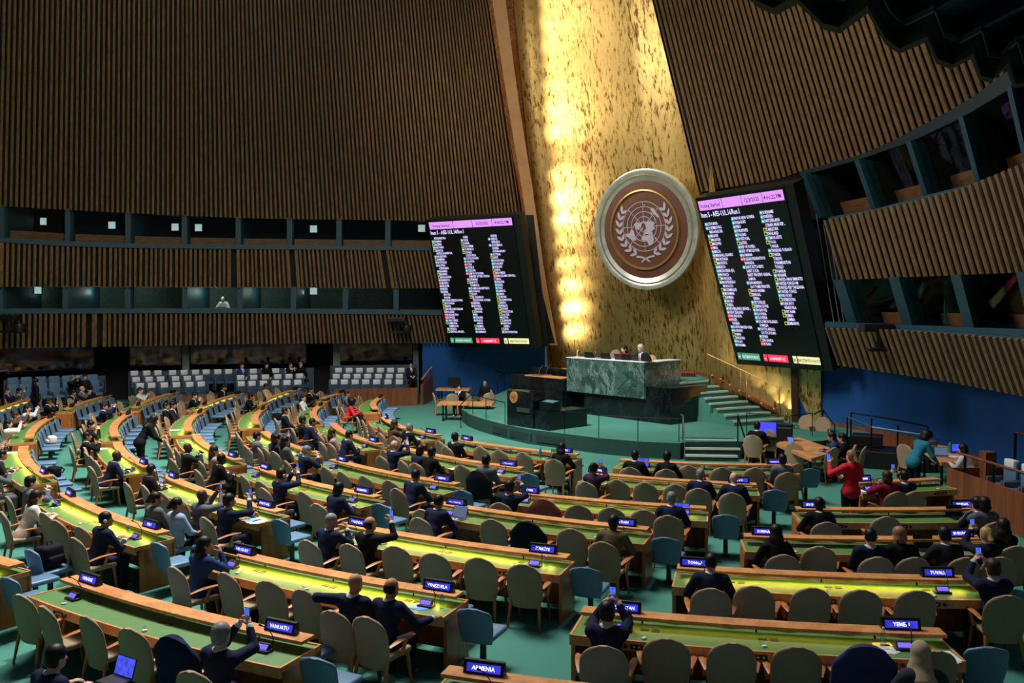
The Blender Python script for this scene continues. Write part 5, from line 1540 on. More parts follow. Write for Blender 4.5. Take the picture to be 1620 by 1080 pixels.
COL_C = {'navy': (25, 33, 58), 'black': (17, 17, 20), 'dark': (32, 33, 38), 'grey': (92, 95, 102), 'blue': (36, 56, 104), 'red': (206, 40, 52), 'white': (208, 204, 200), 'pink': (176, 142, 142), 'teal': (40, 118, 140), 'olive': (92, 84, 62), 'beige': (176, 156, 132), 'plum': (60, 34, 62), 'light blue': (150, 170, 190), 'maroon': (120, 28, 42), 'brown': (86, 60, 46), 'patterned': (52, 54, 62)}
EARP = None
def person(M, pose, skin='m', hair='short', hc='black', top='navy', shirt=None, legs=None, label='', ear=False):
    global EARP
    if pose not in BOD: BOD[pose] = grow(pose)
    B = BOD[pose]
    o = put('person', B['body'], None, M)
    tag(o, label, 'person')
    o.material_slots[0].link = 'OBJECT'; o.material_slots[0].material = SKINS[skin]
    c = cloth(COL_C[top])
    j = put('jacket' if shirt else 'top', B['jacket'], o)
    for i, m in enumerate((c, cloth(COL_C[shirt]) if shirt else c, plain('tie_dark', (40, 30, 60)) if shirt else c)):
        j.material_slots[i].link = 'OBJECT'; j.material_slots[i].material = m
    l = put('trousers', B['trousers'], o)
    l.material_slots[0].link = 'OBJECT'; l.material_slots[0].material = cloth(COL_C[legs or (top if shirt else 'dark')])
    HM = Matrix.Translation(B['J']['hed']) @ B['J']['Rh'].to_4x4() @ Matrix.Scale(B['J']['S'], 4)
    if hair != 'bald':
        if hair not in HAIRM: HAIRM[hair] = hair_mesh(hair)
        h = put('headscarf' if hair == 'veil' else 'hair', HAIRM[hair], o, HM)
        h.material_slots[0].link = 'OBJECT'; h.material_slots[0].material = plain('hair_' + hc.replace(' ', '_'), HAIRC[hc], .5, spec=.3, var=.25, scale=30) if hc in HAIRC else cloth(COL_C[hc])
    if ear:
        if EARP is None:
            m = MB(); m.lathe([(0, -.012), (.022, -.010), (.028, 0), (.022, .012), (0, .016)], 12); EARP = m.mesh('earpiece', WHITE, 50)
        put('earpiece', EARP, o, HM @ frame((.092, -.008, -.01), (0, 1, 0), (1, 0, 0)))
    return o
# ------------------------------------------------------------------ who sits where (head position in the picture)
W_ = 'white'
PEOPLE = [
 # right block
 (961, 968, 'phone', 'l', 'full', 'black', 'navy', W_), (1456, 1034, 'deskf', 'm', 'veil', 'beige', 'patterned', None, 'fR1at right end of Yemen desk'),
 (1125, 889, 'desk', 'l', 'short', 'black', 'navy', W_), 
 (1230, 846, 'deskf', 'm', 'longer', 'black', 'black', None), (1438, 856, 'deskl', 'l', 'bob', 'fair', 'black', None), (1410, 873, 'lap', 'l', 'short', 'black', 'navy', W_, 'd', 1),
 (1505, 852, 'desk', 'l', 'full', 'black', 'dark', W_), (1565, 848, 'phonef', 'l', 'tail', 'blond', 'dark', None), (1579, 887, 'phone', 'l', 'full', 'brown', 'navy', W_),
 (1311, 811, 'desk', 'd', 'short', 'black', 'black', W_), (1548, 798, 'desk', 'l', 'full', 'black', 'black', W_), (1583, 806, 'clap', 'l', 'bob', 'black', 'grey', None), (1587, 832, 'lapf', 'm', 'longer', 'dark brown', 'black', None, 'fR3by right edge behind Suriname desk'),
 (1429, 763, 'clap', 'l', 'bob', 'brown', 'maroon', None), (1481, 769, 'phone', 'm', 'short', 'black', 'navy', W_),
 # middle block
 (547, 930, 'drape', 'm', 'bald', '', 'navy', W_), (604, 938, 'reach', 'm', 'fringe', 'black', 'navy', W_),
 (324, 862, 'chinf', 'm', 'longer', 'black', 'blue', None),
 (525, 824, 'chin', 'm', 'short', 'grey', 'navy', W_), (586, 829, 'phone1', 'm', 'fringe', 'black', 'black', W_),
 (684, 796, 'desk', 'm', 'short', 'black', 'navy', W_), (956, 839, 'desk', 'd', 'short', 'black', 'olive', None),
 (807, 770, 'phone', 'm', 'full', 'black', 'navy', W_), (1062, 788, 'desk', 'l', 'thin', 'grey', 'navy', W_, 'd', 1),
 (918, 750, 'phonef', 'm', 'bun', 'black', 'plum', None), (1108, 750, 'desk', 'm', 'short', 'grey', 'navy', W_), (1161, 757, 'desk', 'l', 'bald', '', 'navy', W_),
 (1004, 721, 'desk', 'd', 'short', 'black', 'black', W_, 'd', 1), (1051, 731, 'deskf', 'm', 'full', 'black', 'black', None), (1246, 732, 'lap', 'm', 'full', 'black', 'grey', None),
 (351, 1004, 'phone', 'l', 'full', 'grey', 'navy', W_), (89, 1040, 'desk', 'l', 'full', 'black', 'navy', W_, 'fC0alone in lower left corner'),
 # left-middle block
 (657, 752, 'desk', 'm', 'short', 'black', 'navy', W_), (870, 716, 'deskf', 'd', 'long', 'black', 'black', None), (763, 730, 'lap', 'l', 'full', 'black', 'grey', None),
 (610, 706, 'phone', 'l', 'bald', '', 'navy', W_), (633, 717, 'deskf', 'm', 'bob', 'black', 'navy', None), (673, 717, 'desk', 'm', 'full', 'black', 'black', None), (699, 694, 'lap', 'b', 'short', 'black', 'dark', W_),
 (509, 779, 'deskf', 'l', 'bob', 'black', 'navy', None), (446, 750, 'phone', 'm', 'full', 'black', 'navy', W_, 'd', 1), (553, 688, 'desk', 'l', 'short', 'black', 'navy', W_),
 (511, 686, 'lapf', 'l', 'long', 'brown', 'pink', None), (531, 689, 'lapf', 'm', 'long', 'black', 'grey', None), (478, 690, 'lapf', 'l', 'long', 'black', 'dark', None),
 (407, 690, 'lap', 'l', 'short', 'black', 'grey', W_), (436, 693, 'phone', 'm', 'full', 'black', 'blue', None), (453, 701, 'chin', 'l', 'thin', 'grey', 'navy', W_),
 (383, 713, 'lapf', 'l', 'long', 'brown', 'pink', None), (317, 785, 'phone', 'd', 'bald', '', 'grey', None), (363, 792, 'phone1', 'm', 'full', 'black', 'navy', W_),
 (168, 821, 'deskr', 'm', 'short', 'black', 'navy', W_, 'd', 1), (49, 763, 'clap', 'l', 'full', 'black', 'grey', W_), (57, 786, 'deskf', 'l', 'longer', 'dark brown', 'white', None),
 (254, 808, 'lapf', 'm', 'tail', 'black', 'light blue', None, 'b'), (277, 814, 'lapf', 'm', 'tail', 'black', 'grey', None, 'b'),
 # left block
 (321, 718, 'desk', 'd', 'short', 'black', 'black', W_), (279, 710, 'clap', 'd', 'bald', '', 'dark', W_), (240, 743, 'deskl', 'b', 'thin', 'black', 'black', W_, 'd', 1),
 (185, 721, 'desk', 'd', 'bald', '', 'navy', W_), (138, 690, 'clap', 'm', 'short', 'black', 'black', W_), (144, 672, 'chinf', 'l', 'full', 'black', 'black', None),
 (451, 650, 'lap', 'm', 'short', 'black', 'dark', W_), (474, 665, 'lap', 'm', 'full', 'black', 'dark', None), (491, 668, 'desk', 'm', 'short', 'black', 'navy', W_),
 (617, 672, 'chinf', 'l', 'long', 'brown', 'brown', None), (633, 678, 'desk', 'l', 'thin', 'grey', 'black', W_), (4, 719, 'desk', 'm', 'short', 'black', 'dark', W_), (-14, 738, 'clap', 'b', 'short', 'black', 'grey', W_),
 # far-left and rear-left blocks
 (563, 641, 'deskf', 'b', 'afro', 'black', 'red', None), (549, 623, 'lap', 'm', 'short', 'black', 'grey', None), (555, 634, 'lap', 'b', 'full', 'black', 'dark', None),
 (481, 629, 'lapf', 'l', 'long', 'black', 'white', None), (494, 617, 'clap', 'm', 'short', 'black', 'black', W_),
 (405, 628, 'desk', 'm', 'full', 'black', 'black', None), (443, 611, 'lap', 'b', 'short', 'black', 'beige', None),
 (308, 626, 'chin', 'l', 'short', 'black', 'black', W_), (354, 613, 'desk', 'm', 'full', 'black', 'black', W_),
 (263, 642, 'lap', 'm', 'short', 'black', 'black', W_), (273, 641, 'lap', 'm', 'full', 'black', 'dark', W_), (222, 617, 'lap', 'l', 'short', 'dark brown', 'navy', W_), (241, 618, 'clap', 'l', 'short', 'brown', 'white', None),
 (165, 643, 'phone', 'm', 'short', 'black', 'navy', W_), (115, 621, 'desk', 'm', 'full', 'black', 'black', W_), (130, 615, 'clap', 'l', 'bald', '', 'grey', W_), (74, 635, 'clap', 'b', 'short', 'black', 'black', W_),
 (77, 618, 'phone1', 'm', 'full', 'black', 'grey', W_), (43, 646, 'phonef', 'l', 'long', 'black', 'white', None), (25, 657, 'phone', 'm', 'full', 'brown', 'brown', None), (13, 670, 'phonef', 'l', 'long', 'black', 'white', None), (4, 618, 'clap', 'l', 'short', 'brown', 'navy', W_),
]
SKW = {'bald': 'with bald head', 'fringe': 'with balding head', 'veil': 'in %s headscarf', 'bob': 'with %s bobbed hair', 'longer': 'with very long %s hair', 'long': 'with long %s hair', 'bun': 'with %s bun', 'tail': 'with %s ponytail', 'afro': 'with curly %s hair'}
ACT = {'desk': 'leaning on desk', 'lap': 'sitting back', 'chin': 'hand at chin', 'phon': 'filming', 'clap': 'hands raised', 'reac': 'reaching right', 'drap': 'arm over chair'}
def hair_words(h, c):
    w = SKW.get(h, 'with %s hair')
    return w % c if '%' in w else w
HELD = []
DBG = False
def desk_v(k, p):
    D = DESK[k]; r = (p.xy - D['C']).length
    return D['R'] - r + .53
def desk_s(k, p):
    D = DESK[k]; a = math.atan2(p.y - D['C'].y, p.x - D['C'].x)
    b = a - D['a0']
    while b > PI: b -= 2 * PI
    while b < -PI: b += 2 * PI
    return b / (D['a1'] - D['a0'])
def seat_people():
    for rec in PEOPLE:
        px, py, pose, skin, hair, hc, top, shirt = rec[:8]
        kind = rec[8] if len(rec) > 8 else 'd'; ear = len(rec) > 9
        if pose not in BOD: BOD[pose] = grow(pose)
        hl = BOD[pose]['J']['hed']
        hw = P(px, py, hl.z)
        best = None
        for q in SLOTS:
            if q['kind'] != ('blue' if kind == 'b' else 'beige') or q['occ']: continue
            M = Matrix.Rotation(q['rot'], 3, 'Z')
            root = hw - M @ Vector((hl.x, hl.y, hl.z)); root.z = 0
            d = (root - (q['pos'] if q['kind'] == 'blue' else dpt(q['k'], q['s'], -.35))).length
            if best is None or d < best[0]: best = (d, q, root)
        d, q, root = best
        k = q['k']
        if kind[0] == 'f':
            k = kind[1:3]; s = desk_s(k, P(px, py, .8)); rot = drot(k, min(1, max(0, s)))
            root = hw - Matrix.Rotation(rot, 3, 'Z') @ hl; root.z = 0
            person(TR(root.x, root.y, 0, rot), pose, skin, hair, hc, top, shirt, None, 'person %s, %s %s, %s' % (hair_words(hair, hc), top, 'suit' if shirt else 'top', kind[3:]), ear)
            seat_thing('armchair', BEIGE_P, TR(root.x, root.y, 0, rot), 'beige armchair of the person %s' % kind[3:], 'chair', 'beige armchairs at the desks')
            for q2 in SLOTS:
                if q2['kind'] == 'beige' and not q2['occ'] and (q2['pos'] - root).length < .5: q2['skip'] = True
            continue
        s = desk_s(k, root); v = desk_v(k, root)
        if kind != 'b':
            v = max(-.52, min(-.10, v)); s = max(-.02, min(1.02, s))
            root = dpt(k, s, v)
        else:
            root = q['pos'].copy() if d > .3 else root
        if d > .75: print('FAR', px, py, k, q['i'], round(d, 2))
        if DBG:
            hh = root + Matrix.Rotation(drot(k, s) if kind != 'b' else q['rot'], 3, 'Z') @ hl
            ux, uy = 810 + FPX * hh.x / hh.y, HOR - FPX * (hh.z - HCAM) / hh.y
            if abs(ux - px) + abs(uy - py) > 16: print('OFF', px, py, k, q['i'], int(ux - px), int(uy - py))
        q['occ'] = True; q['pos'] = root; q['s'] = s; rot = drot(k, s) if kind != 'b' else q['rot']
        q['rot'] = rot
        where = '%s seat, %s' % (NTH[q['i']], desk_phrase(k)) if kind != 'b' else '%s blue chair by %s' % (NTH[q['i']], desk_phrase(k))
        lab = 'person %s, %s %s, %s' % (hair_words(hair, hc), top, 'suit' if shirt else 'top', where)
        seat_z = 0 if kind != 'b' else .02
        o = person(TR(root.x, root.y, seat_z, rot), pose, skin, hair, hc, top, shirt, None, lab, ear)
        if pose in ('phone', 'phonef', 'phone1'):
            HELD.append((TR(root.x, root.y, seat_z, rot), BOD[pose]['J'], pose, 'person %s' % where.replace('seat', 'in seat')))
    # empty chairs give way to occupied ones
    for q in SLOTS:
        if q['occ'] or q['kind'] != 'beige': continue
        for r in SLOTS:
            if r['occ'] and r['k'] == q['k'] and r['kind'] == q['kind']:
                dd = q['pos'] - r['pos']
                if dd.length < .56: q['pos'] = r['pos'] + dd.normalized() * .57
        for r in SLOTS:
            if r is not q and r['kind'] == 'beige' and not r.get('skip') and (r['pos'] - q['pos']).length < (.44 if r['occ'] else .3): q['skip'] = True
seat_people()
PHONE = {}
def phone_thing(M, label, screen='phone_screen'):
    if not PHONE:
        m = MB(); m.rbox(-.039, .039, -.005, .005, -.08, .08, .004, 1); PHONE['case'] = m.mesh('case', BLACK)
        m = MB(); m.box(-.035, .035, -.0065, -.005, -.075, .075); PHONE['screen'] = m.mesh('screen', glow('phone_screen', (70, 110, 235), 1.3, .6, 25))
    t = thing('phone', label, 'phone', M, 'phones held up')
    for n, d in PHONE.items(): put(n, d, t)
    return t
for M, J, pose, who in HELD:
    if pose == 'phone1': c = J['wrr'] + V3(-.035, .06, .09)
    else: c = (J['wrl'] + J['wrr']) / 2 + V3(0, .045, .09)
    phone_thing(M @ Matrix.Translation(c), 'smartphone with lit screen held up by %s' % who)
# ------------------------------------------------------------------ guest stands on the left
def at_top(px, py, dz): return PD(px, py, zl(px) + dz)
def hall_rot(p): 
    d = Vector((-2, 20, 0)) - p
    return math.atan2(-d.x, d.y)
GUEST = []
def guest_row(pxs, y0, y1, dz, cover, lab, block):
    for i, px in enumerate(pxs):
        py = lerp(y0, y1, i / max(1, len(pxs) - 1))
        p = at_top(px, py, dz); p.z -= .96
        M = TR(p.x, p.y, p.z, hall_rot(p) + .25)
        s = i + 1
        seat_thing('auditorium_seat', VIPD_P if cover else VIP_P, M, 'blue %sseat, %s from left, %s of %s' % ('white-covered ' if cover else '', ORDX[i], lab, block), 'seat', 'fixed guest seats by the lobby', () if cover else ('headrest_cover',))
        GUEST.append((px, py, M))
ORDX = ORD + ['thirteenth', 'fourteenth', 'fifteenth', 'sixteenth']
RZ = (-.9, -1.8, -2.7)
B3 = [([538, 554.6, 571, 587.6, 604, 620, 636.5, 650], 582.5, 582.5), ([534.6, 551, 567.5, 584, 601, 618, 634], 592, 592), ([530.6, 547.5, 564.5, 581, 598, 616, 633.7], 601, 601)]
B2 = [([216.7, 236, 253.7, 276.9, 295, 313, 329.6, 348, 365, 383, 404, 422, 439, 459, 476], 587, 582.5), ([219.4, 239.8, 258, 281.5, 300, 318.5, 384, 404.6, 423, 442.6, 460, 477], 597, 591.5), ([226, 244, 264, 283, 304, 322, 385, 402, 420, 439, 457, 474], 606.5, 601.5)]
B1 = [([26.5, 47.5, 70, 91, 112, 131.7, 151.4], 597, 592), ([26.5, 45, 72, 92, 113, 134, 154], 608, 601.5)]
RN = ['back row', 'middle row', 'front row']
for nm, blk, cover in (('right guest block', B3, 1), ('centre guest block', B2, 1), ('left guest block', B1, 0)):
    for r, (xs_, a, b) in enumerate(blk): guest_row(xs_, a, b, RZ[r], cover, RN[r], nm)
STANDM = plain('stand_grey', (62, 76, 84), .6, var=.1)
def stand(name, label, x0, x1, ypar, dzp, panel=None):
    base = lambda x, dz, h: lob(x, h, dz)
    t = thing(name, label, 'stand', Matrix.Translation(base(x0, -2, 0)))
    inv = Matrix.Translation(base(x0, -2, 0)).inverted()
    def slab(nm, xa, xb, za, zb, h0, h1, mat):
        m = MB()
        xs = np.linspace(xa, xb, 8)
        for a, b in zip(xs, xs[1:]):
            m.hexa([base(a, za, h0), base(b, za, h0), base(b, zb, h0), base(a, zb, h0)], [base(a, za, h1), base(b, za, h1), base(b, zb, h1), base(a, zb, h1)])
        m.build(nm, mat, t, M=inv)
    slab('riser', x0, x1, -2.95, -2.25, 0, .16, CARPDK); slab('riser', x0, x1, -2.25, -1.35, 0, .36, CARPDK); slab('riser', x0, x1, -1.35, .1, 0, .58, CARPDK)
    slab('back_panel', x0 - 2, x1 + 2, -.35, -.25, 0, ypar, STANDM)
    for x in (x0 - 2, x1 + 1): slab('side_panel', x, x + 1, -2.6, -.3, 0, ypar - .12, STANDM)
    if panel: slab('front_panel', panel[0], panel[1], -3.3, -3.22, 0, panel[2], REDWOOD)
    return t
stand('guest_stand', 'stepped guest stand at right with red-brown wooden front panel', 524, 659, 1.72, 0, (528, 660, .84))
stand('guest_stand', 'long stepped guest stand in the centre below the lobby glass', 204, 494, 1.62, 0, (258, 494, .7))
stand('guest_stand', 'short stepped guest stand at far left without headrest covers', 6, 164, 1.5, 0, (6, 164, .5))
t = thing('stair_balustrade', 'slanted red-brown wooden balustrade with handrail by the blue wall', 'balustrade', Matrix.Translation(lob(667, 0, -3.2)))
inv = t.matrix_basis.inverted()
m = MB(); a, b = lob(667, 0, -3.2), lob(683, 0, -1.0); w = Vector((.06, -.03, 0))
m.hexa([a - w, a + w, b + w, b - w], [a - w + Vector((0, 0, .95)), a + w + Vector((0, 0, .95)), b + w + Vector((0, 0, 1.35)), b - w + Vector((0, 0, 1.35))]); m.build('panel', REDWOOD, t, M=inv)
m = MB(); m.tube([a + Vector((0, 0, 1.22)), b + Vector((0, 0, 1.65))], .035, 6); m.build('handrail', OAK, t, M=inv)
for u in (.15, .85):
    m = MB(); m.tube([lerp(a, b, u) + Vector((0, 0, .9)), lerp(a, b, u) + Vector((0, 0, 1.25 + .4 * u))], .02, 6); m.build('post', BLACKM, t, M=inv)
# guests
def guest(px, py, pose, skin, hair, hc, top, shirt, label):
    g = min(GUEST, key=lambda q: abs(q[0] - px) + abs(q[1] - py) * 1.5)
    return person(g[2] @ Matrix.Translation((0, .02, -.06)), pose, skin, hair, hc, top, shirt, None, label)
guest(387, 584, 'lap', 'l', 'short', 'dark brown', 'blue', 'white', 'person in bright navy suit, leftmost of four guests in the back row')
guest(424, 584, 'lap', 'l', 'short', 'black', 'black', None, 'person in black top, second of four guests in the back row')
guest(461, 583, 'clap', 'l', 'short', 'brown', 'black', 'white', 'person in black suit with raised hands, third guest in the back row')
guest(478, 583, 'lap', 'l', 'thin', 'grey', 'black', None, 'grey-haired person in black, fourth guest in the back row')
guest(650, 583, 'lap', 'l', 'short', 'dark brown', 'dark', 'white', 'person in dark suit at right end of the right guest block')
guest(113, 604, 'phone', 'l', 'long', 'fair', 'dark', None, 'fair-haired person with camera in the left guest block')
guest(134, 604, 'lap', 'l', 'short', 'black', 'dark', None, 'person in dark top beside fair-haired photographer in left guest block')
def standing(px, py, pose, rot, skin, hair, hc, top, legs, label, shirt=None):
    if pose not in BOD: BOD[pose] = grow(pose)
    h = BOD[pose]['J']['hed']; hw = P(px, py, h.z); r = hw - Matrix.Rotation(rot, 3, 'Z') @ h
    return person(TR(r.x, r.y, 0, rot), pose, skin, hair, hc, top, shirt, legs, label), TR(r.x, r.y, 0, rot)
standing(57, 604, 'stand', -.8, 'm', 'longer', 'black', 'black', 'black', 'person with long black hair standing before the left guest block')
standing(243, 664, 'bend', -.9, 'm', 'veil', 'black', 'black', 'black', 'person in long black robe and headscarf standing between left desks')
_, Mr = standing(1346, 721, 'standphone', .25, 'l', 'tail', 'fair', 'red', 'black', 'person in red top filming with phone beside the right desk')
J = BOD['standphone']['J']
phone_thing(Mr @ Matrix.Translation(J['wrl'] + V3(.0, .05, .10)), 'smartphone with lit screen held by the standing person in red')
standing(1466, 690, 'bend', -1.25, 'd', 'afro', 'black', 'teal', 'black', 'person in teal top with big dark hair bending over right table')
# person in a booth and desk items there
p = PD(355, 473, zl(355) + 1.2)
if 'desk' not in BOD: BOD['desk'] = grow('desk')
BT = plain('booth_desk', (170, 150, 110), .6)
person(TR(p.x, p.y, p.z - BOD['desk']['J']['hed'].z, PI), 'desk', 'l', 'bald', '', 'white', None, None, 'person in white shirt sitting in a lower left booth')
l = bpy.data.lights.new('booth_lamp', 'POINT'); l.energy = 22; l.shadow_soft_size = .1; l.color = (1, .98, .88)
o = bpy.data.objects.new('booth_lamp', l); COL.objects.link(o); o.location = p + Vector((0, -.55, .55))
for x, e in ((60, 5), (150, 6), (230, 7), (330, 9), (420, 12), (480, 7), (520, 4), (590, 3)):
    l = bpy.data.lights.new('booth_lamp', 'POINT'); l.energy = e; l.shadow_soft_size = .15; l.color = (.95, 1, .92)
    o = bpy.data.objects.new('booth_lamp', l); COL.objects.link(o); o.location = PD(x, 462, zl(x) + 1.6)

# ------------------------------------------------------------------ loose things on the desks
def near_desk(p):
    best = None
    for k in DESK:
        s, v = desk_s(k, p), desk_v(k, p)
        d = max(0, -s * DESK[k]['L'], (s - 1) * DESK[k]['L']) + max(0, -v, v - .75)
        if best is None or d < best[0]: best = (d, k, s, v)
    return best
def on_desk(px, py, h=.75, vmax=.38):
    p = P(px, py, h); d, k, s, v = near_desk(p)
    v = min(max(v, .1), vmax); s = min(max(s, .02), .98)
    q = dpt(k, s, v, h)
    return TR(q.x, q.y, h, drot(k, s)), k
LAP = {}
def laptop(M, label, screen='grey', tilt=.35, lid='open'):
    key = screen
    if key not in LAP:
        m = MB(); m.rbox(-.16, .16, -.11, .11, 0, .016, .005, 1); b = m.mesh('base', plain('laptop_grey', (120, 122, 126), .4, metal=.5) if screen == 'grey' else BLACK)
        m = MB(); m.box(-.14, .14, -.02, .09, .0162, .0175); kb = m.mesh('keyboard', BLACK)
        T = Matrix.Translation((0, .11, .012)) @ Matrix.Rotation(-.3, 4, 'X')
        m = MB(); m.rbox(-.16, .16, -.004, .006, 0, .215, .004, 1, 0, T); ld = m.mesh('lid', plain('laptop_grey', (120, 122, 126), .4) if screen == 'grey' else BLACK)
        sm = {'grey': glow('laptop_pale', (110, 130, 165), .55, .15, 8), 'blue': glow('laptop_blue', (72, 84, 236), 1.1, .5, 18), 'green': glow('laptop_green', (30, 140, 60), .7, .4, 12), 'off': plain('screen_off', (8, 8, 10), .2)}[screen]
        m = MB(); m.box(-.148, .148, -.0055, -.004, .012, .203, 0, T); sc = m.mesh('screen', sm)
        LAP[key] = dict(base=b, keyboard=kb, lid=ld, screen=sc)
    t = thing('laptop', label, 'laptop', M)
    for n, d in LAP[key].items(): put(n, d, t)
    return t
for px, py, sc, lab in ((720, 822, 'grey', 'open silver laptop with pale screen on the Sudan desk'), (1078, 812, 'blue', 'open laptop with blue text screen at the fourth middle desk'), (1020, 735, 'blue', 'open laptop with bright blue screen on the front middle desk'),
                        (1391, 772, 'green', 'open laptop showing a green picture by the person in red'), (1463, 868, 'off', 'open black laptop on the Suriname desk'), (1505, 815, 'off', 'open black laptop on the Seychelles desk'), (372, 886, 'off', 'open black laptop on the Venezuela desk'),
                        (503, 655, 'blue', 'small lit laptop on a far-left desk'), (904, 716, 'green', 'laptop with green screen on the front left-middle desk')):
    M, k = on_desk(px, py, .749, .30); laptop(M, lab, sc)
M = TR(*P(180, 1078, .68).xy, .68, drot('C0', .5)); laptop(M, 'lit laptop on the lap of the person at lower left corner', 'blue')
def tablet(M, label):
    t = thing('tablet', label, 'tablet', M @ Matrix.Rotation(.5, 4, 'X'))
    m = MB(); m.rbox(-.09, .09, -.005, .005, 0, .25, .004, 1); m.build('case', BLACK, t)
    m = MB(); m.box(-.08, .08, -.0065, -.005, .012, .238); m.build('screen', glow('tablet_screen', (90, 130, 230), 1.0, .4, 20), t)
for px, py, lab in ((365, 727, 'lit tablet leaning on the third left-middle desk end'), (103, 797, 'lit tablet before the person in white top'), (404, 800, 'lit tablet held over the desk with Portugal sign')):
    M, k = on_desk(px, py, .76, .3); tablet(M, lab)
def sheet(M, label, w=.21, d=.297, mat=None, n=3):
    t = thing('paper', label, 'paper', M)
    for i in range(n):
        m = MB(); a = (i - 1) * .12; R = Matrix.Rotation(a, 4, 'Z') @ Matrix.Translation((i * .02, i * .015, .0015 * i + .001))
        m.box(-w / 2, w / 2, -d / 2, d / 2, 0, .001, 0, R); m.build('sheet', mat or WHITE, t)
for i, (px, py, lab, mat) in enumerate(((1395, 1022, 'white papers on the Yemen desk', None), (1496, 1040, 'papers at the right end of the Yemen desk', None), (690, 690, 'white papers at the right end of the front left desk', None), (782, 750, 'white sheet by the Central African Republic sign', None),
        (665, 958, 'blue folder at the right end of the Venezuela desk', 'b'), (400, 822, 'blue and white papers by the Portugal sign', 'b'), (425, 832, 'white papers at the right end of the Portugal desk', None), (1385, 858, 'papers left of the fair-haired person on the Suriname desk', None), (1364, 776, 'white papers beside the laptop with green picture', None),
        (700, 745, 'white papers on the third left-middle desk', None), (150, 707, 'white papers before the person with raised hands, left block', None), (276, 680, 'white sheet at the near end of a far-left desk', None), (1545, 870, 'white sheet before the blond person filming', None), (20, 712, 'white papers at the far left edge desk', None))):
    M, k = on_desk(px, py, .7495, .3); sheet(M, lab, mat=plain('blue_paper', (92, 150, 214), .7) if mat else None)
def bottle(M, label, mat, cap, h=.24, r=.033):
    t = thing('bottle', label, 'bottle', M)
    m = MB(); m.lathe([(0, 0), (r, .004), (r, h * .62), (r * .9, h * .72), (r * .38, h * .86), (r * .36, h * .93)], 14); m.build('body', mat, t, 40)
    m = MB(); m.lathe([(r * .42, h * .91), (r * .42, h), (0, h)], 12); m.build('cap', cap, t, 40)
CLEAR = glass_mat('bottle_plastic', (.72, .86, .92), .12, .08)
BLUEC = plain('blue_cap', (40, 120, 190), .5)
for px, py, lab, mat, cap, h in ((1397, 1024, 'clear water bottle on the Yemen desk', CLEAR, WHITE, .24), (996, 998, 'black bottle on the left part of the Yemen desk', BLACK, BLACK, .26), (262, 768, 'clear bottle with blue cap at the Portugal desk end', CLEAR, BLUEC, .28),
        (858, 722, 'blue bottle on the front left-middle desk', BLUEC, BLUEC, .26), (699, 962, 'small clear bottle beside the blue folder', CLEAR, WHITE, .2), (865, 895, 'clear glass bottle at the Türkiye desk end', CLEAR, WHITE, .16), (206, 845, 'small clear bottle at the fourth left-middle desk', CLEAR, WHITE, .18), (108, 700, 'dark green bottle on a far-left desk', plain('green_bottle', (40, 80, 50), .3), BLACK, .22)):
    M, k = on_desk(px, py, .749, .36); bottle(M, lab, mat, cap, h)
m0 = MB(); m0.rbox(-.03, .03, -.022, .022, 0, .022, .009, 2); EPA = m0.mesh('housing', WHITE, 60)
m0 = MB(); m0.tube([(0, .02, .01), (.03, .08, .008), (-.02, .14, .006), (.03, .2, .006)], .003, 4); EPB = m0.mesh('cable', plain('grey_cable', (150, 150, 146), .6))
for k in DESK:
    if k[0] in 'FG' or k in ('E1', 'E2'): continue
    for i in range(3):
        r = random.Random(sum(map(ord, k)) * 11 + i)
        s = (i + .5) / 3 + r.uniform(-.03, .03); q = dpt(k, s, r.uniform(.08, .16), .749)
        t = thing('listening_earpiece', 'white translation earpiece on the desk edge, %s of three, %s' % (NTH[i], desk_phrase(k)), 'earpiece', TR(q.x, q.y, q.z, r.uniform(-1, 1)), 'white earpieces lying on the desks')
        put('housing', EPA, t); put('cable', EPB, t)
# chairs at the right ends of the desks
for k in DESK:
    if k[0] in 'CDR' and k not in ('R3', 'R4', 'R5', 'D6', 'R0'):
        p = dpt(k, 1 + .42 / DESK[k]['L'], .50)
        seat_thing('pedestal_chair', BLUE_P, TR(p.x, p.y, 0, drot(k, 1)), 'blue pedestal chair at the right end of the %s' % (desk_phrase(k) if 'desk' in desk_phrase(k) else 'desk in ' + desk_phrase(k)), 'chair', 'blue chairs at the desk ends')
# coats over chair backs
def coat(px, py, col, label, kind='beige'):
    p = P(px, py, .9)
    q = min((q for q in SLOTS if q['kind'] == kind and not q.get('skip')), key=lambda q: (q['pos'] + (Matrix.Rotation(q['rot'], 3, 'Z') @ Vector((0, -.33, .9))) - p).length)
    m = MB(); rows = []
    r = random.Random(px)
    ph = r.uniform(0, 6)
    for i in range(12):
        u = i / 11; z = 1.02 - .66 * u; row = []
        for j in range(28):
            a = 2 * PI * j / 28
            w = (.20 + .14 * min(1, u * 3.2) + .02 * u); dep = .035 + .035 * min(1, u * 4)
            rip = 1 + .16 * u * math.sin(a * 5 + ph) + .08 * u * math.sin(a * 9 + ph * 2)
            row.append((w * math.sin(a) * (1 + .05 * u * math.sin(a * 3 + ph)), -.362 + .12 * u + dep * rip * math.cos(a) * 1.3, z - .04 * u * math.sin(a * 2 + ph) - .06 * (1 - min(1, u * 3)) * math.sin(a) ** 2))
        rows.append(row)
    m.grid(rows, closed=True); m.add(rows[0], [list(range(28))])
    o = m.build('coat', cloth(col), None, 60, M=TR(*q['pos'].xy, 0, q['rot']))
    tag(o, label, 'coat')
    q['coat'] = True
coat(280, 1036, (24, 32, 60), 'navy coat hung over a beige chair at the lower left desk')
coat(797, 845, (20, 26, 34), 'dark coat hung over a beige chair at the Sudan desk')
coat(862, 800, (150, 84, 66), 'reddish brown coat hung over a beige chair, third row middle block')
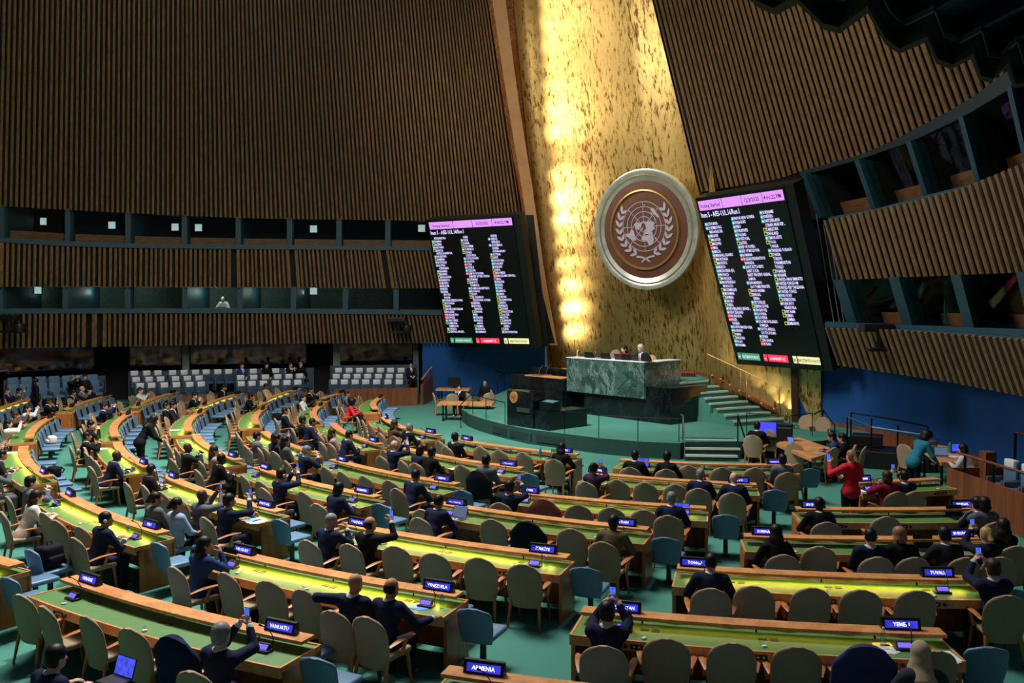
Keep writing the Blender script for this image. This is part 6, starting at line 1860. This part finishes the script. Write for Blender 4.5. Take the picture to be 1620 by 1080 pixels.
coat(1362, 1055, (62, 62, 110), 'purple blue coat hung over a chair at the Yemen desk')
coat(318, 812, (24, 30, 52), 'navy puffer coat hung over a chair in the left-middle block')
coat(765, 752, (30, 32, 38), 'charcoal coat hung over the chair of a grey-clad person')
# bags
def bag(M, label, col, w=.34, d=.2, h=.42, strap=True):
    t = thing('bag', label, 'bag', M)
    m = MB(); m.rbox(-w / 2, w / 2, -d / 2, d / 2, 0, h, .07, 4); m.rbox(-w * .38, w * .38, -d / 2 - .05, -d / 2 + .03, .04, h * .55, .03, 3); m.build('body', cloth(col), t, 60)
    if strap:
        for x in (-w * .22, w * .22):
            m = MB(); m.tube([(x, d / 2, h * .9), (x, d / 2 + .09, h * .6), (x, d / 2 + .03, .08)], .018, 5); m.build('strap', cloth((24, 24, 28)), t, 60)
        m = MB(); m.tube([(-.05, 0, h - .01), (-.04, 0, h + .05), (.04, 0, h + .05), (.05, 0, h - .01)], .01, 5); m.build('handle', cloth((24, 24, 28)), t, 60)
def bag_on_blue(px, py, label, col, **kw):
    p = P(px, py, .6)
    q = min((q for q in SLOTS if q['kind'] == 'blue'), key=lambda q: (q['pos'] - p.xy.to_3d()).length)
    bag(TR(*q['pos'].xy, .49, q['rot'] + .3) @ Matrix.Translation((0, .04, 0)), label, col, **kw)
bag_on_blue(75, 697, 'crumpled white bag on a blue chair in the left block', (214, 208, 196), w=.32, d=.24, h=.24, strap=False)
bag_on_blue(85, 748, 'black bag on a blue chair before the left desk', (22, 22, 28), w=.34, d=.24, h=.26)
bag_on_blue(470, 655, 'black bag on a blue chair by the far-left desk', (22, 24, 30), w=.34, d=.24, h=.26)
bag_on_blue(442, 690, 'black shoulder bag on a blue chair in the left block', (20, 20, 26), w=.32, d=.22, h=.24)
bag(TR(*P(402, 985, 0).xy, 0, .5), 'black backpack standing on the floor before the lower left desk', (20, 22, 26))
bag(TR(*P(80, 945, 0).xy, .5, 1.2) @ Matrix.Translation((0, 0, 0)), 'black backpack on the blue chair at the left edge', (26, 24, 34), w=.4, d=.26, h=.36)
seat_thing('pedestal_chair', BLUE_P, TR(*P(80, 945, 0).xy, 0, drot('D0', 1) - .1), 'blue pedestal chair carrying a black backpack at the left edge', 'chair')

# ------------------------------------------------------------------ rostrum people and things on it
FR = math.atan2(.755, -.655)
def on_ros(px, py, h, back=0):
    p = P(px, py, h); return p + SD * back
zf = 1.86
for px, py, pose, args in ((988, 552, 'lapf', ('l', 'long', 'dark brown', 'maroon', None, None, 'person with long dark hair in maroon, seated behind the green rostrum')), (1021, 551, 'desk', ('l', 'full', 'white', 'navy', 'white', None, 'white-haired person in dark suit seated behind the green rostrum'))):
    if pose not in BOD: BOD[pose] = grow(pose)
    h = BOD[pose]['J']['hed']; hw = P(px, py, zf + h.z); a_ = min((i * .02 for i in range(300)), key=lambda a: abs(810 + FPX * (ros(a, 1.5, 0).x / ros(a, 1.5, 0).y) - px))
    r = ros(a_, 1.5, zf); h = h * 1.18; hd = r + Matrix.Rotation(FR, 3, 'Z') @ h
    d_ = ray(px, py); zf2 = HCAM + d_.z * hd.y / d_.y - h.z
    r.z = zf2
    person(TR(r.x, r.y, zf2, FR) @ Matrix.Scale(1.18, 4), pose, *args)
    seat_thing('armchair', BEIGE_P, TR(r.x, r.y, zf2, FR) @ Matrix.Scale(1.12, 4), 'beige armchair under the %s behind the rostrum' % ('person in maroon' if pose == 'lapf' else 'white-haired person'), 'chair')
for px, lab in ((953, 'left'),):
    p = P(px, 570, 2.4) + SD * .5
    seat_thing('armchair', BEIGE_P, TR(p.x, p.y, zf, FR), 'empty beige armchair behind the left part of the rostrum', 'chair')
m = MB(); m.prism([tuple(ros(5.3, .55, 0).xy), tuple(ros(1.2, .55, 0).xy), tuple(ros(1.2, 2.12, 0).xy), tuple(ros(1.2, 3.9, 0).xy), tuple(ros(5.3, 3.9, 0).xy)], HS, zf)
structure(m.build('floor_rostrum', CARPET), 'green carpeted upper floor behind the rostrum', 'floor')
lp_ = [ros(1.2, 2.12, 0), P(1078, 606.3, 1.86) + Vector((.1, .45, 0)), P(1120, 602, 1.86) + Vector((.1, .45, 0)), P(1124, 597, 1.86), P(1102, 591, 1.86), P(1072, 589, 1.86), ros(1.2, 3.9, 0)]
m = MB(); m.prism([tuple(p.xy) for p in lp_], HS, zf)
structure(m.build('floor_landing', CARPET), 'green landing at the top of the side stairs', 'floor')
TOPH = 1.33 + 1.335
def ros_on(a, b): return Matrix.Translation(ros(a, b, TOPH)) @ Matrix.Rotation(FR, 4, 'Z')
for a, lab in ((2.55, 'before the person in maroon'), (1.72, 'before the white-haired person')):
    laptop(ros_on(a, .2), 'open black laptop on the rostrum %s' % lab, 'off')
for a, lab in ((4.05, 'left'), (3.2, 'centre'), (2.15, 'middle'), (1.2, 'right')):
    t = thing('desk_monitor', 'small black monitor on the %s part of the rostrum top' % lab, 'monitor', ros_on(a, .12))
    m = MB(); m.rbox(-.2, .2, -.1, .05, 0, .03, .01, 1); m.build('base', BLACK, t)
    m = MB(); m.add([(-.2, -.08, .02), (.2, -.08, .02), (.2, .08, .02), (-.2, .08, .02), (-.2, .04, .22), (.2, .04, .22), (.2, .08, .22), (-.2, .08, .22)], [(3, 2, 1, 0), (4, 5, 6, 7), (0, 1, 5, 4), (1, 2, 6, 5), (2, 3, 7, 6), (3, 0, 4, 7)]); m.build('panel', BLACK, t)
for a, lab in ((4.45, 'white papers at the left end of the rostrum'), (1.9, 'white papers before the white-haired person'), (.75, 'papers at the right end of the rostrum')): sheet(ros_on(a, .2), lab)
sheet(ros_on(3.6, .25), 'red folder on the rostrum top beside the empty chair', mat=plain('red_paper', (190, 30, 40), .7))
t = thing('desk_lamp', 'small cream desk lamp at the left end of the rostrum', 'lamp', ros_on(4.75, .15))
m = MB(); m.lathe([(.0, 0), (.07, 0), (.06, .03), (0, .03)], 12); m.build('base', plain('cream_paint', (222, 204, 160), .5), t)
m = MB(); m.tube([(0, 0, .03), (0, 0, .2), (0, -.04, .26), (0, -.1, .26)], .02, 6); m.build('arm', plain('cream_paint', (222, 204, 160)), t)
for a, lab in ((3.75, 'clear water bottle on the rostrum by the red folder'), (.95, 'yellow bottle at the right end of the rostrum')): bottle(ros_on(a, .15), lab, CLEAR if a > 2 else plain('yellow_bottle', (216, 190, 90), .4), WHITE, .24)
# microphones on the left counter
t = thing('microphone_cluster', 'pair of thin microphones on the black counter left of rostrum', 'microphone', Matrix.Translation(ros(6.6, 0, 1.85)))
for x in (-.15, .15):
    m = MB(); m.tube([(x, 0, 0), (x + .05, .0, .25), (x + .2, -.05, .42)], .012, 6); m.build('stem', METAL, t)
m = MB(); m.rbox(-.4, .4, -.05, .05, 0, .03, .01, 1); m.build('base', METAL, t)

# ------------------------------------------------------------------ staff tables
def table(name, label, pts, h=.75, mat=OAK):
    c = sum((Vector(p) for p in pts), Vector((0, 0))) / len(pts)
    t = thing(name, label, 'table', Matrix.Translation((c.x, c.y, 0)))
    q = [(p[0] - c.x, p[1] - c.y) for p in pts]
    m = MB(); m.prism(q, h - .09, h); m.build('tabletop', mat, t)
    for x, y in q:
        m = MB(); m.tube([(x * .82, y * .82, h - .09), (x * .82, y * .82, 0)], .035, 6); m.build('leg', BLACKM, t)
    return t
def rect(c, rz, w, d): 
    R = Matrix.Rotation(rz, 3, 'Z')
    return [tuple((c + R @ Vector((x * w / 2, y * d / 2, 0))).to_2d()) for x, y in ((-1, -1), (1, -1), (1, 1), (-1, 1))]
table('staff_table', 'wooden staff table with beige chairs before the blue wall', rect(P(738, 636, .75), -.12, 2.2, .8))
table('staff_table', 'second wooden staff table against the blue wall', rect(P(718, 614, .75), -.12, 1.6, .8))
for px, py, r, lab in ((698, 657, -1.4, 'beige armchair at the left end of the staff table'), (716, 657, .05, 'beige armchair with its back to us, left one at staff table'), (736, 655, .05, 'beige armchair with its back to us, right one at staff table'), (771, 655, .3, 'beige armchair right of the staff table near the stage')):
    p = P(px, py, 0); seat_thing('armchair', BEIGE_P, TR(p.x, p.y, 0, r), lab, 'chair')
def seated(px, py, pose, rot, args):
    if pose not in BOD: BOD[pose] = grow(pose)
    h = BOD[pose]['J']['hed']; hw = P(px, py, h.z); r = hw - Matrix.Rotation(rot, 3, 'Z') @ h
    person(TR(r.x, r.y, 0, rot), pose, *args)
    return r
for px, py, pose, rot, args, lab in ((727, 613, 'clap', 2.9, ('l', 'short', 'black', 'black', 'white', None, 'person with raised hands behind the staff table by blue wall'), 'beige armchair under the clapping person at the staff table'),
        (767, 607, 'lap', 2.8, ('m', 'bald', '', 'black', None, None, 'bald person in black seated before the blue wall'), 'beige armchair under the bald person before the blue wall'),
        (1198, 674, 'desk', -.5, ('l', 'full', 'black', 'black', 'white', None, 'person in black suit facing the blue monitor at right table'), 'beige armchair under the person at the blue monitor'),
        (1316, 691, 'desk', 1.2, ('m', 'full', 'black', 'blue', None, None, 'person in blue top at the far side of right staff table'), 'beige armchair under the person in blue at the right table'),
        (1332, 693, 'desk', 1.0, ('l', 'full', 'black', 'black', None, None, 'person in black at the near right side of staff table'), 'beige armchair under the person in black at the right table'),
        (1523, 710, 'desk', .7, ('l', 'bob', 'dark brown', 'white', None, 'light blue', 'person in pale hoodie seated at the far right table'), 'beige armchair under the person in pale hoodie')):
    r = seated(px, py, pose, rot, args); seat_thing('armchair', BEIGE_P, TR(r.x, r.y, 0, rot), lab, 'chair')
t = thing('desktop_monitor', 'black desktop monitor on the staff table by blue wall', 'monitor', TR(*P(719, 613.6, .75).xy, .751, .1))
m = MB(); m.rbox(-.3, .3, -.02, .03, .1, .52, .01, 1); m.build('panel', BLACK, t)
m = MB(); m.tube([(0, .03, .1), (0, .03, 0)], .03, 6); m.rbox(-.12, .12, -.08, .1, 0, .02, .005, 1); m.build('stand', BLACK, t)
tp = [P(1228, 701, .75), P(1284, 725, .75), P(1326, 712, .75), P(1262, 691, .75)]
table('staff_table', 'angled wooden staff table with monitors right of the front steps', [tuple(p.xy) for p in tp])
for px, py, r, lab in ((1222, 727, -.75, 'beige armchair next to the person at the blue monitor'), (1262, 752, -.7, 'beige armchair at the near side of the right staff table'), (1303, 762, .5, 'beige armchair at the right staff table near the person in red'), (1270, 703, 2.4, 'beige armchair at the far side of the right table, left one'), (1296, 707, 2.4, 'beige armchair at the far side of the right table, right one'), (1247, 793, .25, 'beige armchair in the aisle beside the right desk block')):
    p = P(px, py, 0); seat_thing('armchair', BEIGE_P, TR(p.x, p.y, 0, r), lab, 'chair')
t = thing('desktop_monitor', 'desktop monitor with bright blue screen at right staff table', 'monitor', TR(*P(1212, 690, .75).xy, .75, -.35))
m = MB(); m.rbox(-.3, .3, -.0, .03, .08, .44, .01, 1); m.build('panel', BLACK, t)
m = MB(); m.box(-.285, .285, -.004, 0, .095, .425); m.build('screen', glow('monitor_blue', (66, 70, 240), 1.2, .15, 5), t)
m = MB(); m.tube([(0, .03, .1), (0, .03, 0)], .03, 6); m.rbox(-.12, .12, -.08, .1, 0, .02, .005, 1); m.build('stand', BLACK, t)
a = P(1212, 690, .75); table('monitor_table', 'small dark table carrying the bright blue monitor', rect(Vector((a.x + .1, a.y + .1, 0)), -.35, 1.0, .6), .75, BLACK)
t = thing('equipment_case', 'upright black equipment case on the right staff table', 'case', TR(*P(1241, 697, .75).xy, .752, -.4))
m = MB(); m.rbox(-.22, .22, -.06, .16, 0, .5, .02, 1); m.build('body', BLACK, t)
m = MB(); m.box(-.2, .2, -.07, -.06, .36, .40); m.build('slot', METAL, t)
M = TR(*P(1252, 702, .75).xy, .751, -.6); tablet(M, 'lit tablet before the black equipment case')
sheet(TR(*P(1258, 706, .75).xy, .751, .3), 'white papers on the right staff table'); sheet(TR(*P(1292, 717, .75).xy, .751, .3), 'grey papers at the near end of the right staff table', mat=plain('grey_paper', (140, 150, 150), .7))
tp = [P(1456, 716, .75), P(1489, 731, .75), P(1530, 730, .75), P(1520, 708, .75), P(1480, 703, .75)]
table('staff_table', 'wooden table with laptops and bottles by the right blue wall', [tuple(p.xy) for p in tp])
laptop(TR(*P(1490, 722, .75).xy, .751, -.3), 'open laptop with pale lit screen at the far right table', 'grey')
laptop(TR(*P(1513, 716, .75).xy, .751, -.1), 'open laptop with bright screen before the person in pale hoodie', 'blue')
bottle(TR(*P(1503, 716, .75).xy, .751), 'tall green bottle on the far right table', plain('teal_bottle', (30, 130, 120), .4), BLACK, .34, .045)
sheet(TR(*P(1508, 722, .75).xy, .751, .4), 'white papers on the far right table')
bag(TR(*P(1474, 715, .75).xy, .751, .2), 'grey laptop bag standing on the far right table', (110, 104, 108), w=.3, d=.1, h=.34, strap=False)
for px, py, r, lab in ((1442, 757, -1.1, 'beige armchair behind the bending person in teal'), (1487, 728, 2.6, 'beige armchair on the wall side of far right table, left one'), (1516, 724, 2.6, 'beige armchair on the wall side of far right table, right one')):
    p = P(px, py, 0); seat_thing('armchair', BEIGE_P, TR(p.x, p.y, 0, r), lab, 'chair')

# ------------------------------------------------------------------ guest stand on the right
a, b = P(1497, 800, 0), Vector((10.45, 14.6, 0))
t = thing('guest_stand', 'red-brown wooden guest stand at the right edge with dark rails', 'stand', Matrix.Translation(a)); inv = t.matrix_basis.inverted()
d = (b - a).normalized(); n = Vector((-d.y, d.x, 0)); n = n if n.x > 0 else -n
def sbox(nm, u0, u1, v0, v1, h0, h1, mat):
    q = lambda u, v, h: a + d * u + n * v + Vector((0, 0, h))
    m = MB(); m.hexa([q(u0, v0, h0), q(u1, v0, h0), q(u1, v1, h0), q(u0, v1, h0)], [q(u0, v0, h1), q(u1, v0, h1), q(u1, v1, h1), q(u0, v1, h1)]); m.build(nm, mat, t, M=inv)
sbox('front_panel', 0, 6, 0, .05, 0, .9, REDWOOD); sbox('end_panel', 0, .05, .05, 1.9, 0, .9, REDWOOD); sbox('platform', .05, 6, .05, 2.2, 0, .32, CARPDK)
sbox('back_panel', .3, 6, 1.75, 1.82, .32, 1.35, REDWOOD); sbox('corner_post', .02, .3, .75, 1.0, .32, 1.3, REDWOOD)
q = lambda u, v, h: a + d * u + n * v + Vector((0, 0, h))
for (u, v, h) in ((.6, .08, 1.3), (1.7, .08, 1.3), (2.9, .08, 1.3)):
    m = MB(); m.tube([q(u, v, .88), q(u, v, h)], .028, 6); m.build('post', BLACKM, t, M=inv)
m = MB(); m.tube([q(.3, .08, 1.3), q(6, .08, 1.3)], .03, 6); m.build('handrail', REDWOOD, t, M=inv)
for u in (.2, 2.2):
    m = MB(); m.tube([q(u, 1.5, .32), q(u, 1.5, 1.75)], .03, 6); m.build('post', BLACKM, t, M=inv)
m = MB(); m.tube([q(.2, 1.5, 1.75), q(6, 1.5, 1.75)], .035, 6); m.build('handrail', REDWOOD, t, M=inv)
for i in range(5):
    for j in range(2):
        p = q(1.15 + i * .62, .55 + j * .75, .32 + j * .02)
        seat_thing('auditorium_seat', VIP_P, TR(p.x, p.y, p.z, math.atan2(n.x, -n.y)), 'blue fixed seat with white cover in the right stand, %s from podium, %s row' % (NTH[i], ('front', 'back')[j]), 'seat', 'fixed seats in the right stand')
# remote cameras hanging on the slat bands
for px, py, y, lab in ((632, 511, zl(632) - .9, 'black remote camera on the lowest left slat band near the screen'), (17, 508, zl(17) - .9, 'black remote camera on the lowest slat band at the left edge'), (1395, 528, zr(1395) - 1.0, 'black remote camera hanging before the lowest right slat band')):
    p = PD(px, py, y); s = 1.15
    t = thing('remote_camera', lab, 'camera', Matrix.Translation(p) @ Matrix.Scale(s, 4))
    m = MB(); m.rbox(-.5, .25, -.18, .18, .05, .24, .03, 2); m.build('hood', BLACK, t)
    m = MB(); m.tube([(-.05, 0, .05), (-.05, 0, -.35)], .07, 8); m.rbox(-.35, .3, -.12, .12, -.42, -.33, .02, 1); m.build('bracket', BLACK, t)
    m = MB(); m.lathe([(0, -.2), (.18, -.16), (.22, 0), (.18, .16), (0, .2)], 14, M=Matrix.Translation((.3, 0, -.25))); m.build('pan_head', BLACK, t, 50)
    m = MB(); m.tube([(.05, .1, .1), (.1, .9, .1)], .05, 6); m.build('arm', BLACK, t)
def place_seats():
    for q in SLOTS:
        k, i = q['k'], q['i']
        if q.get('skip'): continue
        j = random.Random(sum(map(ord, k)) * 7 + i)
        dv = ddir(k, q['s'])
        if q['kind'] == 'beige':
            p = q['pos'] + (Vector((0, 0, 0)) if q['occ'] or q.get('coat') else -dv * j.uniform(-.05, .1)); r = q['rot'] + (0 if q.get('coat') else j.uniform(-.12, .12))
            lab = '%s beige armchair, %s from left, %s' % ('occupied' if q['occ'] else 'empty', NTH[i], desk_phrase(k))
            seat_thing('armchair', BEIGE_P, TR(p.x, p.y, 0, r), lab, 'chair', 'beige armchairs at the desks')
        else:
            lab = 'blue pedestal chair, %s from left, in front of the %s' % (NTH[i], desk_phrase(k) if 'desk' in desk_phrase(k) else 'desk in ' + desk_phrase(k))
            seat_thing('pedestal_chair', BLUE_P, TR(*q['pos'].xy, 0, q['rot']), lab, 'chair', 'blue chairs before the desks')
place_seats()
# ------------------------------------------------------------------ camera, light, view
cam = bpy.data.cameras.new('camera'); co = bpy.data.objects.new('camera', cam); COL.objects.link(co)
cam.sensor_width = 36; cam.lens = FPX / 1620 * 36; cam.clip_end = 200
co.location = (0, 0, HCAM); co.rotation_euler = (PI / 2 - PITCH, 0, 0)
SC.camera = co
w = bpy.data.worlds.new('hall_air'); SC.world = w; w.use_nodes = True
w.node_tree.nodes['Background'].inputs[0].default_value = (.55, .75, .9, 1)
w.node_tree.nodes['Background'].inputs[1].default_value = .06
def area(name, loc, target, power, size, size_y=None, col=(1, 1, 1), spread=180):
    l = bpy.data.lights.new(name, 'AREA'); l.energy = power; l.size = size; l.color = col
    if size_y: l.shape = 'RECTANGLE'; l.size_y = size_y
    l.spread = math.radians(spread)
    o = bpy.data.objects.new(name, l); COL.objects.link(o); o.location = loc
    o.rotation_euler = (Vector(target) - Vector(loc)).to_track_quat('-Z', 'Y').to_euler()
    return o
def spot(name, loc, target, power, ang, blend=.5, r=.3, col=(1, 1, 1)):
    l = bpy.data.lights.new(name, 'SPOT'); l.energy = power; l.spot_size = math.radians(ang); l.spot_blend = blend; l.shadow_soft_size = r; l.color = col
    o = bpy.data.objects.new(name, l); COL.objects.link(o); o.location = loc
    o.rotation_euler = (Vector(target) - Vector(loc)).to_track_quat('-Z', 'Y').to_euler()
    return o
CW = (1, 1, .97)
area('ceiling_light_hall', (-6, 22, 21), (-5, 22, 0), 3400, 9, None, CW, 130)
spot('ceiling_spot_left', (-6, 22, 20), (-15, 25, 0), 11000, 52, .8, .5, CW)
spot('ceiling_spot_near_left', (-3, 20, 19), (-7, 13, 0), 10500, 46, .8, .5, CW)
spot('ceiling_spot_stage', (-6, 22, 20), (-1, 34, 0), 9000, 38, .8, .5, CW)
spot('ceiling_spot_podium', (-3, 20, 18), (4.6, 32, 1.6), 6000, 18, .6, .4, (1, .98, .94))
spot('ceiling_spot_right', (4, 20, 20), (5, 13, 0), 1000, 60, .8, .5, CW)
area('added_wall_fill', (-4, 14, 17), (-10, 42, 13), 720, 5, None, (1, .9, .72), 150)  # wash added to brighten the left slats, not a lamp of the hall
area('added_right_wall_fill', (2, 14, 17), (10, 28, 13), 300, 4, None, (1, .88, .7), 120)  # fill light added so the right slats read brighter
for k, D in DESK.items():
    if D['lit']:
        c = dpt(k, .5, .48, .832); dv = ddir(k, .5)
        l = area('desk_lamp', c, c - dv * .12 - Vector((0, 0, .5)), 17 * D['lit'] * D['L'] / 4, D['L'] * .96, .03, (1, .6, .1))
        X = Vector((dv.y, -dv.x, 0)); Z = (dv * .12 + Vector((0, 0, .5))).normalized()
        l.matrix_world = frame(c, X, Z)
SC.view_settings.view_transform = 'Standard'; SC.view_settings.look = 'None'
SC.view_settings.exposure = 0.2; SC.view_settings.gamma = 1.0
try: SC.view_settings.use_curve_mapping = False
except Exception: pass
# warm lamps hidden behind the end face of the left wing wash the gold wall
for k, t in enumerate(np.linspace(.02, .84, 17)):
    p = strip_pt(t, 1, .7) + Vector((-.26, 0, 0))
    e = (1, 1.5, 1, .7, .5, 1.3, 1.5, .9, .2, 1.3, 1.5, 1, .5, .8, 1, .8, .8)[k]
    spot('gold_wash_lamp', p, p + Vector((3, lerp(.9, -1.1, t), .1)), 130 * e, 84, 1.0, .11, (1, .86, .58))
for k, p in enumerate(STEP_L):
    spot('step_lamp', p + Vector((-.02, -.12, .08)), p + Vector((.45, .5, 1.1)), 26, 70, .7, .03, (1, .8, .45))

area('added_gold_fill', (-11, 35, 17), (5.6, 42, 10), 340, 5, None, (1, .92, .76), 70)  # soft fill added to brighten the gold; the hall has no such lamp
